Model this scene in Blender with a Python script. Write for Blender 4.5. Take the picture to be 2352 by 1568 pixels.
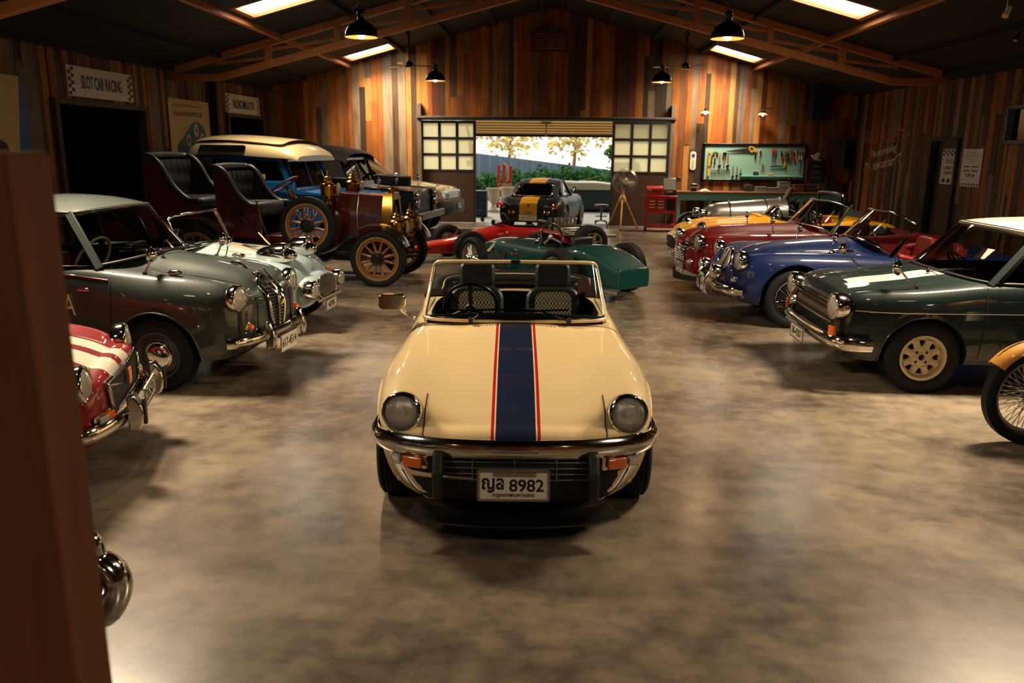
import bpy, math, random
import numpy as np
from mathutils import Vector, Matrix
from mathutils.bvhtree import BVHTree
PI = math.pi
for o in list(bpy.data.objects): bpy.data.objects.remove(o)
SC = bpy.context.scene
COL = SC.collection
rng = random.Random(7)
# ------------------------------------------------------------ camera
def make_camera():
    p, y, r = math.radians(13.4), math.radians(2.42), math.radians(.55)
    fwd = Vector((-math.sin(y)*math.cos(p), math.cos(y)*math.cos(p), -math.sin(p)))
    right = Vector((math.cos(y), math.sin(y), 0)); up = right.cross(fwd)
    r2 = right*math.cos(r)+up*math.sin(r); u2 = -right*math.sin(r)+up*math.cos(r)
    cd = bpy.data.cameras.new('camera'); co = bpy.data.objects.new('camera', cd); COL.objects.link(co)
    m = Matrix((r2, u2, -fwd)).transposed().to_4x4(); m.translation = (0, 0, 1.9); co.matrix_world = m
    cd.sensor_width = 36; cd.lens = 1870/2352*36; cd.clip_end = 300; cd.clip_start = .05
    cd.dof.use_dof = True; cd.dof.focus_distance = 5.2; cd.dof.aperture_fstop = 3.5
    SC.camera = co
make_camera()
# ------------------------------------------------------------ world, exposure
SC.view_settings.view_transform = 'Standard'; SC.view_settings.look = 'None'
SC.view_settings.gamma = 1; SC.view_settings.use_curve_mapping = False
SC.view_settings.exposure = 0.2
SC.cycles.use_denoising = True
SC.cycles.max_bounces = 8; SC.cycles.diffuse_bounces = 3; SC.cycles.glossy_bounces = 4
SC.cycles.transparent_max_bounces = 24; SC.cycles.transmission_bounces = 4
SC.cycles.caustics_reflective = False; SC.cycles.caustics_refractive = False
SC.cycles.sample_clamp_indirect = 4
W = bpy.data.worlds.new('sky'); SC.world = W; W.use_nodes = True
bg = W.node_tree.nodes['Background']; bg.inputs[0].default_value = (1.0, .97, .9, 1); bg.inputs[1].default_value = 1.25
def light(kind, name, loc, energy, col, **kw):
    l = bpy.data.lights.new(name, kind); l.energy = energy; l.color = col
    o = bpy.data.objects.new(name, l); COL.objects.link(o); o.location = loc
    for k, v in kw.items():
        if k == 'rot': o.rotation_euler = v
        else: setattr(l, k, v)
    return o
sun = light('SUN', 'sun', (0, 40, 20), 2.2, (1, .92, .78), rot=(math.radians(35), 0, math.radians(200)), angle=.02)
# ------------------------------------------------------------ materials
def lin(h):
    if not isinstance(h, str): return tuple(h)
    h = h.lstrip('#'); c = [int(h[i:i+2], 16)/255 for i in (0, 2, 4)]
    return tuple(x/12.92 if x <= .04045 else ((x+.055)/1.055)**2.4 for x in c)
class NT:
    def __init__(s, name):
        s.m = bpy.data.materials.new(name); s.m.use_nodes = True; s.t = s.m.node_tree
        s.b = s.t.nodes['Principled BSDF']; s.out = s.t.nodes['Material Output']
    def n(s, typ, ins=None, **kw):
        d = s.t.nodes.new('ShaderNode'+typ)
        for k, v in kw.items(): setattr(d, k, v)
        for k, v in (ins or {}).items():
            if isinstance(v, bpy.types.NodeSocket): s.t.links.new(v, d.inputs[k])
            elif isinstance(v, bpy.types.Node): s.t.links.new(v.outputs[0], d.inputs[k])
            else: d.inputs[k].default_value = v
        return d
    def link(s, a, b):
        s.t.links.new(a.outputs[0] if isinstance(a, bpy.types.Node) else a, b)
    def math(s, op, a, b=0.0, c=0.0): return s.n('Math', {0: a, 1: b, 2: c}, operation=op)
    def mix(s, f, a, b):
        d = s.t.nodes.new('ShaderNodeMix'); d.data_type = 'RGBA'
        for i, v in ((0, f), (6, a), (7, b)):
            if isinstance(v, bpy.types.Node): s.t.links.new(v.outputs[2] if v.bl_idname == 'ShaderNodeMix' else v.outputs[0], d.inputs[i])
            elif isinstance(v, bpy.types.NodeSocket): s.t.links.new(v, d.inputs[i])
            else: d.inputs[i].default_value = (*v, 1) if i else v
        return d.outputs[2]
    def ramp(s, f, stops, interp='LINEAR'):
        d = s.n('ValToRGB', {0: f}); r = d.color_ramp; r.interpolation = interp
        while len(r.elements) < len(stops): r.elements.new(.5)
        for e, (p, c) in zip(r.elements, stops): e.position = p; e.color = (*lin(c), 1)
        return d
def mat(name, col, rough=.5, metal=0., coat=0., spec=.5, noise=None, bump=None, emit=None, alpha=None):
    N = NT(name); b = N.b; c = lin(col)
    b.inputs['Base Color'].default_value = (*c, 1); b.inputs['Roughness'].default_value = rough
    b.inputs['Metallic'].default_value = metal; b.inputs['Specular IOR Level'].default_value = spec
    if coat: b.inputs['Coat Weight'].default_value = coat; b.inputs['Coat Roughness'].default_value = .05
    if noise:
        sc, amt = noise; tc = N.n('TexCoord'); nz = N.n('TexNoise', {'Vector': tc.outputs['Object'], 'Scale': sc, 'Detail': 4.})
        k = N.math('MULTIPLY', N.math('SUBTRACT', nz, .5), amt*2)
        d = N.mix(N.math('ADD', k, .5), tuple(x*(1-amt) for x in c), tuple(min(1, x*(1+amt)) for x in c))
        N.link(d, b.inputs['Base Color'])
    if bump:
        sc, amt = bump; tc = N.n('TexCoord'); nz = N.n('TexNoise', {'Vector': tc.outputs['Object'], 'Scale': sc, 'Detail': 3.})
        N.link(N.n('Bump', {'Height': nz.outputs[0], 'Strength': amt, 'Distance': .01}), b.inputs['Normal'])
    if emit: b.inputs['Emission Color'].default_value = (*lin(emit[0]), 1); b.inputs['Emission Strength'].default_value = emit[1]
    return N.m
def paint(name, col, rough=.35): return mat(name, col, .5, coat=1., spec=.2, noise=(3., .04))
def glass(name, tint='#e8f0ee', refl=1.0, rough=.0):
    N = NT(name); N.t.nodes.remove(N.b)
    tr = N.n('BsdfTransparent', {0: (*lin(tint), 1)}); gl = N.n('BsdfGlossy', {'Roughness': rough})
    fr = N.n('Fresnel', {0: 1.5}); k = N.math('MULTIPLY', fr, refl)
    N.link(N.n('MixShader', {0: k, 1: tr.outputs[0], 2: gl.outputs[0]}), N.out.inputs[0]); return N.m
def striped(name, base, bands, ymin=-9., ymax=9., zmin=-9., rough=.35, axis='X', coat=1.):
    """paint with bands across the car: bands = [(x0, x1, colour)] in metres"""
    N = NT(name); tc = N.n('TexCoord'); sp = N.n('SeparateXYZ', {0: tc.outputs['Object']})
    f = N.math('MULTIPLY_ADD', sp.outputs[axis], .5, .5); st = [(0, base)]
    for a, b_, c in bands: st += [(a/2+.5, c), (b_/2+.5, base)]
    cl = []
    for i, (p, c) in enumerate(st):
        if i+1 < len(st) and abs(st[i+1][0]-p) < 1e-5 and i: continue
        cl.append((p, c))
    rp = N.ramp(f, cl, 'CONSTANT')
    k = N.math('MULTIPLY', N.math('GREATER_THAN', sp.outputs['Y'], ymin), N.math('LESS_THAN', sp.outputs['Y'], ymax))
    k = N.math('MULTIPLY', k, N.math('GREATER_THAN', sp.outputs['Z'], zmin))
    N.link(N.mix(k, lin(base), rp), N.b.inputs['Base Color'])
    N.b.inputs['Roughness'].default_value = .5; N.b.inputs['Specular IOR Level'].default_value = .2; N.b.inputs['Coat Weight'].default_value = coat; N.b.inputs['Coat Roughness'].default_value = .05
    return N.m
M = {}
M['chrome'] = mat('chrome', '#d8d4cc', .09, 1.)
M['steel'] = mat('brushed steel', '#a8a49c', .3, 1.)
M['brass'] = mat('polished brass', '#b58a3e', .2, 1.)
M['tyre'] = mat('tyre rubber', '#0d0d0f', .7, spec=.25, bump=(60., .2))
M['black'] = mat('black paint', '#0b0b0c', .3, coat=.5)
M['matte'] = mat('matt black', '#0d0d0e', .8)
M['rubber'] = mat('black rubber', '#131314', .55)
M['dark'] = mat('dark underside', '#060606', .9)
M['leather'] = mat('black leather', '#121214', .45, bump=(25., .3))
M['redleather'] = mat('red leather', '#7c1c18', .42, bump=(25., .2))
M['amber'] = mat('amber lens', '#e0690c', .15, coat=1.)
M['redlens'] = mat('red lens', '#b3100c', .15, coat=1.)
M['white'] = mat('white plate', '#cfc7b4', .45)
M['ink'] = mat('black ink', '#0c0c0c', .5)
M['glass'] = glass('window glass', '#d3dad8', 1.7)
M['darkglass'] = glass('tinted window glass', '#5c6668', 1.5)
def lampglass():
    N = NT('fluted lamp glass'); N.t.nodes.remove(N.b); tc = N.n('TexCoord')
    wv = N.n('TexWave', {'Vector': tc.outputs['Object'], 'Scale': 80., 'Distortion': 4.}, bands_direction='X'); bp = N.n('Bump', {'Height': wv.outputs[1], 'Strength': .5, 'Distance': .004})
    tr = N.n('BsdfTransparent', {0: (.95, .94, .9, 1)}); gl = N.n('BsdfGlossy', {'Roughness': .06, 'Normal': bp.outputs[0]}); df = N.n('BsdfDiffuse', {0: (.95, .92, .82, 1), 'Normal': bp.outputs[0]})
    m1 = N.n('MixShader', {0: .34, 1: tr.outputs[0], 2: df.outputs[0]}); fr = N.n('Fresnel', {0: 1.6})
    N.link(N.n('MixShader', {0: N.math('ADD', N.math('MULTIPLY', fr, 1.2), .12), 1: m1.outputs[0], 2: gl.outputs[0]}), N.out.inputs[0]); return N.m
M['lampglass'] = lampglass()
M['silver'] = mat('silver reflector', '#f2ecdc', .3, .35)
M['pink'] = mat('pink tax disc', '#c98a82', .5)
M['cream'] = mat('cream', '#d8c79c', .5)
M['wood'] = mat('brown wood', '#5a3418', .5, noise=(8., .25))
# ------------------------------------------------------------ mesh builder
class MB:
    def __init__(s): s.v = []; s.f = []; s.mi = []
    def add(s, vs, fs, mi=0):
        o = len(s.v); s.v += [tuple(map(float, p)) for p in vs]
        s.f += [tuple(o+i for i in f) for f in fs]; s.mi += [mi]*len(fs); return s
    def box(s, c, d, rot=None, mi=0, taper=1.):
        x, y, z = [k/2 for k in d]; vs = []
        for sz in (-1, 1):
            t = taper if sz > 0 else 1
            for sx, sy in ((-1, -1), (1, -1), (1, 1), (-1, 1)): vs.append(Vector((sx*x*t, sy*y*t, sz*z)))
        if rot is not None:
            R = rot if isinstance(rot, Matrix) else Matrix.Rotation(rot, 3, 'Z')
            vs = [R @ v for v in vs]
        return s.add([Vector(c)+v for v in vs], [(0, 3, 2, 1), (4, 5, 6, 7), (0, 1, 5, 4), (1, 2, 6, 5), (2, 3, 7, 6), (3, 0, 4, 7)], mi)
    def sweep(s, pts, sec, up=(0, 0, 1), closed=False, mi=0, scale=None, caps=True):
        """sec: list of (side, up) offsets swept along pts"""
        P = [Vector(p) for p in pts]; n = len(P); up = Vector(up); k = len(sec); vs = []; prev = None
        for i, p in enumerate(P):
            a = P[(i-1) % n] if closed or i else p; b = P[(i+1) % n] if closed or i < n-1 else p
            t = (b-a).normalized(); sd = t.cross(up)
            if sd.length < 1e-4: sd = prev or t.orthogonal()
            sd.normalize()
            u = sd.cross(t).normalized(); prev = sd
            q = scale[i] if scale else 1
            vs += [p+sd*(x*q)+u*(z*q) for x, z in sec]
        fs = [(i*k+j, i*k+(j+1) % k, ((i+1) % n)*k+(j+1) % k, ((i+1) % n)*k+j) for i in range(n if closed else n-1) for j in range(k)]
        if not closed and caps: fs += [tuple(range(k))[::-1], tuple((n-1)*k+j for j in range(k))]
        return s.add(vs, fs, mi)
    def tube(s, pts, r, n=8, closed=False, mi=0, scale=None):
        P = [Vector(p) for p in pts]
        sec = [(math.cos(a)*r, math.sin(a)*r) for a in (2*PI*j/n for j in range(n))]
        d = sum(((P[i+1]-P[i]).normalized() for i in range(len(P)-1)), Vector())
        m = [sum(abs((P[i+1]-P[i]).normalized()[k]) for i in range(len(P)-1)) for k in range(3)]
        up = [0, 0, 0]; up[m.index(min(m))] = 1
        return s.sweep(P, sec, up, closed, mi, scale)
    def lathe(s, prof, c=(0, 0, 0), ax=(0, 0, 1), n=32, mi=0, a0=0., a1=2*PI):
        A = Vector(ax).normalized(); X = A.orthogonal().normalized() if abs(A.z) > .999 or abs(A.x) < .0 else (Vector((0, 0, 1)).cross(A)).normalized()
        if X.length < .5: X = A.orthogonal().normalized()
        Y = A.cross(X); full = abs(a1-a0-2*PI) < 1e-6; m = n if full else n+1; c = Vector(c); k = len(prof); vs = []
        for i in range(m):
            t = a0+(a1-a0)*i/n; d = X*math.cos(t)+Y*math.sin(t)
            vs += [c+d*r+A*h for r, h in prof]
        fs = [(i*k+j, ((i+1) % m)*k+j, ((i+1) % m)*k+j+1, i*k+j+1) for i in range(m if full else m-1) for j in range(k-1)]
        return s.add(vs, fs, mi)
    def prism(s, out, o, u, v, d, mi=0):
        """2-D outline in plane (u, v) at o, extruded by vector d"""
        o, u, v, d = map(Vector, (o, u, v, d)); n = len(out)
        a = [o+u*x+v*y for x, y in out]
        return s.add(a+[p+d for p in a], [tuple(range(n))[::-1], tuple(range(n, 2*n))]+[(i, (i+1) % n, n+(i+1) % n, n+i) for i in range(n)], mi)
    def grid(s, P, mi=0, cu=False, cv=False):
        a, b = len(P), len(P[0]); vs = [p for row in P for p in row]
        return s.add(vs, [(i*b+j, i*b+(j+1) % b, ((i+1) % a)*b+(j+1) % b, ((i+1) % a)*b+j) for i in range(a if cu else a-1) for j in range(b if cv else b-1)], mi)
    def ball(s, c, r, nu=16, nv=10, mi=0, rot=None):
        if not hasattr(r, '__len__'): r = (r, r, r)
        P = []
        for i in range(nv+1):
            t = PI*i/nv
            P.append([Vector((math.sin(t)*math.cos(2*PI*j/nu)*r[0], math.sin(t)*math.sin(2*PI*j/nu)*r[1], math.cos(t)*r[2])) for j in range(nu)])
        if rot is not None: P = [[rot @ p for p in q] for q in P]
        return s.grid([[Vector(c)+p for p in q] for q in P], mi, cv=True)
    def build(s, name, mats, parent=None, smooth=40, bevel=0, sub=0, loc=None, rz=0.):
        me = bpy.data.meshes.new(name); me.from_pydata(s.v, [], s.f); me.validate()
        if not isinstance(mats, (list, tuple)): mats = [mats]
        for m in mats: me.materials.append(M[m] if isinstance(m, str) else m)
        if len(mats) > 1 and len(me.polygons) == len(s.mi): me.polygons.foreach_set('material_index', s.mi)
        if smooth:
            me.shade_smooth()
            if smooth < 180: me.set_sharp_from_angle(angle=math.radians(smooth))
        me.update()
        o = bpy.data.objects.new(name, me); COL.objects.link(o)
        if parent: o.parent = parent
        if loc is not None: o.location = loc
        if rz: o.rotation_euler.z = rz
        if bevel:
            b = o.modifiers.new('bevel', 'BEVEL'); b.width = bevel; b.segments = 2; b.limit_method = 'ANGLE'; b.angle_limit = .7
        if sub: q = o.modifiers.new('subdivide', 'SUBSURF'); q.levels = sub; q.render_levels = sub
        return o
def tag(o, label, cat, group=None, kind=None):
    if label: o['label'] = label
    if cat: o['category'] = cat
    if group: o['group'] = group
    if kind: o['kind'] = kind
    return o
def thing(name, label, cat, loc=(0, 0, 0), rz=0., group=None):
    o = bpy.data.objects.new(name, None); COL.objects.link(o); o.location = loc; o.rotation_euler = (0, 0, rz); o.empty_display_size = .2
    return tag(o, label, cat, group)
def struct(o): o['kind'] = 'structure'; return o
def dup(root, loc, rz=0., label=None, group=None):
    r = root.copy(); COL.objects.link(r); r.location = loc; r.rotation_euler = (0, 0, rz)
    if label: r['label'] = label
    if group: r['group'] = group
    for ch in list(root.children):
        c = ch.copy(); COL.objects.link(c); c.parent = r
        for g in list(ch.children): d = g.copy(); COL.objects.link(d); d.parent = c
    return r
_fonts = {}
def font(f):
    if f not in _fonts:
        try: _fonts[f] = bpy.data.fonts.load(bpy.utils.system_resource('DATAFILES', path='fonts')+'/'+f)
        except Exception: _fonts[f] = None
    return _fonts[f]
def text(name, body, size, m, parent, o, u, v, sx=1., depth=.001, f=None, bold=0., shear=0., width=None):
    """lettering centred at o, running along u with its top towards v"""
    cu = bpy.data.curves.new(name, 'FONT'); cu.body = body; cu.size = 1; cu.align_x = 'CENTER'; cu.align_y = 'CENTER'; cu.extrude = 0; cu.offset = bold; cu.shear = shear
    cu.resolution_u = 3
    if f and font(f): cu.font = font(f)
    t = bpy.data.objects.new(name, cu); COL.objects.link(t); bpy.context.view_layer.update()
    me = bpy.data.meshes.new_from_object(t.evaluated_get(bpy.context.evaluated_depsgraph_get())); bpy.data.objects.remove(t)
    n = len(me.vertices); co = np.zeros(n*3); me.vertices.foreach_get('co', co); co = co.reshape(-1, 3)
    fs = [tuple(p.vertices) for p in me.polygons]; bpy.data.meshes.remove(me)
    if n == 0: return None
    c0 = (co.min(0)+co.max(0))/2; ext = co.max(0)-co.min(0)
    k = size/max(ext[1], 1e-6)
    kx = width/ext[0] if width else k*sx
    u, v, o = Vector(u).normalized(), Vector(v).normalized(), Vector(o); w = u.cross(v)
    mb = MB(); pts = [o+u*((p[0]-c0[0])*kx)+v*((p[1]-c0[1])*k)+w*depth for p in co]
    mb.add(pts, fs)
    return mb.build(name, m, parent, smooth=0)
def arc(c, r, a0, a1, n, plane='xz', y=0.):
    out = []
    for i in range(n+1):
        a = a0+(a1-a0)*i/n; p = (c[0]+r*math.cos(a), c[1]+r*math.sin(a))
        out.append(p)
    return out
def rrect(w, h, r, n=4):
    o = []
    for cx, cy, a in ((w/2-r, h/2-r, 0), (-w/2+r, h/2-r, PI/2), (-w/2+r, -h/2+r, PI), (w/2-r, -h/2+r, 1.5*PI)):
        o += [(cx+r*math.cos(a+PI/2*i/n), cy+r*math.sin(a+PI/2*i/n)) for i in range(n+1)]
    return o
def crom(P, n, closed=False):
    """smooth curve through points"""
    P = [Vector(p) for p in P]; k = len(P); out = []
    for i in range(k if closed else k-1):
        if closed: a, b, c, d = P[(i-1) % k], P[i], P[(i+1) % k], P[(i+2) % k]
        else: b, c = P[i], P[i+1]; a = P[i-1] if i else b*2-c; d = P[i+2] if i+2 < k else c*2-b
        for j in range(n):
            t = j/n; out.append(.5*((2*b)+(c-a)*t+(2*a-5*b+4*c-d)*t*t+(3*b-a-3*c+d)*t**3))
    if not closed: out.append(P[-1])
    return out
# ------------------------------------------------------------ room materials
def woodmat(name, col, dark=.35):
    N = NT(name); tc = N.n('TexCoord'); mp = N.n('Mapping', {0: tc.outputs['Object'], 3: (22., 22., 1.1)})
    nz = N.n('TexNoise', {'Vector': mp, 'Scale': 1., 'Detail': 5., 'Roughness': .6})
    n2 = N.n('TexNoise', {'Vector': N.n('Mapping', {0: tc.outputs['Object'], 3: (5., 5., 1.6)}), 'Scale': 1., 'Detail': 2.})
    c = lin(col); k = N.math('ADD', N.math('MULTIPLY', nz, .7), N.math('MULTIPLY', n2, .5))
    rp = N.ramp(k, [(.35, tuple(x*dark for x in c)), (.6, c), (.85, tuple(min(1, x*1.35) for x in c))])
    N.link(rp, N.b.inputs['Base Color']); N.b.inputs['Roughness'].default_value = .62; N.b.inputs['Specular IOR Level'].default_value = .3
    N.link(N.n('Bump', {'Height': nz.outputs[0], 'Strength': .35, 'Distance': .01}), N.b.inputs['Normal']); return N.m
PLANK = [woodmat('plank %d' % i, c) for i, c in enumerate(('#9a5f24', '#8a5220', '#6e4020', '#7d6a55', '#4a3524', '#5a2a18', '#a8763a', '#33261d', '#6b5a4a', '#8b4c1e'))]
M['beam'] = woodmat('beam', '#b8784a', .8)
def floor_material():
    N = NT('polished concrete'); tc = N.n('TexCoord'); P = tc.outputs['Object']
    nz = lambda sc, det, sx=1., sy=1., rot=0., off=0., ro=.55: N.n('TexNoise', {'Vector': N.n('Mapping', {0: P, 1: (off, off, 0), 2: (0, 0, rot), 3: (sx, sy, 1.)}), 'Scale': sc, 'Detail': det, 'Roughness': ro})
    a, b, d = nz(.8, 5.), nz(7., 5., off=3.), nz(1., 4., 2., 9., .25, 7.)
    k = N.math('ADD', N.math('ADD', N.math('MULTIPLY', a, .6), N.math('MULTIPLY', b, .28)), N.math('MULTIPLY', d, .12))
    rp = N.ramp(k, [(.36, '#3a332c'), (.46, '#5c5146'), (.55, '#75695a'), (.66, '#8a7c6a')])
    s = N.math('MULTIPLY', N.ramp(nz(1.1, 2., 1., 2.2, .7, 11.), [(.46, (0, 0, 0)), (.62, (1, 1, 1))]), N.ramp(nz(5., 5., 1., 2., 1.1, 5., .65), [(.5, (0, 0, 0)), (.62, (1, 1, 1))]))
    N.link(N.mix(N.math('MULTIPLY', s, .38), rp, lin('#3a332c')), N.b.inputs['Base Color'])
    N.link(N.math('MULTIPLY_ADD', a, .28, .12), N.b.inputs['Roughness']); return N.m
M['floor'] = floor_material()
M['ceil'] = mat('dark ceiling boards', '#131110', .85)
M['pane'] = mat('frosted pane', '#c9c39a', .35)
M['iron'] = mat('dark iron frame', '#15140f', .5)
M['teal'] = mat('teal paint', '#68a8a2', .5, noise=(4., .12))
XL, XR, YB, YF, PK, SL = -7.1, 7.45, 21.0, -4.2, 5.2, .27
def roofz(x): return PK-SL*abs(x)
# ------------------------------------------------------------ floor
struct(MB().grid([[(XL-3, YF-1, 0), (XR+3, YF-1, 0)], [(XL-3, YB+.25, 0), (XR+3, YB+.25, 0)]]).build('floor', 'floor'))
M['yard'] = mat('yard concrete', '#8f8a7c', .7, noise=(1.5, .15))
struct(MB().grid([[(-14, YB+.25, -.01), (14, YB+.25, -.01)], [(-14, 46, -.01), (14, 46, -.01)]]).build('ground_yard', 'yard'))
# ------------------------------------------------------------ plank walls
def plank_wall(name, O, U, L, top, holes=(), N=(0, -1, 0), seed=1, wmin=.09, wmax=.2, joints=.8, weights=None):
    r = random.Random(seed); O, U, N = Vector(O), Vector(U), Vector(N); mb = MB(); u = 0; cuts = sorted({h for a in holes for h in a[:2]})
    while u < L-1e-4:
        w = r.uniform(wmin, wmax); e = min(L, u+w)
        for c in cuts:
            if u < c-1e-4 < e: e = c
        if L-e < .05: e = L
        m = (u+e)/2; z1 = top(m); segs = [(0., z1)]
        for a, b, za, zb in holes:
            if a < m < b:
                segs = [q for s0, s1 in segs for q in ((s0, min(s1, za)), (max(s0, zb), s1)) if q[1]-q[0] > .01]
        for s0, s1 in segs:
            zz = [s0]+[z for z in sorted(r.uniform(.3, z1) for _ in range(r.choice((0, 1, 1, 2)))) if s0+.2 < z < s1-.2 and r.random() < joints]+[s1]
            for a, b in zip(zz, zz[1:]):
                t = r.uniform(.016, .03); g = .0015
                p = O+U*(u+g); q = O+U*(e-g); up = Vector((0, 0, 1))
                vs = [p+up*a, q+up*a, q+up*(b-.001), p+up*(b-.001)]
                f = [x+N*t for x in vs]
                mi = r.choices(range(len(PLANK)), weights or (5, 5, 4, 6, 3, 2, 4, 2, 5, 4))[0]
                mb.add(vs+f, [(4, 5, 6, 7), (0, 4, 7, 3), (1, 2, 6, 5), (3, 7, 6, 2), (0, 1, 5, 4)], mi)
        u = e
    back = MB()
    o = mb.build(name, PLANK, smooth=0); struct(o); return o
OX0, OX1, OZ = -3.22, 2.98, 2.55
plank_wall('wall_back', (XL, YB, 0), (1, 0, 0), XR-XL, lambda u: roofz(XL+u), [(OX0-XL, OX1-XL, -1, OZ)], seed=11)
DL = [(11.75, 14.4, -1, 2.45), (18.15, 20.4, -1, 2.5)]
wd = (1, 3, 5, 4, 7, 3, 0, 6, 5, 2)
plank_wall('wall_left', (XL, YF, 0), (0, 1, 0), YB-YF, lambda u: roofz(XL), [(a-YF, b-YF, c, d) for a, b, c, d in DL], N=(1, 0, 0), seed=5, weights=wd)
plank_wall('wall_right', (XR, YF, 0), (0, 1, 0), YB-YF, lambda u: roofz(XR), [(12.25-YF, 14.0-YF, 2.05, 2.62), (15.55-YF, 16.55-YF, -1, 2.1)], N=(-1, 0, 0), seed=9, weights=wd)
plank_wall('wall_front', (XL, YF, 0), (1, 0, 0), XR-XL, lambda u: roofz(XL+u), N=(0, 1, 0), seed=3)
# opaque shell behind the planks
def shell(name, boxes, m='dark'):
    mb = MB()
    for c, d in boxes: mb.box(c, d)
    return struct(mb.build(name, m, smooth=0))
shell('wall_back_backing', [(((XL+OX0)/2-.1, YB+.08, 2.6), (OX0-XL+.2, .15, 5.4)), (((XR+OX1)/2+.1, YB+.08, 2.6), (XR-OX1+.2, .15, 5.4)), (((OX0+OX1)/2, YB+.08, (OZ+5.4)/2), (OX1-OX0, .15, 5.4-OZ))])
def side_shell(name, x, holes):
    b = []; y = YF
    for a, e, z0, z1 in holes:
        b.append(((x, (y+a)/2, 1.75), (.15, a-y, 3.5))); b.append(((x, (a+e)/2, (z1+3.5)/2), (.15, e-a, 3.5-z1)))
        if z0 > 0: b.append(((x, (a+e)/2, z0/2), (.15, e-a, z0)))
        y = e
    b.append(((x, (y+YB)/2, 1.75), (.15, YB-y, 3.5))); return shell(name, b)
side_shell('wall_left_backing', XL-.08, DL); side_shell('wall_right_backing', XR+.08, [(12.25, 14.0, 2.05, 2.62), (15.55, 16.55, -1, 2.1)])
shell('wall_front_backing', [((0, YF-.08, 2.7), (15, .15, 5.6))])
for i, (a, e, z0, z1) in enumerate(DL):   # unlit rooms behind the two openings
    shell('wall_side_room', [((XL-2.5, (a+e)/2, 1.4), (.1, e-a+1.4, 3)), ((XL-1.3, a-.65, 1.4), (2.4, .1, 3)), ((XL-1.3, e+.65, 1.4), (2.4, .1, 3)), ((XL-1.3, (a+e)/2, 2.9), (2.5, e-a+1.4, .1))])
    mb = MB()
    for y in (a, e): mb.box((XL+.02, y, z1/2), (.16, .1, z1))
    mb.box((XL+.02, (a+e)/2, z1+.04), (.16, e-a+.1, .08)); struct(mb.build('trim_%d' % (i+1), PLANK[4], bevel=.006))
shell('wall_cupboard', [((XR+.6, 16.05, 1.05), (.05, 1.1, 2.1)), ((XR+.35, 15.55, 1.05), (.55, .05, 2.1)), ((XR+.35, 16.55, 1.05), (.55, .05, 2.1))])
mb = MB()
for y in (15.52, 16.58): mb.box((XR-.02, y, 1.05), (.1, .07, 2.1))
mb.box((XR-.02, 16.05, 2.12), (.1, 1.12, .06)); struct(mb.build('trim_3', PLANK[7], bevel=.005))
# door leaf with its banner set back in the frame
struct(MB().box((XR+.1, 16.05, 1.03), (.05, 1.0, 2.06)).build('door_1', PLANK[4], bevel=.004))
struct(MB().box((XR+.02, 15.85, 2.125), (.03, .62, .02)).build('trim_4', mat('bright strip', '#e8e2c8', .4)))
# lintel and posts round the sliding door
mb = MB(); mb.box((-.12, YB-.09, 2.6), (6.4, .12, .09)); struct(mb.build('trim_5', PLANK[8], bevel=.006))
for k, x in enumerate((OX0-.03, OX1+.05)): struct(MB().box((x, YB-.08, 1.47), (.1, .14, 2.94)).build('trim_%d' % (6+k), PLANK[8], bevel=.006))
# ------------------------------------------------------------ roof with skylights
SKX = (3.75, 4.8); SKY = [(-.5, .3), (6.2, 7.0), (12.95, 13.8), (19.65, 20.5)]  # first pair is unseen, added behind the camera to light the car fronts
def roof():
    for sg, nm in ((-1, 'ceiling_left'), (1, 'ceiling_right')):
        mb = MB(); yb = [YF-.1]+[y for p in SKY for y in p]+[YB+.3]; rows = []
        for x0, x1 in ((0, SKX[0]), (SKX[1], 7.7)): rows.append((x0, x1, yb[0], yb[-1]))
        for i in range(0, len(yb), 2): rows.append((SKX[0], SKX[1], yb[i], yb[i+1]))
        for x0, x1, y0, y1 in rows:
            vs = [(sg*x, y, roofz(x)+dz) for dz in (0, .06) for x, y in ((x0, y0), (x1, y0), (x1, y1), (x0, y1))]
            mb.add(vs, [(0, 1, 2, 3), (7, 6, 5, 4), (0, 4, 5, 1), (1, 5, 6, 2), (2, 6, 7, 3), (3, 7, 4, 0)])
        struct(mb.build(nm, 'ceil', smooth=0))
        for x in (.25, 1.35, 2.45, 3.6, 4.95, 6.1, 7.0):
            struct(MB().box((sg*x, (YF+YB)/2, roofz(x)-.05), (.06, YB-YF, .1), Matrix.Rotation(sg*math.atan(SL), 3, 'Y')).build('ceiling_purlin', 'beam' if x == 4.95 else 'ceil', smooth=0))  # purlin along the skylights is coloured lighter to look lit
roof()
M['sky'] = mat('daylit skylight pane', '#f4f2ea', .5, emit=('#fbf3e2', 9.))
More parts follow.
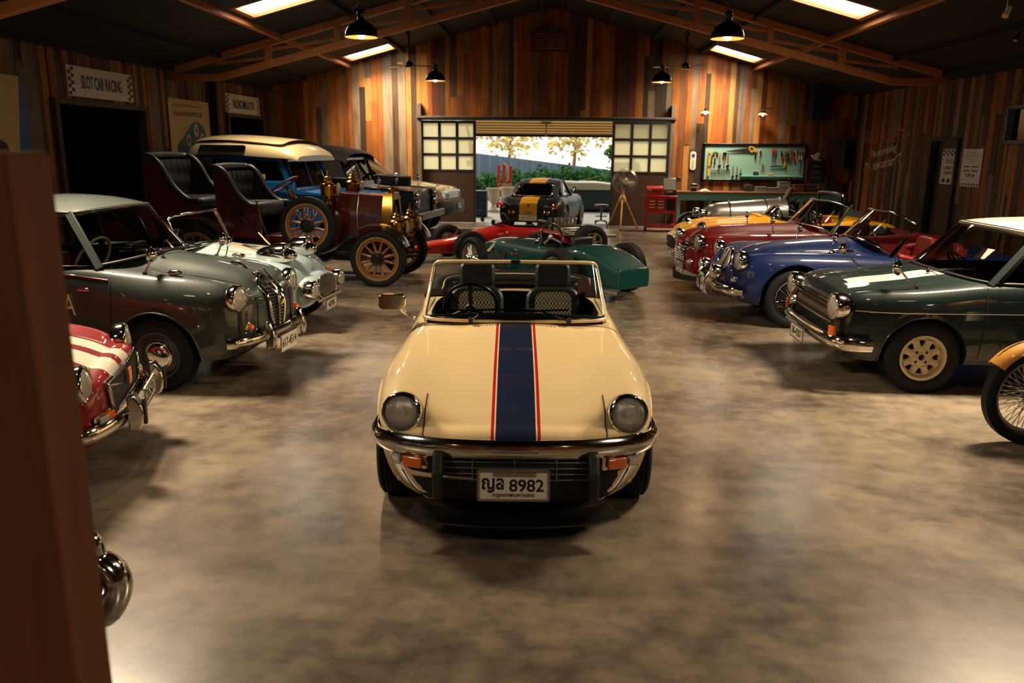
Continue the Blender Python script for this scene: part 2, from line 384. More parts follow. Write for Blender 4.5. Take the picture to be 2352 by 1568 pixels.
def skylights():
    t = thing('skylight', 'x', 'skylight', (0, 0, 0), 0, None)
    Q = Matrix.Rotation(math.atan(SL), 3, 'Y'); w = (SKX[1]-SKX[0])/math.cos(math.atan(SL)); l = .85; h = .05
    mb = MB(); lo = Q.transposed()
    for c, d in (((-w/2, 0, h/2), (.02, l, h)), ((w/2, 0, h/2), (.02, l, h)), ((0, -l/2, h/2), (w, .02, h)), ((0, l/2, h/2), (w, .02, h))): mb.box(c, d)
    mb.build('reveal', mat('pale skylight reveal', '#b58a5c', .6), t, smooth=0)
    f = MB()
    for c, d in (((-w/2-.03, 0, -.01), (.07, l+.1, .03)), ((w/2+.03, 0, -.01), (.07, l+.1, .03)), ((0, -l/2-.03, -.01), (w, .07, .03)), ((0, l/2+.03, -.01), (w, .07, .03))): f.box(c, d)
    f.build('lip', 'beam', t, smooth=0)
    MB().box((0, 0, h), (w, l, .01)).build('pane', 'sky', t, smooth=0)
    first = True; names = ['unseen, added behind the camera for light', 'high over the camera, out of view', 'in front of the brown roof truss', 'beside the plank gable wall']
    for sg in (-1, 1):
        for i, (y0, y1) in enumerate(SKY):
            lab = 'bright white skylight in the dark %s roof slope, %s' % ('left' if sg < 0 else 'right', names[i])
            loc = (sg*(SKX[0]+SKX[1])/2, (y0+y1)/2, roofz(4.275)+.02)
            r = t if first else dup(t, loc); first = False
            r.location = loc; r.rotation_euler = (0, -math.atan(SL), 0 if sg < 0 else PI); r['label'] = lab; r['group'] = 'roof skylights'
            cold = light('AREA', 'skylight_daylight', (loc[0], loc[1], loc[2]+.03), SKYW[i], (1, .80, .55), spread=math.radians(118), shape='RECTANGLE', size=.95, size_y=.75, rot=(0, sg*math.atan(SL), 0))
SKYW = (60, 300, 95, 170)
skylights()
# ------------------------------------------------------------ trusses
def truss():
    t = thing('roof_truss', 'brown timber truss crossing the hall in front of the plank gable', 'truss', (0, 15.6, 0), 0, 'roof trusses')
    sec = [(-.06, -.06), (.06, -.06), (.06, .06), (-.06, .06)]; s2 = [(-.025, -.025), (.025, -.025), (.025, .025), (-.025, .025)]
    lo = lambda x: 4.69-.257*abs(x)
    for sg in (-1, 1):
        MB().sweep([(0, 0, roofz(0)-.07), (sg*7.0, 0, roofz(7.0)-.07)], sec).build('top_chord', 'beam', t, bevel=.004)
        MB().sweep([(0, 0, lo(0)), (sg*6.1, 0, lo(6.1)), (sg*6.3, 0, lo(6.15)), (sg*7.07, 0, lo(6.15))], sec).build('bottom_chord', 'beam', t, bevel=.004)
        for i, x in enumerate((1.3, 2.6, 3.9, 5.2)):
            MB().sweep([(sg*x, 0, lo(x)+.03), (sg*x, 0, roofz(x)-.1)], [(-.055, -.05), (.055, -.05), (.055, .05), (-.055, .05)], up=(0, 1, 0)).build('post', 'beam', t)
            MB().sweep([(sg*(x-.05), 0, roofz(x)-.19), (sg*(x-1.25), 0, lo(x-1.25)+.12)], s2).build('brace', 'beam', t)
        MB().sweep([(sg*6.2, 0, roofz(6.2)-.17), (sg*5.25, 0, lo(5.25)+.12)], s2).build('brace', 'beam', t)
    MB().box((0, 0, 4.75), (.14, .1, .42)).build('king_post', 'steel', t)
    dup(t, (0, 8.75, 0), 0, 'nearest brown timber truss, only its sloping lower beams show in the top corners')
truss()
struct(MB().box((XL+.1, 17.42, 1.6), (.14, .16, 3.2)).build('trim_10', PLANK[7], bevel=.005))
# gable vent
t = thing('gable_vent', 'slatted wooden vent high in the dark gable peak', 'vent', (-.05, YB-.05, 4.18))
MB().prism([(-.45, 0), (.45, 0), (.45, .42), (0, .62), (-.45, .42)], (0, .02, 0), (1, 0, 0), (0, 0, 1), (0, -.04, 0)).build('frame', PLANK[4], t, smooth=0)
mb = MB()
for k in range(6): mb.box((0, -.03, .07+.065*k), (.78-(.0 if k < 5 else .1), .02, .035))
mb.build('slats', PLANK[1], t, smooth=0)
# ------------------------------------------------------------ sliding door panels
def sliding(n, x0, x1, y):
    w = x1-x0; cx = (x0+x1)/2; zb, z0, z1 = .015, 1.28, 2.54; mb = MB()
    p = struct(MB().box((cx, y, (zb+z0)/2), (w, .05, z0-zb)).build('door_%d' % n, mat('brown door boards', '#3a2416', .55, noise=(6., .3)), bevel=.004))
    for i in range(4): mb.box((x0+.03+(w-.06)*i/3, y, (z0+z1)/2), (.065, .06, z1-z0))
    for i in range(4): mb.box((cx, y, z0+.03+(z1-z0-.06)*i/3), (w, .062, .06))
    mb.box((x0+.02, y, .66), (.04, .06, 1.3)); mb.box((x1-.02, y, .66), (.04, .06, 1.3))
    mb.build('door_frame', 'iron', p, smooth=0)
    N = NT('frosted glass'); b = N.b; N.t.nodes.remove(b); d = N.n('BsdfDiffuse', {0: (*lin('#c8c39b'), 1)}); tl = N.n('BsdfTranslucent', {0: (*lin('#f2ecd2'), 1)})
    N.link(N.n('MixShader', {0: .92, 1: d.outputs[0], 2: tl.outputs[0]}), N.out.inputs[0])
    for i in range(3):
        for j in range(3):
            MB().box((x0+.03+(w-.06)*(i+.5)/3, y, z0+.03+(z1-z0-.06)*(j+.5)/3), ((w-.06)/3-.05, .008, (z1-z0-.06)/3-.05)).build('pane', N.m, p, smooth=0)
sliding(2, -3.24, -1.85, 21.06); sliding(3, 1.55, 2.96, 20.8)
mb = MB().tube([(-3.3, YB-.17, 2.6), (3.1, YB-.17, 2.6)], .03); struct(mb.build('trim_8', 'iron'))
# white strip on the floor below the right panel
struct(MB().box((2.2, 20.86, .006), (1.5, .05, .01)).build('trim_9', 'cream'))
# corrugated canopy hanging outside the doorway
N = NT('translucent corrugated sheet'); N.t.nodes.remove(N.b)
d = N.n('BsdfDiffuse', {0: (*lin('#b59a62'), 1)}); tl = N.n('BsdfTranslucent', {0: (*lin('#d9b678'), 1)})
N.link(N.n('MixShader', {0: .3, 1: d.outputs[0], 2: tl.outputs[0]}), N.out.inputs[0])
t = thing('door_canopy', 'corrugated awning sheet hanging across the top of the open doorway', 'awning', (0, 21.55, 0))
P = [[(x, .085*math.cos(2*PI*k/8)+.5*(1-(k/44)), 2.22+.35*k/44) for x in (-2.2, 2.0)] for k in range(45)]
MB().grid(P).build('sheet', N.m, t, smooth=180)
MB().box((-.1, -.02, 2.2), (4.3, .06, .06)).build('rail', 'iron', t)
mb = MB().tube([(-.09, -.1, 2.2), (-.09, .1, 2.52)], .02); mb.box((-.09, .1, 2.54), (.25, .1, .05)); mb.build('bracket', 'steel', t)
for x in (-2.1, 1.9): MB().box((x, -.2, 2.5), (.05, .42, .05)).build('support_arm', 'iron', t)
# ------------------------------------------------------------ right window
t = struct(bpy.data.objects.new('window_1', None)); COL.objects.link(t); t.location = (XR, 13.12, 2.33)
mb = MB()
for c, d in (((0, 0, .27), (.14, 1.8, .06)), ((0, 0, -.27), (.14, 1.8, .06)), ((0, -.87, 0), (.14, .06, .55)), ((0, .87, 0), (.14, .06, .55)), ((0, 0, 0), (.06, .04, .5))): mb.box(c, d)
struct(mb.build('window_frame', mat('navy window frame', '#16222e', .4), t, bevel=.006))
struct(MB().box((.03, 0, 0), (.006, 1.7, .5)).build('window_glass', 'glass', t))
# ------------------------------------------------------------ car building
def pchip(x, y, q):
    x, y, q = np.asarray(x, float), np.asarray(y, float), np.asarray(q, float); h = np.diff(x); d = np.diff(y)/h; m = np.zeros(len(x)); m[0], m[-1] = d[0], d[-1]
    for i in range(1, len(x)-1):
        if d[i-1]*d[i] > 0: w1, w2 = 2*h[i]+h[i-1], h[i]+2*h[i-1]; m[i] = (w1+w2)/(w1/d[i-1]+w2/d[i])
    k = np.clip(np.searchsorted(x, q)-1, 0, len(h)-1); t = (q-x[k])/h[k]; t2, t3 = t*t, t*t*t
    return (2*t3-3*t2+1)*y[k]+(t3-2*t2+t)*h[k]*m[k]+(-2*t3+3*t2)*y[k+1]+(t3-t2)*h[k]*m[k+1]
class Surf:
    """a car's outer skin: looks up points on it"""
    def __init__(s, v, f): s.b = BVHTree.FromPolygons([Vector(p) for p in v], f)
    def side(s, y, z, sg=1, e=.0):
        p, n, _, _ = s.b.ray_cast(Vector((3*sg, y, z)), Vector((-sg, 0, 0)))
        return p+n*e*(1 if n.x*sg > 0 else -1) if p else None
    def top(s, x, y, e=.0):
        p, n, _, _ = s.b.ray_cast(Vector((x, y, 4)), Vector((0, 0, -1)))
        return p+n*e*(1 if n.z > 0 else -1) if p else None
    def front(s, x, z, e=.0):
        p, n, _, _ = s.b.ray_cast(Vector((x, -2, z)), Vector((0, 1, 0)))
        return p+n*e*(1 if n.y < 0 else -1) if p else None
    def back(s, x, z, e=.0):
        p, n, _, _ = s.b.ray_cast(Vector((x, 9, z)), Vector((0, -1, 0)))
        return p+n*e*(1 if n.y > 0 else -1) if p else None
    def fn(s, x, z):
        p, n, _, _ = s.b.ray_cast(Vector((x, -2, z)), Vector((0, 1, 0))); return (p, n if n.y < 0 else -n)
def ellip(cx, cy, rx, ry, p=2.):
    """signed distance-like field of a superellipse"""
    return lambda x, y: ((abs(x-cx)/rx)**p+(abs(y-cy)/ry)**p)**(1/p)*min(rx, ry)-min(rx, ry)
def car_skin(T, nose=(.1, 2.), tail=(.1, 2.), arches=(), cockpit=None, ns=120, n=6, wells=True, prof=None, well_in=.26):
    """T rows: y, half width, bottom z, z of widest, wing top z, wing crown fraction, valley z, valley fraction, centre z"""
    T = np.array(T, float); q = np.linspace(T[0, 0], T[-1, 0], ns); c = [pchip(T[:, 0], T[:, k], q) for k in range(1, T.shape[1])]
    hw, zb, zw, zs, xf, zv, xv, zc = c[:8]
    tk = c[8] if len(c) > 8 else 1.
    K = [(hw*.93*tk, zb), (hw*(.45+.535*tk if len(c) > 8 else .985), zb+.35*(zw-zb)), (hw, zw), (hw*.985, zw+.55*(zs-zw)), (hw*(xf+(1-xf)*.62), zs-.14*(zs-zw)), (hw*xf, zs), (hw*xv, zv), (hw*xv*.5, zc-.25*(zc-zv)), (hw*0, zc)]
    K = np.array([[a+0*hw, b] for a, b in K]).transpose(2, 0, 1)           # ns, 9, 2
    g0 = 2*K[:, :1]-K[:, 1:2]; g1 = K[:, -2:-1]*np.array([-1, 1]); E = np.concatenate([g0, K, g1], 1); R = []
    for i in range(8):
        a, b, d, e = E[:, i], E[:, i+1], E[:, i+2], E[:, i+3]
        for j in range(n):
            t = j/n; R.append(.5*((2*b)+(d-a)*t+(2*a-5*b+4*d-e)*t*t+(3*b-a-3*d+e)*t**3))
    R.append(K[:, -1]); R = np.array(R).transpose(1, 0, 2); R[..., 0] = np.maximum(R[..., 0], 0)   # ns, 8n+1, 2
    full = np.concatenate([R, R[:, -2::-1]*np.array([-1, 1])], 1); k = full.shape[1]
    rows = [np.concatenate([full[i][:, :1], np.full((k, 1), q[i]), full[i][:, 1:]], 1) for i in range(ns)]
    def cap(row, b, p, sg, m=10):
        out = []; cz = (row[:, 2].min()+row[:, 2].max())/2
        for j in range(1, m+1):
            t = math.sin(j/m*PI/2); s_ = max(.0, 1-t**p)**(1/p) if j < m else .0
            r = row.copy(); r[:, 0] *= s_; r[:, 2] = cz+(r[:, 2]-cz)*s_; r[:, 1] += sg*b*t; out.append(r)
        return out
    rows = cap(rows[0], nose[0], nose[1], -1)[::-1]+rows+cap(rows[-1], tail[0], tail[1], 1)
    A = np.array(rows); nr = len(A); V = A.reshape(-1, 3).copy(); F, MI, top = [], [], []
    for i in range(nr-1):
        for j in range(k):
            j2 = (j+1) % k; F.append((i*k+j, i*k+j2, (i+1)*k+j2, (i+1)*k+j)); MI.append(1 if j == k-1 and 10 <= i < nr-11 else 0)
    S = Surf(V.tolist(), F); F = np.array(F); MI = np.array(MI); keep = np.ones(len(F), bool); S.row = A
    jj = np.arange(len(V)) % k; lo = (jj <= 5*n) | (jj >= k-1-5*n); hi = (jj >= 3*n) & (jj <= k-1-3*n)
    def cut(d, ok, snap):
        d = np.where(ok, d, 9.); fm = d[F]; rem = (fm.mean(1) < 0) & (fm.max(1) < 5) & keep & (MI == 0)
        keep[rem] = False
        vr = np.zeros(len(V), bool); vr[F[rem].ravel()] = True; vk = np.zeros(len(V), bool); vk[F[keep & (MI == 0)].ravel()] = True
        b = np.where(vr & vk)[0]; snap(b, d)
    for (yc, zc_, r) in arches:
        d = np.hypot(V[:, 1]-yc, V[:, 2]-zc_)-r
        ok = lo & (np.abs(V[:, 0]) > .25)
        def sn(b, d, yc=yc, zc_=zc_, r=r):
            v = V[b][:, 1:]-np.array([yc, zc_]); L = np.maximum(np.hypot(v[:, 0], v[:, 1]), 1e-6)
            V[b, 1:] = np.array([yc, zc_])+v*(r/L)[:, None]
        cut(d, ok, sn)
    if cockpit:
        f = np.vectorize(cockpit); d = f(V[:, 0], V[:, 1])
        def sn(b, d):
            for _ in range(3):
                x, y = V[b, 0], V[b, 1]; e = .004; d0 = f(x, y); gx = (f(x+e, y)-d0)/e; gy = (f(x, y+e)-d0)/e; g2 = np.maximum(gx*gx+gy*gy, 1e-4)
                V[b, 0] -= d0*gx/g2; V[b, 1] -= d0*gy/g2
        cut(d, hi, sn)
    mb = MB(); F = F[keep]; mb.v = [tuple(p) for p in V.tolist()]; mb.f = [tuple(p) for p in F.tolist()]; mb.mi = MI[keep].tolist()
    for (yc, zc_, r) in arches:
        for sg in (1, -1):
            P = []; xin = None
            for i in range(25):
                a = PI*(-.08+1.16*i/24); y, z = yc+r*math.cos(a), zc_+r*math.sin(a); p = S.side(y, z, sg)
                if p is None: continue
                P.append(p)
            if len(P) < 3: continue
            mx = max(abs(p.x) for p in P)-well_in
            if wells:
                mb.grid([[(p.x, p.y, p.z), (sg*mx, p.y, p.z), (sg*mx, yc, zc_-.05)] for p in P], 1)
            mb.tube([p+Vector((sg*.001, 0, 0)) for p in P], .008, 6)
    return S, mb
def fline(S, pts, e=.002, m=8):   # polyline projected on the nose
    o = []
    for (x0, z0), (x1, z1) in zip(pts, pts[1:]):
        o += [S.front(x0+(x1-x0)*i/m, z0+(z1-z0)*i/m, e) for i in range(m)]
    o.append(S.front(*pts[-1], e)); return [p for p in o if p is not None]
def tline(S, pts, e=.001, m=10):
    o = []
    for (x0, y0), (x1, y1) in zip(pts, pts[1:]):
        o += [S.top(x0+(x1-x0)*i/m, y0+(y1-y0)*i/m, e) for i in range(m)]
    o.append(S.top(*pts[-1], e)); return [p for p in o if p is not None]
def sline(S, pts, sg=1, e=.001, m=8):
    o = []
    for (y0, z0), (y1, z1) in zip(pts, pts[1:]):
        o += [S.side(y0+(y1-y0)*i/m, z0+(z1-z0)*i/m, sg, e) for i in range(m)]
    o.append(S.side(*pts[-1], sg, e)); return [p for p in o if p is not None]
def fpatch(S, out, e=.004, rings=8, c=None):
    """patch lying on the nose inside the outline (x, z)"""
    n = len(out); c = c or (sum(p[0] for p in out)/n, sum(p[1] for p in out)/n); P = []
    for i in range(rings+1):
        t = i/rings; row = []
        for x, z in out:
            p = S.front(c[0]+(x-c[0])*t, c[1]+(z-c[1])*t, e); row.append(p)
        P.append(row)
    last = Vector((c[0], 0, c[1]))
    for row in P:
        for i, p in enumerate(row):
            if p is None: row[i] = last
            else: last = p
    return P
def smooth_out(pts, n=4): return [(p.x, p.y) for p in crom([(a, b, 0) for a, b in pts], n, True)]
# ---- fittings
def headlight(root, p, d=(0, -1, 0), r=.09, ring='chrome', depth=.06, name='headlight', lens='lampglass', nose=.03):
    d = Vector(d).normalized()
    h = MB().lathe([(r*1.0, -depth), (r*1.13, -depth*.6), (r*1.15, 0), (r*1.1, .018), (r*1.0, .022), (r*.96, .006), (r*.97, -.01)], p, d, 32).build(name, ring, root, 60)
    MB().lathe([(r*.98, -.002), (r*.85, -r*.16), (r*.5, -r*.34), (r*.16, -r*.42), (.001, -r*.42)], p, d, 24).build('reflector', 'silver', h, 60)
    MB().ball(Vector(p)-d*r*.25, r*.16, 10, 8).build('bulb_shield', 'silver', h, 60)
    MB().lathe([(r*.99, .004), (r*.8, .008+nose*.45), (r*.45, .008+nose*.85), (.001, .008+nose)], p, d, 32).build('lens', lens, h, 80)
    return h
def small_lamp(root, p, d, r, m='amber', name='indicator', long=1.6, base='chrome'):
    d = Vector(d).normalized()
    h = MB().lathe([(r*1.25, -.02), (r*1.25, .004), (r*1.02, .008)], p, d, 16).build(name, base, root)
    MB().lathe([(r, .0), (r*.95, r*long*.5), (r*.6, r*long*.9), (.001, r*long)], p, d, 16).build('lens', m, h, 80); return h
def tyre_prof(R, rr, w, tread=3):
    q = [(rr, -w*.36), (rr+.012, -w*.46), (rr+(R-rr)*.45, -w*.52), (R-.022, -w*.47), (R-.006, -w*.4), (R, -w*.36)]
    for i in range(tread):
        x = -w*.28+w*.56*i/max(1, tread-1); q += [(R, x-.004), (R-.008, x-.003), (R-.008, x+.003), (R, x+.004)]
    return q+[(R, w*.36), (R-.006, w*.4), (R-.022, w*.47), (rr+(R-rr)*.45, w*.52), (rr+.012, w*.46), (rr, w*.36)]
def wheel(root, c, R, w, sg, style='steel', rr=None, col='black', hub='chrome', name='wheel', steer=0., ax=None, tread=3, plain=False):
    """tyre and rim; sg: +1 if the outer face looks to +x"""
    rr = rr or R*.62; A = Vector(ax) if ax is not None else Matrix.Rotation(steer, 3, 'Z') @ Vector((sg, 0, 0)); A.normalize(); c = Vector(c)
    t = MB().lathe(tyre_prof(R, rr, w, tread), c, A, 56).build(name, 'tyre', root, 50)
    if plain: return t
    X = Vector((0, 0, 1)).cross(A).normalized(); Y = A.cross(X).normalized(); pt = lambda r, a, h: c+X*(r*math.cos(a))+Y*(r*math.sin(a))+A*h
    if style in ('steel', 'alloy'):
        MB().lathe([(rr+.004, w*.42), (rr+.006, w*.46), (rr-.012, w*.45), (rr-.02, w*.34), (rr*.82, w*.25), (rr*.7, w*.3), (rr*.5, w*.33), (rr*.4, w*.3), (.001, w*.3)], c, A, 40).build('rim', col, t, 50)
        if hub: MB().lathe([(rr*.6, w*.29), (rr*.61, w*.36), (rr*.57, w*.4), (rr*.54, w*.39), (rr*.5, w*.44), (rr*.3, w*.5), (.001, w*.54)], c, A, 40).build('hubcap', hub, t, 50)
    elif style == 'wire':
        MB().lathe([(rr+.005, w*.44), (rr+.006, w*.48), (rr-.008, w*.47), (rr-.014, w*.38), (rr-.03, w*.1), (rr-.014, -w*.3), (rr+.004, -w*.4)], c, A, 44).build('rim', col, t, 60)
        sp = MB(); N = 20
        for i in range(N):
            a = 2*PI*i/N
            for k, (h0, h1, off) in enumerate(((w*.36, w*.42, .5), (w*.36, w*.42, -.5), (-w*.1, -w*.1, .35), (-w*.1, -w*.1, -.35))):
                sp.tube([pt(rr*.2, a+off+(k*.15), h0*(1.1 if k < 2 else 1)), pt(rr-.012, a+(k % 2)*.12+.08*k, w*.12)], .0028, 4)
        sp.build('spokes', col, t)
        MB().lathe([(rr*.2, -w*.2), (rr*.22, w*.3), (rr*.24, w*.42), (rr*.16, w*.5), (rr*.12, w*.62), (.001, w*.64)], c, A, 20).build('hub', hub, t, 50)
        kn = MB(); kn.box((0, 0, 0), (.001, .001, .001)); kn = MB()
        for sgn in (1, -1): kn.sweep([pt(0, 0, w*.6), pt(rr*.36*sgn, .4, w*.62)], [(-.012, -.008), (.012, -.008), (.012, .008), (-.012, .008)])
        kn.build('knock_off', hub, t, bevel=.003)
    elif style == 'wood':
        MB().lathe([(rr+.006, w*.3), (rr+.008, w*.5), (rr-.012, w*.5), (rr-.014, w*.2)], c, A, 48).build('rim_edge', 'brassy', t, 60)
        MB().lathe([(rr-.008, w*.38), (rr-.05, w*.36), (rr-.052, -w*.2), (rr-.008, -w*.22)], c, A, 48).build('felloe', col, t, 50)
        for i in range(12):
            a = 2*PI*(i+.5)/12
            MB().tube([pt(rr*.28, a, w*.12), pt(rr*.45, a, w*.12), pt(rr*.8, a, w*.12), pt(rr-.045, a, w*.12)], .021, 8, scale=[1.15, .95, .8, 1.1]).build('spoke', col, t, 60)
        h = MB().lathe([(rr*.34, w*.1), (rr*.34, w*.32), (rr*.3, w*.36), (rr*.16, w*.38), (rr*.14, w*.62), (.001, w*.64)], c, A, 28)
        for i in range(6): h.lathe([(.012, 0), (.012, .012), (.001, .014)], pt(rr*.25, 2*PI*i/6, w*.36), A, 8)
        h.build('hub', hub, t, 50)
    elif style == 'eight':
        MB().lathe([(rr*.9, w*.05), (.001, w*.05)], c, A, 32).build('backing', 'dark', t)
        MB().lathe([(rr+.008, w*.44), (rr+.01, w*.49), (rr-.012, w*.48), (rr-.018, w*.3), (rr*.88, w*.22), (rr*.8, w*.22), (rr*.79, w*.1)], c, A, 48).build('rim', col, t, 50)
        d = MB(); d.lathe([(rr*.5, w*.12), (rr*.52, w*.24), (rr*.4, w*.28), (rr*.22, w*.28), (rr*.2, w*.34), (rr*.15, w*.34), (rr*.14, w*.2), (.001, w*.2)], c, A, 40)
        for i in range(8):
            a = 2*PI*(i+.5)/8; P0, P1 = pt(rr*.45, a, w*.2), pt(rr*.84, a, w*.19)
            d.sweep([P0, (P0+P1)/2, P1], [(-.026, -.02), (.026, -.02), (.03, .005), (.016, .02), (-.016, .02), (-.03, .005)], up=A, scale=[1.05, .85, 1.15])
        d.build('spokes', col, t, 50)
        b = MB()
        for i in range(4): b.lathe([(rr*.065, w*.285), (rr*.06, w*.295), (.001, w*.295)], pt(rr*.32, PI/4+PI/2*i, 0), A, 12)
        b.lathe([(rr*.13, w*.22), (.001, w*.22)], c, A, 16)
        b.build('bolt_holes', 'dark', t)
    elif style == 'wide':
        MB().lathe([(rr+.004, w*.46), (rr+.006, w*.5), (rr-.014, w*.49), (rr-.025, w*.1), (rr*.8, -w*.05), (.001, -w*.05)], c, A, 40).build('rim', col, t, 50)
        d = MB()
        for i in range(6):
            a = 2*PI*i/6; d.sweep([pt(rr*.15, a, .02), pt(rr*.9, a, w*.1)], [(-.03, -.012), (.03, -.012), (.02, .014), (-.02, .014)], up=A)
        d.lathe([(rr*.3, 0), (rr*.3, w*.12), (.001, w*.16)], c, A, 20); d.build('spokes', col, t, 50)
    return t
def heading(x, y, a, right=True):
    """location and turn of a car whose nose is at (x, y); a: degrees the nose swings towards the camera"""
    return (x, y, 0), (math.radians(90-a) if right else -math.radians(90-a))
M['brassy'] = mat('brass rim edge', '#c8a866', .3, .8)
def plate(root, c, w, h, lines, d=(0, -1, 0), up=(0, 0, 1), name='number_plate', m='white', frame='steel', f=None):
    d = Vector(d).normalized(); v = (Vector(up)-d*Vector(up).dot(d)).normalized(); u = v.cross(d); c = Vector(c)
    p = MB().prism(rrect(w, h, .012), c-d*.006, u, v, d*.006).build(name, m, root, 30)
    o = rrect(w, h, .012); i = rrect(w-.02, h-.02, .008); f_ = MB(); n = len(o)
    a = [c+u*x+v*y+d*.0 for x, y in o]; b = [c+u*x+v*y+d*.006 for x, y in o]; e = [c+u*x+v*y+d*.006 for x, y in i]; g = [c+u*x+v*y+d*.0 for x, y in i]
    f_.grid([a, b, e, g], cv=True); f_.build('plate_rim', frame, p, 30)
    for L in lines:
        body, size, dz = L[:3]; wd = L[3] if len(L) > 3 else None
        text('plate_lettering', body, size, 'ink', p, c+v*dz, u, v, depth=.002, width=wd, bold=.012, f=L[4] if len(L) > 4 else f)
    return p
def mirrored(pts): return [(-x, y, z) for x, y, z in pts[:0:-1]]+list(pts)
def windscreen(root, base, top, fr=.014, m='chrome', g='glass', n=5, name='windscreen', brace=None):
    """base and top: half outlines (x >= 0, centre first)"""
    B = crom(mirrored(base), n); T = crom(mirrored(top), n)
    w = MB().grid([B, T]).build(name, g, root, 180)
    o = MB(); o.tube(B+T[::-1], fr, 8, closed=True); o.build('screen_frame', m, w, 180); return w
def steering(root, c, ax, r=.19, m='black', spoke='steel', n=3, rim=.012, col_len=.4, name='steering_wheel'):
    A = Vector(ax).normalized(); c = Vector(c); X = A.orthogonal().normalized() if abs(A.x) > .9 else Vector((1, 0, 0)); X = (X-A*X.dot(A)).normalized(); Y = A.cross(X)
    P = [c+X*math.cos(2*PI*i/32)*r+Y*math.sin(2*PI*i/32)*r for i in range(32)]
    w = MB().tube(P, rim, 8, closed=True).build(name, m, root, 180)
    s = MB()
    for i in range(n):
        a = -PI/2+2*PI*i/n; d = X*math.cos(a)+Y*math.sin(a); s.sweep([c-A*.03, c-A*.01+d*r*.97], [(-.014, -.003), (.014, -.003), (.014, .003), (-.014, .003)], up=A)
    s.lathe([(.035, -.04), (.035, -.02), (.001, -.012)], c, A, 16); s.build('wheel_spokes', spoke, w)
    if col_len: MB().tube([c-A*.03, c-A*col_len], .02, 8).build('steering_column', 'black', w)
    return w
def seat(root, c, w=.46, d=.48, h=.5, m='leather', lean=.2, name='seat', head=False, facing=1, pm=None):
    x, y, z = c; s = MB(); s.prism(rrect(w, d, .06), (x, y, z), (1, 0, 0), (0, 1, 0), (0, 0, .14)); o = s.build(name, m, root, 40, bevel=.03)
    R = Matrix.Rotation(-lean*facing, 3, 'X'); bk = MB(); pos = Vector((x, y+facing*d*.42, z+.1))
    bk.prism(rrect(w*.94, h, .1), pos+R @ Vector((0, 0, h/2)), R @ Vector((1, 0, 0)), R @ Vector((0, 0, 1)), R @ Vector((0, .1*facing, 0)))
    bk.build('backrest', m, o, 40, bevel=.025)
    if pm: MB().prism(rrect(w*.62, h*.8, .06), pos+R @ Vector((0, -.012*facing, h/2)), R @ Vector((1, 0, 0)), R @ Vector((0, 0, 1)), R @ Vector((0, .02*facing, 0))).build('seat_facing', pm, o, 40)
    if head:
        p = pos+R @ Vector((0, .05*facing, h+.09)); MB().prism(rrect(w*.62, .2, .05), p, R @ Vector((1, 0, 0)), R @ Vector((0, 0, 1)), R @ Vector((0, .09*facing, 0))).build('headrest', m, o, 40, bevel=.025)
    return o
def tub(root, x, y0, y1, z0, z1, m='leather', r=.15, name='cockpit_lining'):
    o = rrect(2*x, y1-y0, min(r, (y1-y0)/2.2)); cy = (y0+y1)/2; mb = MB()
    mb.grid([[(a, cy+b, z1) for a, b in o], [(a*.98, cy+b*.98, z0) for a, b in o], [(0, cy, z0) for a, b in o]], cv=True); return mb.build(name, m, root, 40)
def wing_mirror(root, p, foot, r=.055, face=(0, 1, 0), m='chrome', name='wing_mirror'):
    d = Vector(face).normalized(); k = MB(); k.tube(crom([foot, (Vector(foot)+Vector(p))/2+Vector((0, -.01, .0)), p], 4), .008, 8)
    k.lathe([(r, 0), (r*1.05, -.006), (r*.8, -.03), (r*.3, -.045), (.001, -.048)], p, d, 20); k.lathe([(r, 0), (.001, .002)], p, d, 20)
    k.lathe([(.02, 0), (.018, .012), (.001, .014)], foot, (0, 0, 1), 12); return k.build(name, m, root, 50)
def overrider(root, c, h=.2, w=.05, d=.07, m='chrome', name='overrider'):
    x, y, z = c; o = [(.02, -h*.5), (-d*.45, -h*.48), (-d*.85, -h*.36), (-d, -h*.12), (-d*.92, h*.14), (-d*.55, h*.36), (-d*.2, h*.5), (.02, h*.5)]
    return MB().prism([(q.x, q.y) for q in crom([(a, b, 0) for a, b in o], 3)], (x-w/2, y, z), (0, 1, 0), (0, 0, 1), (w, 0, 0)).build(name, m, root, 60, bevel=w*.38)
def wiper(root, a, b, c_):
    mb = MB(); mb.tube([a, b], .005, 6); mb.sweep([Vector(b)-(Vector(c_)-Vector(b)), b, c_], [(-.004, -.006), (.004, -.006), (.004, .006), (-.004, .006)]); mb.lathe([(.016, -.01), (.014, .02), (.001, .026)], a, (0, 0, 1), 10)
    return mb.build('wiper', 'rubber', root)
BUMP = [(-.012, -.05), (.004, -.052), (.02, -.03), (.026, 0), (.02, .03), (.004, .052), (-.012, .05), (-.004, 0)]
def bumper(root, pts, sc=1., m='chrome', name='bumper', sec=None):
    P = crom(mirrored(pts), 6); return MB().sweep(P, [(x*sc, z*sc) for x, z in (sec or BUMP)]).build(name, m, root, 60)
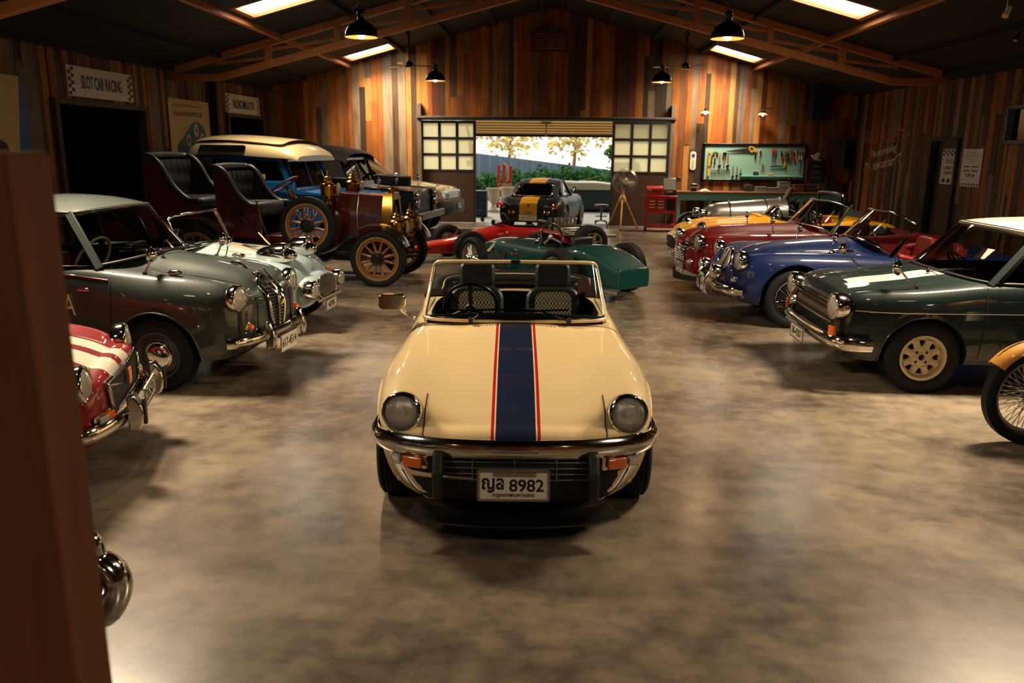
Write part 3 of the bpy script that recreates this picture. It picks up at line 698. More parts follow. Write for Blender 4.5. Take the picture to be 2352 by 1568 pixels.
def greenhouse(root, low, up, pillars, roofh, roofm, pillarm, g='glass', pw=.05, names=None, n=4, skirt=.03, over=1.0, dome=2.2, rails=True):
    """low/up: half rings (x >= 0) front centre -> rear centre; pillars: indices of posts"""
    k = len(low); L = [Vector(p) for p in low]; U = [Vector(p) for p in up]; names = names or {}
    def ring(P): return P+[Vector((-p.x, p.y, p.z)) for p in P[-2:0:-1]]
    Lr, Ur = ring(L), ring(U); m = len(Lr); pl = sorted(set(pillars) | {(m-i) % m for i in pillars})
    c = sum((p for p in Ur), Vector())/m
    for i in pl:
        a, b = Lr[i], Ur[i]; o = Vector((c.x-a.x, c.y-a.y, 0)).normalized()
        t = (Lr[(i+1) % m]-Lr[(i-1) % m]).normalized()
        MB().sweep([a+(a-b).normalized()*.03, a.lerp(b, .5), b], [(-pw*.25, -pw*.5), (pw*.25, -pw*.5), (pw*.25, pw*.5), (-pw*.25, pw*.5)], up=t).build('pillar', pillarm, root, 40, bevel=.006)
    for a, b in zip(pl, pl[1:]+[pl[0]+m]):
        seg = list(range(a, b+1)); A = [Lr[i % m] for i in seg]; B = [Ur[i % m] for i in seg]
        if len(seg) > 2: A, B = crom(A, 4), crom(B, 4)
        mid = (A[len(A)//2]+B[len(B)//2])/2; nm = 'windscreen' if mid.y < c.y and abs(mid.x) < .05 else 'rear_window' if abs(mid.x) < .05 else 'side_window'
        rows = [[p.lerp(q, t) for p, q in zip(A, B)] for t in (0, .5, 1)]
        w = MB().grid(rows).build(nm, g, root, 180)
        if rails: e = MB(); e.tube(A+B[::-1], .012, 6, closed=True); e.build('window_seal', 'rubber', w, 180)
    Uf = crom(Ur, n, True); c = sum((p for p in Uf), Vector())/len(Uf); rows = [[Vector((c.x+(p.x-c.x)*over, c.y+(p.y-c.y)*over, p.z-skirt)) for p in Uf]]
    for j in range(0, 13):
        s_ = 1-j/12; s_ = math.sin(s_*PI/2) if j else 1
        rows.append([Vector((c.x+(p.x-c.x)*s_*over, c.y+(p.y-c.y)*s_*over, p.z*s_+c.z*(1-s_)+roofh*max(0, 1-s_**dome))) for p in Uf])
    rf = MB().grid(rows, cv=True); rf.add([], []); return rf.build('roof', roofm, root, 50)
# ------------------------------------------------------------ cream two-seater in the middle of the floor
THAI = 'NotoSansThai-VariableFont_wdth,wght.woff2'
def cream_roadster():
    t = thing('convertible_car', 'cream open two-seater with a navy and red bonnet stripe, facing the camera mid-floor', 'car', (-.135, 3.63, 0), math.radians(2.42))
    P = striped('cream paint with racing stripe', '#e3c998', [(-.122, -.102, '#b01a1c'), (-.096, .096, '#0d1a38'), (.102, .122, '#b01a1c')], ymax=1.47)
    T = [(.16, .60, .20, .47, .565, .72, .57, .42, .575, .80), (.22, .65, .19, .48, .64, .78, .60, .45, .60, .82), (.32, .69, .18, .5, .70, .80, .635, .46, .63, .88), (.5, .722, .17, .5, .735, .80, .685, .48, .685, 1),
         (.8, .742, .17, .52, .755, .80, .735, .5, .745, 1), (1.1, .73, .17, .52, .775, .79, .765, .5, .785, 1), (1.45, .715, .17, .52, .79, .79, .80, .52, .825, 1), (1.75, .71, .17, .52, .80, .82, .805, .6, .83, 1),
         (2.3, .715, .17, .52, .79, .85, .80, .6, .82, 1), (2.75, .735, .17, .53, .82, .80, .80, .55, .82, 1), (3.2, .73, .2, .55, .82, .79, .80, .55, .81, 1), (3.6, .69, .3, .56, .76, .78, .76, .5, .77, 1), (3.72, .65, .34, .55, .72, .75, .72, .5, .73, 1)]
    cp = ellip(0, 2.06, .575, .53, 4.)
    S, mb = car_skin(T, nose=(.13, 2.6), tail=(.08, 2.5), arches=[(.68, .29, .345), (2.80, .29, .325)], cockpit=cp, ns=170, n=8)
    for sg in (1, -1):
        mb.tube(tline(S, [(sg*.445, .12), (sg*.445, .34)]), .0028, 5, mi=1)
        mb.tube(fline(S, [(sg*.445, .585), (sg*.445, .47)]), .0028, 5, mi=1)
        mb.tube(tline(S, [(sg*.66, 1.43), (sg*.6, 1.45), (sg*.3, 1.42), (0, 1.405)]), .002, 5, mi=1)
        mb.tube(sline(S, [(1.45, .78), (1.5, .3)], sg), .003, 5, mi=1)
    for i in range(-14, 15):
        p = S.top(i*.0175, 1.36, .001); mb.box(p, (.009, .008, .003), mi=1)
    mb.build('body', [P, 'dark'], t, 50)
    # nose below the bumper
    MB().grid(fpatch(S, smooth_out([(-.565, .375), (-.42, .385), (-.395, .47), (0, .485), (.395, .47), (.42, .385), (.565, .375), (.5, .26), (.35, .215), (0, .2), (-.35, .215), (-.5, .26)], 3), .006, 8)).build('front_valance', 'matte', t, 60)
    ch = MB(); ch.sweep(crom([(-.50, .1, .17), (-.3, .05, .15), (0, .03, .145), (.3, .05, .15), (.50, .1, .17)], 5), [(-.05, -.006), (.06, -.03), (.06, -.02), (-.05, .006)]); ch.build('chin_spoiler', 'black', t, 40)
    g = MB()
    for z in (.345, .375, .405, .435): g.tube(fline(S, [(-.385, z), (.385, z)], .012), .0045, 6)
    for x in (-.2, 0, .2): g.tube(fline(S, [(x, .34), (x, .455)], .014), .004, 6)
    g.build('grille', 'steel', t)
    for sg in (1, -1):
        headlight(t, (sg*.556, .17, .632), (sg*.08, -1, .17), .088, depth=.08, ring='chrome')
        b = MB().grid(fpatch(S, [(sg*.515+a, .425+b_) for a, b_ in rrect(.19, .075, .015)], .012, 4)).build('front_indicator', 'chrome', t)
        for nm, x, w, m in (('amber_lens', .487, .095, 'amber'), ('clear_lens', .567, .05, 'lampglass')):
            MB().prism(rrect(w, .055, .01), S.front(sg*x, .425, .01), (1, sg*.35, 0), (0, 0, 1), (sg*.006, -.022, 0)).build(nm, m, b, 40, bevel=.006)
        MB().sweep([(sg*.37, .085, .47), (sg*.37, .0, .46), (sg*.37, -.035, .40), (sg*.37, -.02, .29), (sg*.37, .07, .26)], [(-.035, -.02), (.035, -.02), (.035, .03), (-.035, .03)], up=(1, 0, 0)).build('overrider', 'rubber', t, 50, bevel=.012)
    bumper(t, [(0, .0, .505), (.3, .018, .505), (.53, .075, .505), (.65, .15, .505), (.70, .26, .505), (.70, .40, .505)], .95)
    MB().box((0, -.026, .508), (.22, .012, .02)).build('bumper_badge', 'steel', t, bevel=.004)
    p = plate(t, (-.005, -.045, .345), .345, .152, [('กรุงเทพมหานคร', .022, -.05, .2, THAI)], d=(0, -1, .12))
    for b_, x, w, h, f_ in (('ญล', -.098, .105, .072, THAI), ('8982', .062, .165, .062, None)): text('plate_lettering', b_, h, 'ink', p, (-.005+x, -.0428, .345), (1, 0, 0), (0, .12, 1), depth=.003, width=w, f=f_, bold=.02)
    MB().box((0, -.03, .4), (.2, .03, .02)).build('plate_bracket', 'steel', t)
    # wheels
    for y, sg in ((.70, 1), (.70, -1), (2.80, 1), (2.80, -1)): wheel(t, (sg*.655, y, .29), .29, .165, sg, 'steel', .165, 'steel', None, tread=5)
    # windscreen
    base = [(0, 1.40, .832), (.3, 1.42, .83), (.5, 1.475, .825), (.575, 1.53, .825), (.592, 1.57, .83)]
    top = [(0, 1.70, 1.168), (.3, 1.71, 1.166), (.48, 1.745, 1.16), (.53, 1.775, 1.145), (.545, 1.78, 1.11)]
    ws = windscreen(t, base, top, .013, M['creamrim'])
    mb = MB(); mb.tube(crom([(x*.975, y-.006, z+.012) for x, y, z in mirrored(base)], 5), .007, 6); mb.build('screen_trim', 'chrome', ws)
    for sg in (1, -1): MB().tube([(sg*.575, 1.545, .85), (sg*.532, 1.755, 1.12)], .006, 6).build('pillar_trim', 'chrome', ws)
    MB().box((0, 1.69, 1.17), (.06, .02, .022)).build('mirror_clip', 'black', ws, bevel=.004)
    MB().prism(rrect(.085, .1, .006), (.45, 1.635, 1.03), (1, .18, 0), (0, .6, .8), (0, -.001, 0)).build('tax_disc', 'pink', ws)
    text('tax_disc_lettering', '2570', .016, 'ink', ws, (.462, 1.65, 1.055), (1, .18, 0), (0, .6, .8), depth=.003)
    wiper(t, (-.28, 1.38, .836), (-.2, 1.5, .885), (-.52, 1.545, .87)); wiper(t, (.34, 1.4, .834), (.16, 1.485, .885), (-.02, 1.475, .88))
    # cockpit
    tub(t, .60, 1.50, 2.62, .26, .80, 'leather', .12)
    MB().sweep(crom([(-.56, 1.60, .80), (0, 1.56, .825), (.56, 1.60, .80)], 6), [(-.1, -.05), (.09, -.05), (.09, .02), (.03, .035), (-.08, .015)]).build('dashboard', 'matte', t)
    for x in (-.29, .29): seat(t, (x, 2.14, .34), .44, .46, .46, 'leather', .28, head=True, pm=M['tweed'])
    steering(t, (-.30, 1.80, .85), (0, 1, .45), .18, 'black', 'steel')
    mb = MB(); mb.sweep(crom([(-.58, 2.45, .80), (-.52, 2.72, .86), (0, 2.82, .88), (.52, 2.72, .86), (.58, 2.45, .80)], 6), [(math.cos(a)*.11, math.sin(a)*.065) for a in (2*PI*i/10 for i in range(10))])
    mb.build('folded_hood', 'leather', t, 60)
    mb = MB(); mb.tube(crom([(-.55, 2.42, .86), (-.48, 2.62, .925), (0, 2.70, .94), (.48, 2.62, .925), (.55, 2.42, .86)], 6), .006, 6); mb.build('hood_piping', 'creamrim', t)
    # door mirror (driver's side)
    mb = MB(); mb.tube(crom([(-.66, 1.62, .80), (-.72, 1.6, .84), (-.77, 1.58, .9)], 4), .013, 8)
    mb.prism(rrect(.17, .1, .03), (-.80, 1.60, .92), (1, .1, 0), (0, 0, 1), (0, -.06, 0)); mb.build('door_mirror', 'chrome', t, 40, bevel=.012)
M['creamrim'] = mat('cream enamel', '#d8c49a', .3, coat=1.)
def tweed():
    N = NT('check tweed'); tc = N.n('TexCoord'); ck = N.n('TexChecker', {'Vector': tc.outputs['Object'], 'Scale': 75., 'Color1': (*lin('#b8a988'), 1), 'Color2': (*lin('#2a2622'), 1)})
    N.link(ck, N.b.inputs['Base Color']); N.b.inputs['Roughness'].default_value = .9; return N.m
M['tweed'] = tweed()
cream_roadster()
# ------------------------------------------------------------ pendant lamps
M['bulb'] = mat('lit bulb', '#ffdca0', .5, emit=('#ffd9a0', 22.))
M['enamel'] = mat('pale lamp enamel', '#d9bb84', .4)
def pendants():
    t = thing('pendant_lamp', 'x', 'lamp', (0, 0, 0), 0, 'hanging dome lamps')
    R = .21; N = 12
    out = [(R*math.sin(a), R*.95*math.cos(a)-.0) for a in (PI/2*(1-i/N) for i in range(N+1))]
    prof = [(max(r, .045), z) for r, z in out if r > .045]+[(.045, .21), (.04, .26), (.05, .275), (.045, .31), (.02, .33), (.001, .335)]
    sh = MB().lathe(prof, (0, 0, 0), (0, 0, 1), 40).build('shade', 'black', t, 50)
    MB().lathe([(R*.985*math.sin(a), R*.93*math.cos(a)) for a in (PI/2*(1-i/N)+.02 for i in range(N+1))], (0, 0, 0), (0, 0, 1), 40).build('shade_lining', 'enamel', sh, 180)
    b = MB().ball((0, 0, .03), (.05, .05, .055), 16, 12).build('bulb', 'bulb', t, 180)
    MB().tube([(0, 0, .33), (0, 0, .9)], .006, 6).build('cord', 'black', t)
    w = MB()
    for s in (1, -1): w.tube([(s*.1, 0, .17), (s*.1, 0, .34), (0, 0, .42)], .003, 5)
    w.build('hanger_wire', 'steel', t)
    first = True
    for y, where in ((10.9, 'under the truss'), (17.85, 'beside the gable wall'), (3.9, 'above the camera, out of view'), (-3.0, 'unseen, added behind the camera for light')):
        for sg in (-1, 1):
            lab = 'lit black dome pendant lamp on the %s, %s' % ('left' if sg < 0 else 'right', where)
            loc = (-2.42 if sg < 0 else 2.2 if y < 12 else 2.31, y, 3.25); r = t if first else dup(t, loc); first = False; r.location = loc; r['label'] = lab; r['group'] = 'hanging dome lamps'
            light('SPOT', 'pendant_light', (loc[0], loc[1], 3.24), LAMPW[y], (1, .63, .3), shadow_soft_size=.05, spot_size=math.radians(150), spot_blend=.5)
LAMPW = {10.9: 90, 17.85: 110, 3.9: 80, -3.0: 40}
pendants()
# ------------------------------------------------------------ left row
def grey_saloon():
    loc, rz = heading(-2.22, 6.62, 6)
    t = thing('saloon_car', 'grey-green rounded saloon with an oval chrome grille, parked nose-out on the left', 'car', loc, rz)
    T = [(.14, .50, .30, .50, .74, .74, .73, .36, .80), (.2, .58, .27, .52, .82, .75, .79, .38, .86), (.34, .64, .25, .52, .87, .75, .835, .41, .915), (.55, .68, .24, .5, .90, .77, .88, .44, .965), (.8, .695, .23, .5, .915, .79, .915, .48, 1.005),
         (1.0, .70, .23, .5, .93, .83, .95, .56, 1.035), (1.3, .70, .23, .5, .95, .88, .965, .62, 1.03), (2.3, .70, .23, .5, .96, .90, .965, .62, 1.0), (2.9, .69, .24, .5, .96, .86, .965, .6, 1.0), (3.2, .64, .28, .5, .90, .82, .92, .55, .96), (3.38, .55, .34, .5, .74, .78, .75, .5, .78)]
    S, mb = car_skin(T, nose=(.09, 2.8), tail=(.08, 2.5), arches=[(.74, .29, .345), (2.72, .29, .34)], cockpit=ellip(0, 1.97, .60, .84, 5.), ns=150, n=8)
    for sg in (1, -1):
        mb.tube(tline(S, [(sg*.23, .2), (sg*.36, .5), (sg*.43, .75), (sg*.36, .95), (0, .97)]), .0035, 5, mi=1)
        mb.tube(sline(S, [(1.08, .93), (1.08, .3)], sg), .004, 5, mi=1); mb.tube(sline(S, [(2.05, .93), (2.07, .3)], sg), .004, 5, mi=1)
        mb.tube(fline(S, [(sg*.30, .76), (sg*.33, .36)]), .004, 5, mi=1)
    mb.build('body', [paint('grey green paint', '#2b312f', .3), 'dark'], t, 50)
    o = MB(); out = smooth_out([(0, .35), (-.08, .41), (-.135, .60), (-.125, .76), (-.07, .83), (0, .845), (.07, .83), (.125, .76), (.135, .60), (.08, .41)], 3)
    gr = MB().grid(fpatch(S, out, .012, 7)).build('grille_recess', 'dark', t, 60)
    o.tube([p for p in (S.front(x, z, .02) for x, z in out) if p], .016, 8, closed=True); o.build('grille_surround', 'chrome', t, 180)
    b = MB()
    for i in range(17):
        z = .385+.0265*i; w = .13*math.sqrt(max(.05, 1-((z-.61)/.25)**2)); b.tube(fline(S, [(-w, z), (w, z)], .016), .0042, 6)
    b.tube(fline(S, [(0, .37), (0, .86)], .03), .01, 6); b.build('grille', 'steel', t)
    mb = MB(); mb.tube(crom([S.front(-.1, .85, .035), S.front(-.04, .70, .05), S.front(0, .6, .055), S.front(.04, .70, .05), S.front(.1, .85, .035)], 4), .008, 6); mb.build('grille_emblem', 'chrome', t)
    for sg in (1, -1):
        headlight(t, (sg*.50, .12, .735), (sg*.08, -1, .04), .094, depth=.06)
        small_lamp(t, S.front(sg*.44, .5, .0), (sg*.1, -1, 0), .03, 'amber'); overrider(t, (sg*.30, -.02, .40), .24, .06, .06)
        p = S.top(sg*.53, .62); mb = MB(); mb.ball(p+Vector((0, 0, .025)), (.022, .065, .022), 12, 10); mb.build('side_lamp', 'chrome', t)
        wing_mirror(t, S.top(sg*.56, .85)+Vector((0, -.06, .15)), S.top(sg*.56, .85), .06)
    bumper(t, [(0, .0, .40), (.3, .01, .40), (.5, .045, .40), (.60, .10, .40), (.64, .17, .40)], .85)
    MB().box((0, .05, .38), (.5, .1, .03)).build('bumper_iron', 'dark', t)
    plate(t, (.06, -.03, .285), .34, .14, [('617-4514', .075, 0, .28)], d=(0, -1, -.05), frame='white')
    for y, sg in ((.74, 1), (.74, -1), (2.72, 1), (2.72, -1)): wheel(t, (sg*.60, y, .29), .29, .15, sg, 'steel', .185, M['grey'], 'chrome')
    tub(t, .59, 1.17, 2.8, .26, .95, 'leather')
    low = [(0, 1.21, 1.035), (.3, 1.25, 1.025), (.5, 1.35, 1.0), (.605, 1.47, .975), (.645, 1.78, .965), (.655, 2.3, .965), (.63, 2.8, .97), (.45, 3.08, .97), (0, 3.16, .98)]
    up = [(0, 1.58, 1.40), (.26, 1.60, 1.395), (.43, 1.66, 1.385), (.515, 1.74, 1.375), (.555, 1.92, 1.385), (.57, 2.3, 1.39), (.54, 2.66, 1.38), (.38, 2.86, 1.36), (0, 2.92, 1.36)]
    low = [(x, y-(.26 if y < 2.5 else .2), z) for x, y, z in low]; up = [(x, y-(.26 if y < 2.5 else .2), z) for x, y, z in up]
    greenhouse(t, low, up, [3, 4, 5, 6, 7], .10, M['greyroof'], M['greyroof'], 'glass', pw=.06, over=1.03, skirt=.035)
    for x in (-.3, .3): seat(t, (x, 1.95, .36), .46, .5, .5, 'redleather', .2)
    steering(t, (-.3, 1.47, .98), (0, 1, .5), .2, 'cream', 'steel')
    wiper(t, (-.2, .92, 1.04), (-.15, .95, 1.06), (-.45, 1.12, 1.07)); wiper(t, (.2, .92, 1.04), (.25, .98, 1.06), (.02, 1.02, 1.1))
    MB().tube(crom([(0, .28, .885), (0, .33, .93), (0, .42, .945)], 4), .012, 8).build('bonnet_mascot', 'chrome', t)
    text('door_lettering', 'A', .17, M['cream'], t, S.side(1.42, .68, 1)+Vector((.012, 0, 0)), (0, 1, 0), (0, 0, 1), width=.1)
    text('door_lettering', 'A', .17, M['cream'], t, S.side(1.42, .68, -1)-Vector((.012, 0, 0)), (0, -1, 0), (0, 0, 1), width=.1)
    MB().box(S.side(1.3, .8, -1), (.03, .1, .025)).build('door_handle', 'chrome', t, bevel=.006)
    for sg in (-1, 1): MB().tube([p+Vector((0, 0, .004)) for p in sline(S, [(1.1, .87), (1.4, .9), (2.03, .9)], sg, .002)], .006, 6).build('waist_trim', 'chrome', t)
M['grey'] = mat('grey wheel paint', '#262a28', .4); M['greyroof'] = paint('grey roof paint', '#353b38', .35)
grey_saloon()
def pale_sportscar():
    loc, rz = heading(-2.36, 8.5, 4)
    t = thing('open_sports_car', 'pale blue-white open sports car with twin pod headlamps on its bonnet', 'car', loc, rz)
    P = paint('pale blue paint', '#93a6aa', .3)
    T = [(.12, .47, .28, .42, .56, .72, .58, .42, .60), (.18, .56, .26, .44, .64, .75, .66, .44, .69), (.3, .62, .24, .46, .72, .77, .72, .46, .755), (.48, .66, .23, .48, .765, .78, .755, .48, .795), (.8, .675, .23, .5, .79, .79, .79, .5, .84), (1.2, .675, .23, .5, .81, .82, .83, .6, .885),
         (2.0, .675, .23, .5, .80, .86, .82, .62, .86), (2.7, .67, .24, .5, .80, .80, .79, .55, .81), (3.2, .62, .28, .5, .72, .78, .71, .5, .73), (3.45, .5, .36, .5, .58, .75, .58, .5, .6)]
    S, mb = car_skin(T, nose=(.15, 2.3), tail=(.1, 2.3), arches=[(.50, .28, .315), (2.53, .28, .315)], cockpit=ellip(0, 1.88, .54, .5, 4.), ns=130, n=7)
    for sg in (1, -1): mb.tube(sline(S, [(1.1, .78), (1.12, .32)], sg), .004, 5, mi=1)
    mb.build('body', [P, 'dark'], t, 50)
    out = smooth_out([(-.27, .42), (-.24, .52), (0, .56), (.24, .52), (.27, .42), (.2, .36), (0, .345), (-.2, .36)], 4)
    MB().grid(fpatch(S, out, .008, 7)).build('grille_recess', 'dark', t, 60)
    m = MB(); m.tube([p for p in (S.front(x, z, .014) for x, z in out) if p], .012, 8, closed=True); m.build('grille_surround', 'chrome', t, 180)
    g = MB()
    for i in range(8):
        z = .375+.022*i; w = .255*math.sqrt(max(.1, 1-((z-.45)/.115)**2)); g.tube(fline(S, [(-w, z), (w, z)], .014), .004, 5)
    for i in range(-9, 10): w = .095*math.sqrt(max(.05, 1-(i*.027/.27)**2)); g.tube(fline(S, [(i*.027, .45-w), (i*.027, .45+w)], .014), .003, 5)
    g.build('grille', 'steel', t)
    for sg in (1, -1):
        headlight(t, (sg*.30, .30, .83), (sg*.02, -1, .05), .088, depth=.15)
        q = MB(); q.ball((sg*.30, .40, .80), (.10, .22, .10), 18, 12); q.build('lamp_pod', 'chrome', t, 180)
        headlight(t, (sg*.42, -.03, .47), (0, -1, .05), .085, depth=.09, name='fog_lamp'); small_lamp(t, S.front(sg*.5, .55, 0) or (sg*.5, .15, .55), (sg*.3, -1, 0), .03, 'amber')
        MB().tube([(sg*.42, .02, .47), (sg*.42, .1, .36), (sg*.36, .14, .33)], .014).build('lamp_bracket', 'chrome', t)
    q = S.top(.55, .7); MB().ball(q+Vector((0, 0, .022)), (.02, .06, .02), 12, 8).build('side_lamp', 'chrome', t); wing_mirror(t, S.top(-.5, .85)+Vector((0, -.03, .16)), S.top(-.5, .85), .05)
    MB().grid([[S.top(x*.3, .7+y, .003) for x in (-.9, -.3, .3, .9)] for y in (0, .12, .24, .36)]).build('bonnet_decal', mat('orange decal', '#b08a62', .4), t)
    ar = MB(); ar.prism([(-.2, -.02), (.05, -.02), (.05, -.07), (.2, 0), (.05, .07), (.05, .02), (-.2, .02)], S.top(0, .86, .006), (.5, .85, 0), (.85, -.5, 0), (0, 0, .003)); ar.build('decal_arrow', 'ink', t)
    MB().prism(rrect(.08, .035, .015), S.front(0, .63, .004), (1, 0, 0), (0, .5, 1), (0, -.006, .003)).build('nose_badge', 'steel', t)
    plate(t, (0, -.06, .26), .34, .12, [('4098', .07, 0, .2)]); MB().tube([(-.36, -.03, .33), (.36, -.03, .33)], .02, 8).build('bumper', 'chrome', t)
    for y, sg in ((.50, 1), (.50, -1), (2.53, 1), (2.53, -1)): wheel(t, (sg*.57, y, .28), .28, .14, sg, 'steel', .18, 'steel', 'chrome')
    ws = windscreen(t, [(0, 1.18, .885), (.3, 1.20, .882), (.52, 1.26, .87), (.57, 1.3, .86)], [(0, 1.36, 1.20), (.3, 1.37, 1.20), (.48, 1.4, 1.19), (.525, 1.42, 1.16)], .014)
    MB().prism(rrect(.07, .1, .005), (.43, 1.335, 1.06), (1, .2, 0), (0, .5, .85), (0, -.001, 0)).build('tax_disc', 'pink', ws)
    MB().prism(rrect(.05, .09, .005), (.455, 1.37, 1.13), (1, .2, 0), (0, .5, .85), (0, -.001, 0)).build('windscreen_sticker', M['cream'], ws)
    tub(t, .54, 1.38, 2.4, .25, .82); steering(t, (-.27, 1.54, .86), (0, 1, .4), .19)
    for x in (-.26, .26): seat(t, (x, 1.95, .34), .42, .44, .42, 'leather', .2)
    MB().sweep([(-.52, 1.34, .84), (.52, 1.34, .84)], [(-.06, -.08), (.05, -.08), (.05, .02), (-.03, .03)]).build('dashboard', 'matte', t, bevel=.015)
pale_sportscar()
def red_coupe():
    loc, rz = heading(-2.50, 4.72, -17)
    t = thing('open_sports_car', 'red sports car with two white bonnet stripes behind the wooden post', 'car', loc, rz)
    P = striped('red paint with white stripes', '#74020a', [(-.25, -.05, '#cfc5b2'), (.05, .25, '#cfc5b2')], ymax=1.45)
    T = [(.2, .66, .28, .44, .62, .74, .63, .48, .655), (.3, .70, .27, .46, .685, .77, .68, .5, .70), (.5, .735, .26, .48, .74, .79, .735, .52, .755), (.9, .755, .25, .5, .79, .80, .79, .54, .815), (1.5, .755, .25, .5, .835, .82, .855, .6, .88),
         (2.2, .755, .25, .5, .83, .86, .84, .6, .85), (3.1, .75, .26, .5, .83, .8, .82, .55, .83), (3.7, .68, .34, .5, .74, .78, .74, .5, .75)]
    S, mb = car_skin(T, nose=(.12, 3.), tail=(.1, 3.), arches=[(.80, .30, .335), (3.05, .30, .335)], cockpit=ellip(0, 2.2, .60, .55, 4.), ns=120, n=7)
    mb.build('body', [P, 'dark'], t, 50)
    out = [(-.42, .58), (.42, .58), (.40, .46), (.36, .40), (-.36, .40), (-.40, .46)]
    ring = []
    for (x0, z0), (x1, z1) in zip(out, out[1:]+out[:1]): ring += [(x0+(x1-x0)*i/6, z0+(z1-z0)*i/6) for i in range(6)]
    MB().grid(fpatch(S, ring, .008, 6)).build('grille_recess', 'matte', t, 60)
    m = MB(); m.tube([p for p in (S.front(x, z, .016) for x, z in ring) if p], .013, 8, closed=True); m.build('grille_surround', 'chrome', t, 60)
    MB().prism([(-.035, -.05), (.035, -.05), (.035, .05), (-.035, .05)], S.front(0, .52, .03), (1, 0, 0), (0, 0, 1), (0, -.01, 0)).build('grille_badge', 'amber', t, bevel=.004)
    for sg in (1, -1):
        headlight(t, (sg*.57, .17, .625), (sg*.06, -1, .08), .095, depth=.075)
        b = MB().grid(fpatch(S, [(sg*.52+a, .41+c) for a, c in rrect(.2, .085, .012)], .014, 4)).build('front_indicator', 'chrome', t)
        for nm, x, w, mm in (('amber_lens', .465, .075, 'amber'), ('clear_lens', .55, .085, 'lampglass')):
            MB().prism(rrect(w, .06, .008), S.front(sg*x, .41, .014) or (sg*x, .1, .41), (1, sg*.3, 0), (0, 0, 1), (sg*.004, -.018, 0)).build(nm, mm, b, bevel=.005)
        o = overrider(t, (sg*.37, -.02, .40), .22, .08, .065); MB().prism(rrect(.045, .16, .02), (sg*.37, -.078, .40), (1, 0, 0), (0, 0, 1), (0, -.02, 0)).build('rubber_face', 'rubber', o, bevel=.006)
    bumper(t, [(0, .0, .37), (.35, .02, .37), (.6, .09, .37), (.71, .18, .37), (.735, .34, .37)], .8)
    plate(t, (0, -.06, .42), .36, .12, [('26501', .075, 0, .28)])
    for y, sg in ((.80, 1), (.80, -1), (3.05, 1), (3.05, -1)): wheel(t, (sg*.64, y, .30), .30, .155, sg, 'wire', .19, 'chrome', 'chrome')
    windscreen(t, [(0, 1.42, .88), (.3, 1.45, .875), (.56, 1.55, .86)], [(0, 1.72, 1.22), (.3, 1.74, 1.215), (.52, 1.82, 1.19)], .013, 'steel')
    tub(t, .60, 1.66, 2.72, .26, .83)
    for x in (-.3, .3): seat(t, (x, 2.25, .34), .45, .46, .46)
    steering(t, (-.3, 1.86, .87), (0, 1, .4), .19)
red_coupe()
def hidden_saloon():
    loc, rz = heading(-1.36, 2.03, -24)
    t = thing('saloon_car', 'dark car hidden behind the wooden post, only its chrome overrider showing', 'car', loc, rz)
    T = [(.16, .6, .28, .48, .68, .76, .68, .5, .70), (.3, .68, .26, .5, .76, .78, .75, .5, .77), (.8, .74, .24, .52, .84, .8, .84, .55, .86), (1.4, .76, .24, .52, .9, .84, .9, .6, .94), (2.2, .76, .24, .52, .92, .88, .92, .6, .95), (2.9, .74, .26, .5, .88, .8, .88, .5, .9)]
    S, mb = car_skin(T, nose=(.1, 3.), tail=(.1, 3.), arches=[(.78, .3, .34)], ns=70, n=6); mb.build('body', [paint('dark blue paint', '#10151c'), 'dark'], t, 50)
    for sg in (1, -1):
        headlight(t, (sg*.55, .16, .66), (0, -1, 0), .09, depth=.1); wheel(t, (sg*.64, .78, .3), .3, .15, sg, 'steel', .19, 'grey', 'chrome')
        o = MB(); P = crom([(sg*.36, .02, .35), (sg*.36, -.055, .39), (sg*.36, -.085, .49), (sg*.36, -.045, .57), (sg*.36, -.035, .63), (sg*.36, .0, .65)], 5)
        o.sweep(P, [(math.cos(a)*.055, math.sin(a)*.06) for a in (2*PI*i/14 for i in range(14))], up=(1, 0, 0), scale=[.7+.5*math.sin(PI*min(1, i/16.)) if i < 16 else .7 for i in range(26)]); o.build('overrider', 'chrome', t, 180)
    bumper(t, [(0, .0, .42), (.4, .02, .42), (.62, .09, .42), (.7, .25, .42)], .9)
    plate(t, (-.1, -.07, .69), .3, .09, [('4207', .05, 0, .2)])
hidden_saloon()
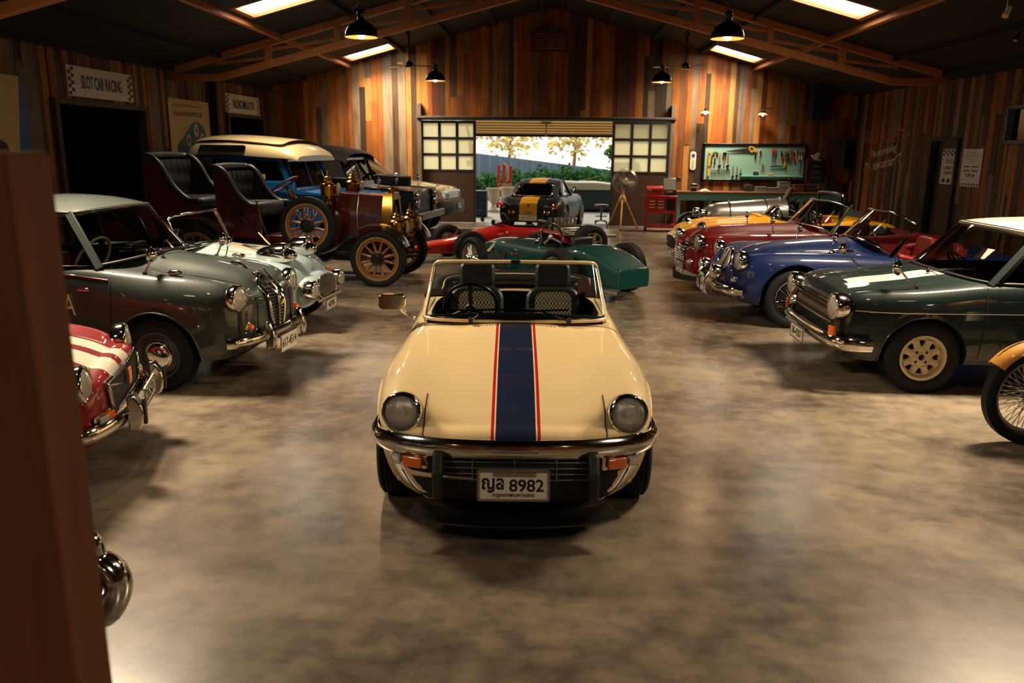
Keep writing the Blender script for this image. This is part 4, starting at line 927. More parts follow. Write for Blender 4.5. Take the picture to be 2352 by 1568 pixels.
# ------------------------------------------------------------ veteran tourer
M['maroon'] = paint('maroon coach paint', '#42040a', .3); M['spoke'] = mat('varnished spokes', '#74451c', .4, coat=.4)
def tufted(mb, P, amp=.02, nu=4):
    return mb
def veteran():
    loc, rz = heading(-2.27, 11.72, 5)
    t = thing('veteran_car', 'maroon veteran touring car with wooden spoked wheels, brass lamps and buttoned black seats', 'car', loc, rz)
    for sg in (1, -1):                       # y = 0 front axle
        wheel(t, (sg*.63, 0, .39), .39, .11, sg, 'wood', .295, 'spoke', 'black', tread=0)
        wheel(t, (sg*.68, 2.6, .40), .40, .12, sg, 'wood', .30, 'spoke', 'black', tread=0)
    wheel(t, (-.80, .92, .84), .39, .11, -1, 'wood', .295, 'spoke', 'black', name='spare_wheel', tread=0)
    mb = MB()
    for sg in (1, -1):
        mb.sweep([(sg*.38, -.25, .47), (sg*.38, .3, .52), (sg*.4, 3.2, .55)], [(-.025, -.05), (.025, -.05), (.025, .05), (-.025, .05)])
        mb.sweep(crom([(sg*.4, -.5, .42), (sg*.4, -.1, .36), (sg*.4, .4, .42)], 5), [(-.03, -.015), (.03, -.015), (.03, .015), (-.03, .015)])
    mb.tube([(-.66, 0, .36), (.66, 0, .36)], .03); mb.tube([(-.66, 2.6, .4), (.66, 2.6, .4)], .045); mb.build('chassis', 'black', t)
    # bonnet and radiator
    hx = lambda w, h: [(-w, 0), (w, 0), (w, h*.62), (w*.62, h), (-w*.62, h), (-w, h*.62)]
    rows = [[(x, y, .62+z) for x, z in hx(w, h)] for y, w, h in ((.02, .25, .60), (.35, .29, .62), (.70, .33, .64))]
    b = MB(); b.grid(rows, cv=True); b.build('bonnet', 'maroon', t, 20, bevel=.012)
    MB().sweep([(x*1.015, .38, .62+z*1.015) for x, z in hx(.285, .62)[1:]+hx(.285, .62)[:1]], [(-.03, -.003), (.03, -.003), (.03, .004), (-.03, .004)], up=(0, 1, 0)).build('bonnet_strap', 'steel', t)
    r = MB(); o1 = hx(.27, .66); o2 = hx(.2, .5)
    r.grid([[(x, .04, .60+z) for x, z in o1], [(x, -.09, .60+z) for x, z in o1], [(x*.97, -.1, .61+z*.98) for x, z in o1], [(x, -.1, .66+z) for x, z in o2], [(x, -.07, .66+z) for x, z in o2]], cv=True)
    r.lathe([(.05, 0), (.05, .05), (.035, .06), (.035, .08), (.001, .09)], (0, -.03, 1.26), (0, 0, 1), 16); r.build('radiator', 'brass', t, 30)
    c = MB(); c.prism(o2, (0, -.06, .66), (1, 0, 0), (0, 0, 1), (0, .03, 0)); c.build('radiator_core', 'dark', t)
    MB().box((0, .74, .90), (.86, .05, .70)).build('dashboard', 'maroon', t, bevel=.01)
    mb = MB()
    mb.box((0, 2.05, .60), (.84, 2.8, .1)); mb.build('floor_pan', 'maroon', t, bevel=.01)
    for sg in (1, -1):
        MB().box((sg*.6, 1.55, .36), (.28, 1.7, .03)).build('running_board', 'black', t)
        # front wing over the wheel, flowing to the running board
        P = [(sg*.68, -.36+0*i, 0) for i in ()]
        pts = [(sg*.65, -.40, .62)]+[(sg*.65, -.46*math.cos(a), .40+.46*math.sin(a)) for a in (PI*(.12+.62*i/12) for i in range(13))]+[(sg*.67, .62, .52), (sg*.64, .95, .40), (sg*.62, 1.2, .365)]
        MB().sweep(crom(pts[1:], 3), [(-.13, -.012), (.13, -.012), (.13, .0), (.06, .012), (-.06, .012), (-.13, .0)]).build('front_wing', 'black', t, 60)
        pr = [(sg*.69, 2.6-.48*math.cos(a), .42+.48*math.sin(a)) for a in (PI*(-.02+1.0*i/14) for i in range(15))]
        MB().sweep(pr, [(-.13, -.012), (.13, -.012), (.13, .01), (-.13, .01)]).build('rear_wing', 'black', t, 60)
    # seats: curved tub sides with rolled black leather
    def bench(y0, y1, zf, zt, ze, nm, w=.5):
        L = y1-y0; side = [(y0, .62), (y0, ze)]+[(p.x, p.y) for p in crom([(y0, ze, 0), (y0+L*.25, ze+.02, 0), (y0+L*.52, ze+(zt-ze)*.35, 0), (y0+L*.72, ze+(zt-ze)*.8, 0), (y0+L*.9, zt, 0), (y1+.03, zt-.01, 0)], 5)][1:]+[(y1, ze), (y1-.04, .62)]
        tb = MB()
        for sg in (1, -1): tb.prism(side, (sg*w, 0, 0), (0, 1, 0), (0, 0, 1), (sg*.03, 0, 0))
        tb.grid([[(x, y1-.02+.05*math.cos(x/w*PI/2), z) for x in [w*(i/6-1) for i in range(13)]] for z in (.62, ze, zt-.02)])
        ob = tb.build(nm, 'maroon', t, 40, bevel=.006)
        ln = MB(); edge = [(y, z) for y, z in side[1:-2]]
        for sg in (1, -1): ln.tube([(sg*w, y, z) for y, z in edge], .045, 10)
        ln.tube(crom([(-w, y1, zt), (-w*.8, y1+.04, zt+.01), (0, y1+.05, zt+.02), (w*.8, y1+.04, zt+.01), (w, y1, zt)], 6), .06, 10); ln.build('rolled_edge', 'leather', ob, 180)
        q = MB(); nx, nz = 26, 14; P = []
        for i in range(nz+1):
            row = []
            for j in range(nx+1):
                x = (w-.04)*(2*j/nx-1); z = ze-.1+(zt-ze+.06)*i/nz; bul = .035*abs(math.sin(j/nx*PI*6.5+(PI/2 if (i//5) % 2 else 0)))*abs(math.sin(i/nz*PI*2.8+.3))
                row.append((x, y1-.1-bul-.02*(1-i/nz)+.04*math.cos(x/w*PI/2), z))
            P.append(row)
        q.grid(P)
        for sg in (1, -1):
            P = []
            for i in range(9):
                row = []
                for j in range(13):
                    y = y0+.06+(L-.12)*j/12; zm = np.interp(y, [e[0] for e in edge[1:]], [e[1] for e in edge[1:]]); z = ze-.12+(zm-ze+.1)*i/8
                    row.append((sg*(w-.03-.02*abs(math.sin(j*PI/2.6))), y, z))
                P.append(row)
            q.grid(P)
        q.build('buttoned_back', 'leather', ob, 180)
        MB().box((0, (y0+y1)/2, ze-.06), (2*w-.08, L*.9, .2)).build('seat_cushion', 'leather', ob, 60, bevel=.06)
    bench(1.72, 2.36, 1, 1.57, 1.06, 'front_seat'); bench(2.58, 3.36, 1, 1.72, 1.12, 'rear_seat', .54)
    s = steering(t, (-.25, 1.45, 1.36), (0, .62, 1), .2, 'wood', 'brass', 4, .014, .75)
    mb = MB(); mb.tube([(-.25, 1.41, 1.3), (-.25, 1.23, 1.12)], .028); mb.lathe([(.05, -.05), (.05, .05), (.001, .05)], (-.25, 1.36, 1.22), (0, .62, 1), 14); mb.build('steering_boss', 'brass', s)
    def lamp(p, k, nm):
        x, y, z = p; m = MB(); m.lathe([(.001, -.16*k), (.05*k, -.16*k), (.06*k, -.13*k), (.035*k, -.1*k), (.04*k, -.07*k), (.085*k, -.06*k), (.09*k, .06*k), (.07*k, .085*k), (.05*k, .09*k), (.055*k, .12*k), (.035*k, .135*k), (.04*k, .155*k), (.02*k, .17*k), (.001, .17*k)], p, (0, 0, 1), 20)
        m.lathe([(.055*k, 0), (.085*k, .05*k), (.09*k, .06*k), (.075*k, .062*k)], (x, y-.07*k, z), (0, -1, 0), 20); m.tube([(x-.05*k, y, z+.13*k), (x, y, z+.24*k), (x+.05*k, y, z+.13*k)], .006); o = m.build(nm, 'brass', t, 40)
        MB().lathe([(.07*k, .005), (.04*k, .02), (.001, .024)], (x, y-.07*k-.055*k, z), (0, -1, 0), 18).build('lens', 'lampglass', o)
    lamp((-.52, .72, 1.30), 1.15, 'side_lamp'); lamp((.52, .72, 1.30), 1.15, 'side_lamp'); lamp((-.36, -.2, .80), 1.2, 'headlamp'); lamp((.36, -.2, .80), 1.2, 'headlamp')
    mb = MB(); mb.tube([(-.36, -.2, .62), (-.38, -.15, .48)], .015); mb.tube([(.36, -.2, .62), (.38, -.15, .48)], .015); mb.build('lamp_bracket', 'black', t)
    mb = MB(); mb.tube(crom([(-.56, 1.6, .62), (-.6, 1.68, .9), (-.6, 1.72, 1.12)], 4), .012); mb.ball((-.6, 1.72, 1.14), .022, 10, 8); mb.build('brake_lever', 'brass', t)
    mb = MB(); mb.lathe([(.005, 0), (.02, .02), (.075, .04), (.08, .06), (.001, .06)], (-.62, 2.05, .98), (-.3, -1, .1), 20); mb.tube(crom([(-.6, 2.05, .98), (-.58, 1.9, .85), (-.56, 1.75, .66)], 4), .009); mb.build('bulb_horn', 'black', t)
    mb = MB(); mb.tube(crom([(-.55, 1.75, .7), (-.58, 1.55, .52), (-.56, 1.35, .45), (-.5, 1.1, .42)], 5), .016); mb.build('brass_pipe', 'brass', t)
veteran()
# ------------------------------------------------------------ off-roaders against the back
M['blue'] = paint('sky blue paint', '#125c9c', .35); M['roofwhite'] = mat('off-white roof paint', '#b3a078', .45, coat=.3)
def offroader(name, label, loc, rz, body, roofm, canvas=False, L=3.62, tropical=True, text_door=None, spare=False):
    t = thing(name, label, 'car', loc, rz); w = .80; B = M[body] if isinstance(body, str) else body
    yp = lambda o, x, d, m, nm, par=t, bv=.01: MB().prism(o, (x, 0, 0), (0, 1, 0), (0, 0, 1), (d, 0, 0), ).build(nm, m, par, 30, bevel=bv)
    # lower tub, wings with wheel openings
    def flank(y0, y1, z0, z1, yc): return [(y0, z1), (y0, z0)]+[(yc-.42*math.cos(a), .38+.42*math.sin(a)) for a in (PI*i/12 for i in range(13)) if .38+.42*math.sin(a) >= z0]+[(y1, z0), (y1, z1)]
    for sg in (1, -1):
        o = [(.12, 1.06), (.1, .62)]+[(.62-.43*math.cos(a), .42+.43*math.sin(a)) for a in (PI*(.12+.76*i/12) for i in range(13))]+[(1.12, .5), (1.42, .5), (1.42, 1.10)]
        yp(o, sg*w, -sg*.3, B, 'front_wing')
        o = [(1.44, 1.30), (1.44, .48), (2.2, .48)]+[(2.78-.43*math.cos(a), .42+.43*math.sin(a)) for a in (PI*(.05+.9*i/12) for i in range(13))]+[(3.25, .55), (L, .55), (L, 1.30)]
        yp(o, sg*w, -sg*.05, B, 'body_side')
        MB().sweep([(sg*(w+.006), .14, 1.05), (sg*(w+.006), L, 1.24)], [(-.012, -.02), (.012, -.02), (.012, .02), (-.012, .02)]).build('waist_rail', B, t)
    MB().prism([(1.44, .55), (L, .55), (L, .62), (1.44, .62)], (-w+.04, 0, 0), (0, 1, 0), (0, 0, 1), (2*w-.08, 0, 0)).build('floor_pan', 'dark', t)
    MB().prism([(L-.05, .55), (L, .55), (L, 1.30), (L-.05, 1.30)], (-w+.04, 0, 0), (0, 1, 0), (0, 0, 1), (2*w-.08, 0, 0)).build('tailgate', B, t)
    MB().prism([(.18, 1.05), (1.45, 1.14), (1.45, 1.04), (.18, .94)], (-.52, 0, 0), (0, 1, 0), (0, 0, 1), (1.04, 0, 0)).build('bonnet', B, t, 30, bevel=.025)
    MB().prism([(.16, .55), (.2, .55), (.2, 1.03), (.16, 1.03)], (-.5, 0, 0), (0, 1, 0), (0, 0, 1), (1.0, 0, 0)).build('radiator_panel', B, t)
    g = MB()
    for i in range(8): g.box((0, .15, .62+.045*i), (.8, .01, .012))
    for i in range(14): g.box((-.39+.06*i, .15, .78), (.01, .01, .36))
    g.build('grille', 'steel', t)
    for sg in (1, -1):
        headlight(t, (sg*.62, .08, .82), (0, -1, 0), .085); small_lamp(t, (sg*.62, .09, .98), (0, -1, 0), .03, 'amber')
    MB().box((0, -.02, .58), (1.6, .08, .13)).build('bumper', 'steel', t, bevel=.008)
    # windscreen and doors
    f = MB(); A = [(-.72, 1.46, 1.18), (-.68, 1.62, 1.66), (.68, 1.62, 1.66), (.72, 1.46, 1.18)]
    f.sweep(A, [(-.03, -.025), (.03, -.025), (.03, .025), (-.03, .025)], closed=True, up=(0, 1, .3)); f.sweep([(0, 1.46, 1.18), (0, 1.62, 1.66)], [(-.02, -.015), (.02, -.015), (.02, .015), (-.02, .015)], up=(0, 1, .3))
    ws = f.build('windscreen_frame', B, t, bevel=.004); MB().grid([[A[0], A[3]], [A[1], A[2]]]).build('windscreen', 'glass', ws)
    MB().box((0, 1.43, 1.15), (1.5, .1, .06)).build('scuttle', B, t, bevel=.01)
    top = 1.70
    if not canvas:
        for sg in (1, -1):
            def frame(out, inn, x, nm):
                a = [(x, y, z) for y, z in out]; b = [(x+sg*.012, y, z) for y, z in out]; c_ = [(x+sg*.012, y, z) for y, z in inn]; d = [(x, y, z) for y, z in inn]
                p = MB().grid([a, b, c_, d], cv=True).build(nm, B, t, 20); MB().add([(x, y, z) for y, z in inn], [tuple(range(len(inn)))]).build('window_glass', 'darkglass', p); return p
            frame([(1.48, 1.26), (1.66, 1.70), (2.4, 1.72), (2.4, 1.26)], [(1.60, 1.32), (1.74, 1.64), (2.33, 1.66), (2.33, 1.32)], sg*(w-.02), 'door_top')
            frame([(2.4, 1.26), (2.4, 1.72), (L, 1.74), (L, 1.26)], [(2.62, 1.34), (2.62, 1.66), (L-.12, 1.68), (L-.12, 1.34)], sg*(w-.02), 'side_panel')
            MB().box((sg*(w+.02), 2.3, 1.2), (.03, .12, .03)).build('door_handle', 'steel', t)
        R = []
        for y, dz, k, q in ((1.36, -.05, .94, .35), (1.44, -.01, .98, .62), (1.6, .01, 1, .85), (1.9, .03, 1, 1), (2.6, .07, 1, 1), (L-.1, .06, 1, 1), (L+.02, .0, .98, .9)):
            R.append([(k*x, y, top+dz+z*q) for x, z in ((-.84, -.03), (-.84, .04), (-.78, .15), (-.6, .21), (-.2, .245), (.2, .245), (.6, .21), (.78, .15), (.84, .04), (.84, -.03))])
        rf = MB().grid(R); k = len(R[0])
        for q in (R[0], R[-1]): rf.add(q, [tuple(range(k))])
        rf.build('roof', roofm, t, 60)
        MB().prism([(-.72, 1.66), (.72, 1.66), (.74, 1.76), (-.74, 1.76)], (0, 1.52, 0), (1, 0, 0), (0, 0, 1), (0, .1, 0)).build('roof_header', B, t)
        if tropical:
            R = []
            for y, dz in ((1.62, -.02), (1.9, .04), (2.6, .09), (L-.12, .09), (L-.04, .05)):
                R.append([(x, y, top+dz+z+.03*math.sin(y*5)) for x, z in ((-.76, .19), (-.62, .25), (-.2, .285), (.2, .285), (.62, .25), (.76, .19))])
            MB().grid(R).build('roof_skin', roofm, t, 60, sub=1)
            for sg in (1, -1): MB().prism(rrect(.85, .1, .045, 5), (sg*.835, L-.62, 1.845), (0, 1, 0), (-sg*.35, 0, 1), (sg*.012, 0, 0)).build('roof_window', 'darkglass2', t)
    else:
        for sg in (1, -1): MB().prism([(1.48, 1.26), (1.62, 1.66), (2.2, 1.74), (L, 1.72), (L, 1.26)], (sg*(w-.03), 0, 0), (0, 1, 0), (0, 0, 1), (sg*.02, 0, 0)).build('canvas_side', roofm, t)
        R = []
        for y, dz in ((1.46, -.06), (1.5, .0), (1.9, .10), (2.4, .11), (3.0, .12), (L, .08), (L+.02, -.1)):
            R.append([(x, y, 1.66+dz+z+.01*math.sin(y*9)) for x, z in ((-.80, -.06), (-.78, .06), (-.6, .13), (0, .16), (.6, .13), (.78, .06), (.80, -.06))])
        MB().grid(R).build('canvas_top', roofm, t, 70, sub=1)
    for y, sg in ((.62, 1), (.62, -1), (2.78, 1), (2.78, -1)): wheel(t, (sg*.66, y, .38), .38, .17, sg, 'steel', .2, B, None)
    if spare: wheel(t, (0, .8, 1.24), .37, .2, 1, 'steel', .2, B, None, name='spare_wheel', ax=(0, -.06, 1))
    for x in (-.4, .4): seat(t, (x, 2.05, .72), .45, .45, .5, 'leather', .1)
    steering(t, (-.4, 1.72, 1.2), (0, 1, .7), .21)
    for sg in (1, -1): wing_mirror(t, (sg*.72, .5, 1.28), (sg*.72, .5, 1.06), .06)
    MB().prism(rrect(.13, .08, .006), (-.79-.0, 2.02, 1.38), (0, -1, 0), (0, 0, 1), (-.003, 0, 0)).build('window_sticker', 'cream', t)
    if text_door: text('wing_lettering', text_door, .14, M['palelet'], t, (-w-.006, 1.2, .82), (0, -1, 0), (0, 0, 1), width=.3)
    return t
M['darkglass2'] = mat('dark roof window', '#0a0c0e', .1, coat=1.); M['palelet'] = mat('pale lettering', '#a9c4d8', .5)
offroader('off_road_car', 'sky blue boxy station wagon with an off-white roof, behind the maroon tourer', *heading(-2.74, 14.35, 8), 'blue', 'roofwhite', L=3.3, text_door='KUTU')
offroader('off_road_car', 'black canvas-topped off-roader with a spare wheel on its bonnet', *heading(-2.35, 16.5, 8), 'black', mat('dark canvas', '#2a2320', .85, bump=(30., .3)), canvas=True, tropical=False, spare=True)
def beige_wagon():
    loc, rz = heading(-2.1, 18.5, 8)
    t = thing('estate_car', 'pale gold modern estate car parked furthest back beside the sliding door', 'car', loc, rz)
    T = [(.10, .78, .5, .72, .93, .86, .96, .6, .98), (.16, .84, .46, .74, .985, .88, 1.01, .6, 1.03), (.5, .90, .42, .75, 1.04, .89, 1.06, .6, 1.08), (1.2, .93, .40, .75, 1.10, .9, 1.13, .6, 1.15), (1.6, .93, .4, .75, 1.13, .92, 1.13, .6, 1.15), (4.3, .93, .42, .75, 1.13, .92, 1.13, .6, 1.14), (4.65, .85, .5, .75, 1.1, .9, 1.1, .6, 1.11)]
    S, mb = car_skin(T, nose=(.06, 5.), tail=(.06, 5.), arches=[(.92, .40, .46), (3.66, .40, .46)], cockpit=ellip(0, 3.0, .82, 1.35, 6.), ns=110, n=6); mb.build('body', [paint('pale gold paint', '#a8977a', .35), 'dark'], t, 45)
    MB().sweep(crom([(-.93, .55, .60), (-.90, .12, .60), (-.6, -.02, .60), (0, -.06, .60), (.6, -.02, .60), (.90, .12, .60), (.93, .55, .60)], 6), [(-.04, -.17), (.03, -.15), (.05, .0), (.03, .12), (-.04, .14)]).build('bumper', mat('grey bumper plastic', '#23252a', .5), t, 50)
    g = MB()
    for i in range(5): g.tube(fline(S, [(-.42, .80+.033*i), (.42, .80+.033*i)], .008), .009, 6)
    g.build('grille', 'steel', t)
    for sg in (1, -1):
        h = MB().grid(fpatch(S, [(sg*.60+a, .865+b) for a, b in rrect(.3, .16, .02)], .006, 5)).build('headlight', 'silver', t); MB().grid(fpatch(S, [(sg*.60+a, .865+b) for a, b in rrect(.3, .16, .02)], .02, 5)).build('lens', 'lampglass', h)
        P = [[S.side(.13+.1*i, z, sg, .008) or (sg*.84, .13+.1*i, z) for i in range(3)] for z in (.79, .86, .94)]; MB().grid(P).build('front_indicator', 'amber', t)
        mb = MB(); mb.prism(rrect(.2, .13, .04), (sg*1.0, 1.72, 1.22), (1, 0, 0), (0, 0, 1), (0, -.1, 0)); mb.build('door_mirror', 'black', t, bevel=.02)
    low = [(0, 1.45, 1.16), (.45, 1.5, 1.15), (.82, 1.7, 1.13), (.86, 2.55, 1.13), (.86, 3.45, 1.13), (.84, 4.45, 1.13), (0, 4.6, 1.14)]; up = [(0, 2.15, 1.72), (.4, 2.17, 1.72), (.68, 2.28, 1.70), (.70, 2.75, 1.72), (.70, 3.45, 1.73), (.68, 4.35, 1.71), (0, 4.45, 1.72)]
    greenhouse(t, low, up, [2, 3, 4, 5], .07, M['goldroof'], M['goldroof'], 'darkglass', pw=.08, over=1.03)
    tub(t, .8, 1.7, 4.3, .45, 1.12)
    for x in (-.4, .4): seat(t, (x, 2.6, .6), .5, .5, .55)
    plate(t, (0, -.12, .62), .34, .12, [('7 5291', .06, 0, .24)])
    for y, sg in ((.92, 1), (.92, -1), (3.66, 1), (3.66, -1)): wheel(t, (sg*.8, y, .38), .38, .22, sg, 'wide', .23, 'steel', None)
M['goldroof'] = paint('pale gold roof paint', '#a8977a', .35)
beige_wagon()
# ------------------------------------------------------------ right row
def green_saloon():
    loc, rz = heading(2.23, 7.17, 0, False)
    t = thing('saloon_car', 'dark green saloon with a white roof and cream eight-hole wheels', 'car', loc, rz)
    G = striped('dark green paint with white band', '#031514', [(.10, .31, '#b9b39f')], ymin=.32, ymax=1.22)
    T = [(.16, .60, .30, .5, .70, .86, .705, .62, .715), (.2, .655, .27, .52, .76, .86, .76, .6, .775), (.32, .70, .25, .53, .80, .86, .80, .6, .825), (.7, .755, .24, .55, .83, .86, .845, .6, .875), (1.0, .765, .24, .55, .86, .87, .885, .62, .92), (1.2, .765, .24, .55, .88, .88, .905, .66, .935), (2.4, .765, .24, .55, .89, .9, .90, .66, .92), (3.2, .75, .25, .55, .88, .88, .9, .62, .92), (3.6, .70, .3, .55, .84, .86, .85, .6, .86)]
    S, mb = car_skin(T, nose=(.02, 5.), tail=(.06, 5.), arches=[(.78, .29, .335), (3.15, .29, .33)], cockpit=ellip(0, 2.12, .66, .95, 5.), ns=150, n=8)
    for sg in (1, -1):
        mb.tube(tline(S, [(sg*.46, .18), (sg*.5, .6), (sg*.5, 1.0), (0, 1.02)]), .0035, 5, mi=1)
        mb.tube(sline(S, [(1.22, .86), (1.2, .3)], sg), .004, 5, mi=1)
    mb.build('body', [G, 'dark'], t, 45)
    for sg in (1, -1):
        MB().tube(sline(S, [(.24, .655), (1.2, .665), (2.4, .672), (3.5, .66)], sg, .004), .005, 6).build('side_trim', 'chrome', t)
        headlight(t, (sg*.585, .10, .675), (sg*.05, -1, .02), .098, depth=.09)
        MB().prism(rrect(.07, .1, .012), (sg*.63, .10, .475), (1, sg*.3, 0), (0, 0, 1), (0, -.03, 0)).build('front_indicator', 'amber', t, bevel=.008)
        wing_mirror(t, S.top(sg*.62, .66)+Vector((0, -.1, .17)), S.top(sg*.62, .72), .06)
    gp = [(-.46, .68), (.46, .68), (.48, .60), (.46, .52), (-.46, .52), (-.48, .60)]; ring = []
    for (x0, z0), (x1, z1) in zip(gp, gp[1:]+gp[:1]): ring += [(x0+(x1-x0)*i/5, z0+(z1-z0)*i/5) for i in range(5)]
    MB().grid(fpatch(S, ring, .008, 5)).build('grille_recess', 'matte', t, 60)
    g = MB()
    for z, r in ((.685, .011), (.565, .007), (.605, .007), (.645, .007), (.52, .01)): g.tube(fline(S, [(-.47, z), (.47, z)], .014), r, 6)
    g.build('grille', 'chrome', t)
    gb = MB(); gb.sweep(fline(S, [(-.46, .585), (.46, .585)], .016), [(-.004, -.018), (.004, -.018), (.004, .018), (-.004, .018)]); gb.build('grille_bar', 'steel', t)
    bumper(t, [(0, .05, .40), (.35, .055, .40), (.6, .075, .40), (.73, .13, .40), (.77, .24, .40), (.775, .36, .40)], 1.05)
    plate(t, (0, -.0, .33), .36, .13, [('86-4207', .07, 0, .27)])
    for y, sg in ((.78, 1), (.78, -1), (3.15, 1), (3.15, -1)): wheel(t, (sg*.665, y, .295), .295, .17, sg, 'eight', .175, M['wheelcream'])
    low = [(0, 1.25, .93), (.3, 1.28, .925), (.55, 1.36, .91), (.68, 1.47, .895), (.715, 1.85, .89), (.72, 2.45, .89), (.71, 3.0, .9), (.6, 3.3, .92), (0, 3.36, .93)]
    up = [(0, 1.68, 1.30), (.28, 1.69, 1.30), (.48, 1.74, 1.29), (.575, 1.83, 1.275), (.60, 2.05, 1.29), (.61, 2.5, 1.30), (.59, 2.9, 1.29), (.5, 3.08, 1.28), (0, 3.12, 1.29)]
    low = [(x, y-.2, z) for x, y, z in low]; up = [(x, y-.2, z) for x, y, z in up]
    greenhouse(t, low, up, [3, 5, 6, 7], .07, M['roofcream'], G, pw=.055, over=1.035, skirt=.04)
    mb = MB()
    for sg in (1, -1): mb.tube([(sg*.70, 1.32, .90), (sg*.595, 1.66, 1.27), (sg*.63, 2.3, 1.30)], .009, 6)
    mb.build('door_frame', 'chrome', t)
    tub(t, .65, 1.3, 3.0, .26, .88)
    for x in (-.33, .33): seat(t, (x, 2.0, .40), .48, .48, .5, 'leather', .2)
    steering(t, (-.33, 1.55, .88), (0, .8, .8), .2, M['redrim'], 'steel', 2)
    wiper(t, (-.35, .98, .92), (-.3, 1.1, .95), (-.05, 1.18, 1.0)); wiper(t, (.25, .96, .925), (.3, 1.1, .95), (.5, 1.22, .98))
    MB().prism(rrect(.12, .11, .006), (.42, 1.31, 1.10), (1, .2, 0), (0, .7, .7), (0, -.002, 0)).build('tax_disc', 'pink', t)
M['wheelcream'] = mat('cream wheel enamel', '#c4b593', .45, coat=.3); M['roofcream'] = paint('white roof paint', '#c2b89e', .35); M['redrim'] = mat('dark red wheel rim', '#5a1512', .35, coat=.5)
green_saloon()
def roundel(root, p, u, v, r, num):
    P = Vector(p); u, v = Vector(u).normalized(), Vector(v).normalized(); n = u.cross(v)
    o = MB(); o.prism([(r*math.cos(2*PI*i/24), r*math.sin(2*PI*i/24)) for i in range(24)], P, u, v, n*.001); q = o.build('race_number', 'white', root); text('number_lettering', num, r*.9, 'ink', q, P, u, v, depth=.003)
def blue_roadster():
    loc, rz = heading(1.92, 9.5, 1, False)
    t = thing('open_sports_car', 'royal blue open roadster with a slanted chrome grille and wire wheels, beside the green saloon', 'car', loc, rz)
    T = [(.14, .50, .30, .46, .66, .80, .58, .46, .60), (.2, .60, .27, .48, .74, .80, .64, .46, .68), (.32, .67, .25, .5, .79, .80, .70, .45, .78), (.55, .715, .24, .5, .815, .80, .76, .45, .86), (.9, .735, .23, .5, .82, .80, .80, .46, .905), (1.3, .735, .23, .52, .81, .81, .82, .5, .935), (1.6, .735, .23, .52, .80, .82, .83, .56, .94),
         (2.1, .735, .23, .52, .76, .86, .78, .62, .86), (2.6, .74, .24, .54, .80, .80, .79, .55, .83), (3.2, .72, .27, .54, .80, .77, .78, .48, .79), (3.7, .6, .34, .5, .64, .72, .62, .45, .62), (3.9, .46, .4, .48, .54, .7, .53, .4, .53)]
    S, mb = car_skin(T, nose=(.10, 2.6), tail=(.08, 2.4), arches=[(.76, .33, .375), (3.12, .33, .36)], cockpit=ellip(0, 2.2, .57, .48, 3.5), ns=150, n=8)
    for sg in (1, -1):
        mb.tube(tline(S, [(sg*.16, .3), (sg*.30, .7), (sg*.36, 1.2), (sg*.3, 1.44), (0, 1.46)]), .0035, 5, mi=1); mb.tube(sline(S, [(1.66, .76), (1.66, .3)], sg), .004, 5, mi=1)
        a = MB(); a.ball(S.top(sg*.42, 1.32)+Vector((0, 0, .01)), (.045, .13, .022), 14, 10); a.build('air_vent', 'chrome', t)
    mb.build('body', [paint('royal blue paint', '#041a48', .3), 'dark'], t, 50)
    # slanted chrome grille
    g = MB(); out = smooth_out([(-.09, .78), (.09, .78), (.17, .70), (.22, .56), (.24, .44), (.2, .40), (0, .385), (-.2, .40), (-.24, .44), (-.22, .56), (-.17, .70)], 3)
    yg = lambda z: .10+.34*(z-.40)
    MB().add([(x, yg(z)-.02, z) for x, z in out], [tuple(range(len(out)))]).build('grille_recess', 'dark', t)
    g.tube([(x, yg(z)-.03, z) for x, z in out], .024, 8, closed=True); g.build('grille_surround', 'chrome', t, 180)
    b = MB()
    for i in range(-11, 12):
        x = i*.0185; zt = .78-.9*max(0, abs(x)-.07)
        if abs(x) > .16: zt = .72-2.6*(abs(x)-.16)
        b.tube([(x, yg(.41)-.03, .41), (x*.92, yg((.41+zt)/2)-.045, (.41+zt)/2), (x*.8, yg(zt)-.03, zt)], .005, 6)
    b.tube([(0, yg(.4)-.05, .4), (0, yg(.6)-.065, .6), (0, yg(.79)-.04, .79)], .013, 8); b.build('grille', 'steel', t)
    for sg in (1, -1):
        headlight(t, (sg*.545, .165, .72), (sg*.05, -1, .06), .098, depth=.075); small_lamp(t, S.front(sg*.5, .50, 0), (sg*.2, -1, 0), .028, 'lampglass', 'side_lamp')
        headlight(t, (sg*.30, -.06, .56), (0, -1, .02), .075, depth=.08, name='fog_lamp'); overrider(t, (sg*.21, -.05, .42), .30, .06, .08)
        wing_mirror(t, S.top(sg*.58, 1.2)+Vector((sg*.02, -.02, .17)), S.top(sg*.58, 1.12), .055)
    bumper(t, [(0, -.03, .40), (.3, -.02, .40), (.5, .03, .40), (.62, .1, .40), (.67, .2, .40)], .95)
    plate(t, (.05, -.10, .36), .34, .14, [('กบ 6335', .06, .02, .28, THAI), ('กรุงเทพ', .02, -.048, .16, THAI)])
    for y, sg in ((.76, 1), (.76, -1), (3.12, 1), (3.12, -1)): wheel(t, (sg*.62, y, .32), .32, .15, sg, 'wire', .215, 'chrome', 'steel')
    ws = windscreen(t, [(0, 1.52, .955), (.3, 1.57, .935), (.5, 1.68, .88), (.62, 1.80, .80)], [(0, 1.84, 1.245), (.3, 1.86, 1.24), (.48, 1.93, 1.20), (.57, 2.02, 1.13)], .012)
    for sg in (1, -1): MB().sweep([(sg*.63, 1.76, .80), (sg*.60, 1.92, 1.0), (sg*.575, 2.04, 1.15)], [(-.008, -.018), (.008, -.018), (.008, .018), (-.008, .018)], up=(0, 1, 0)).build('screen_stanchion', 'chrome', ws)
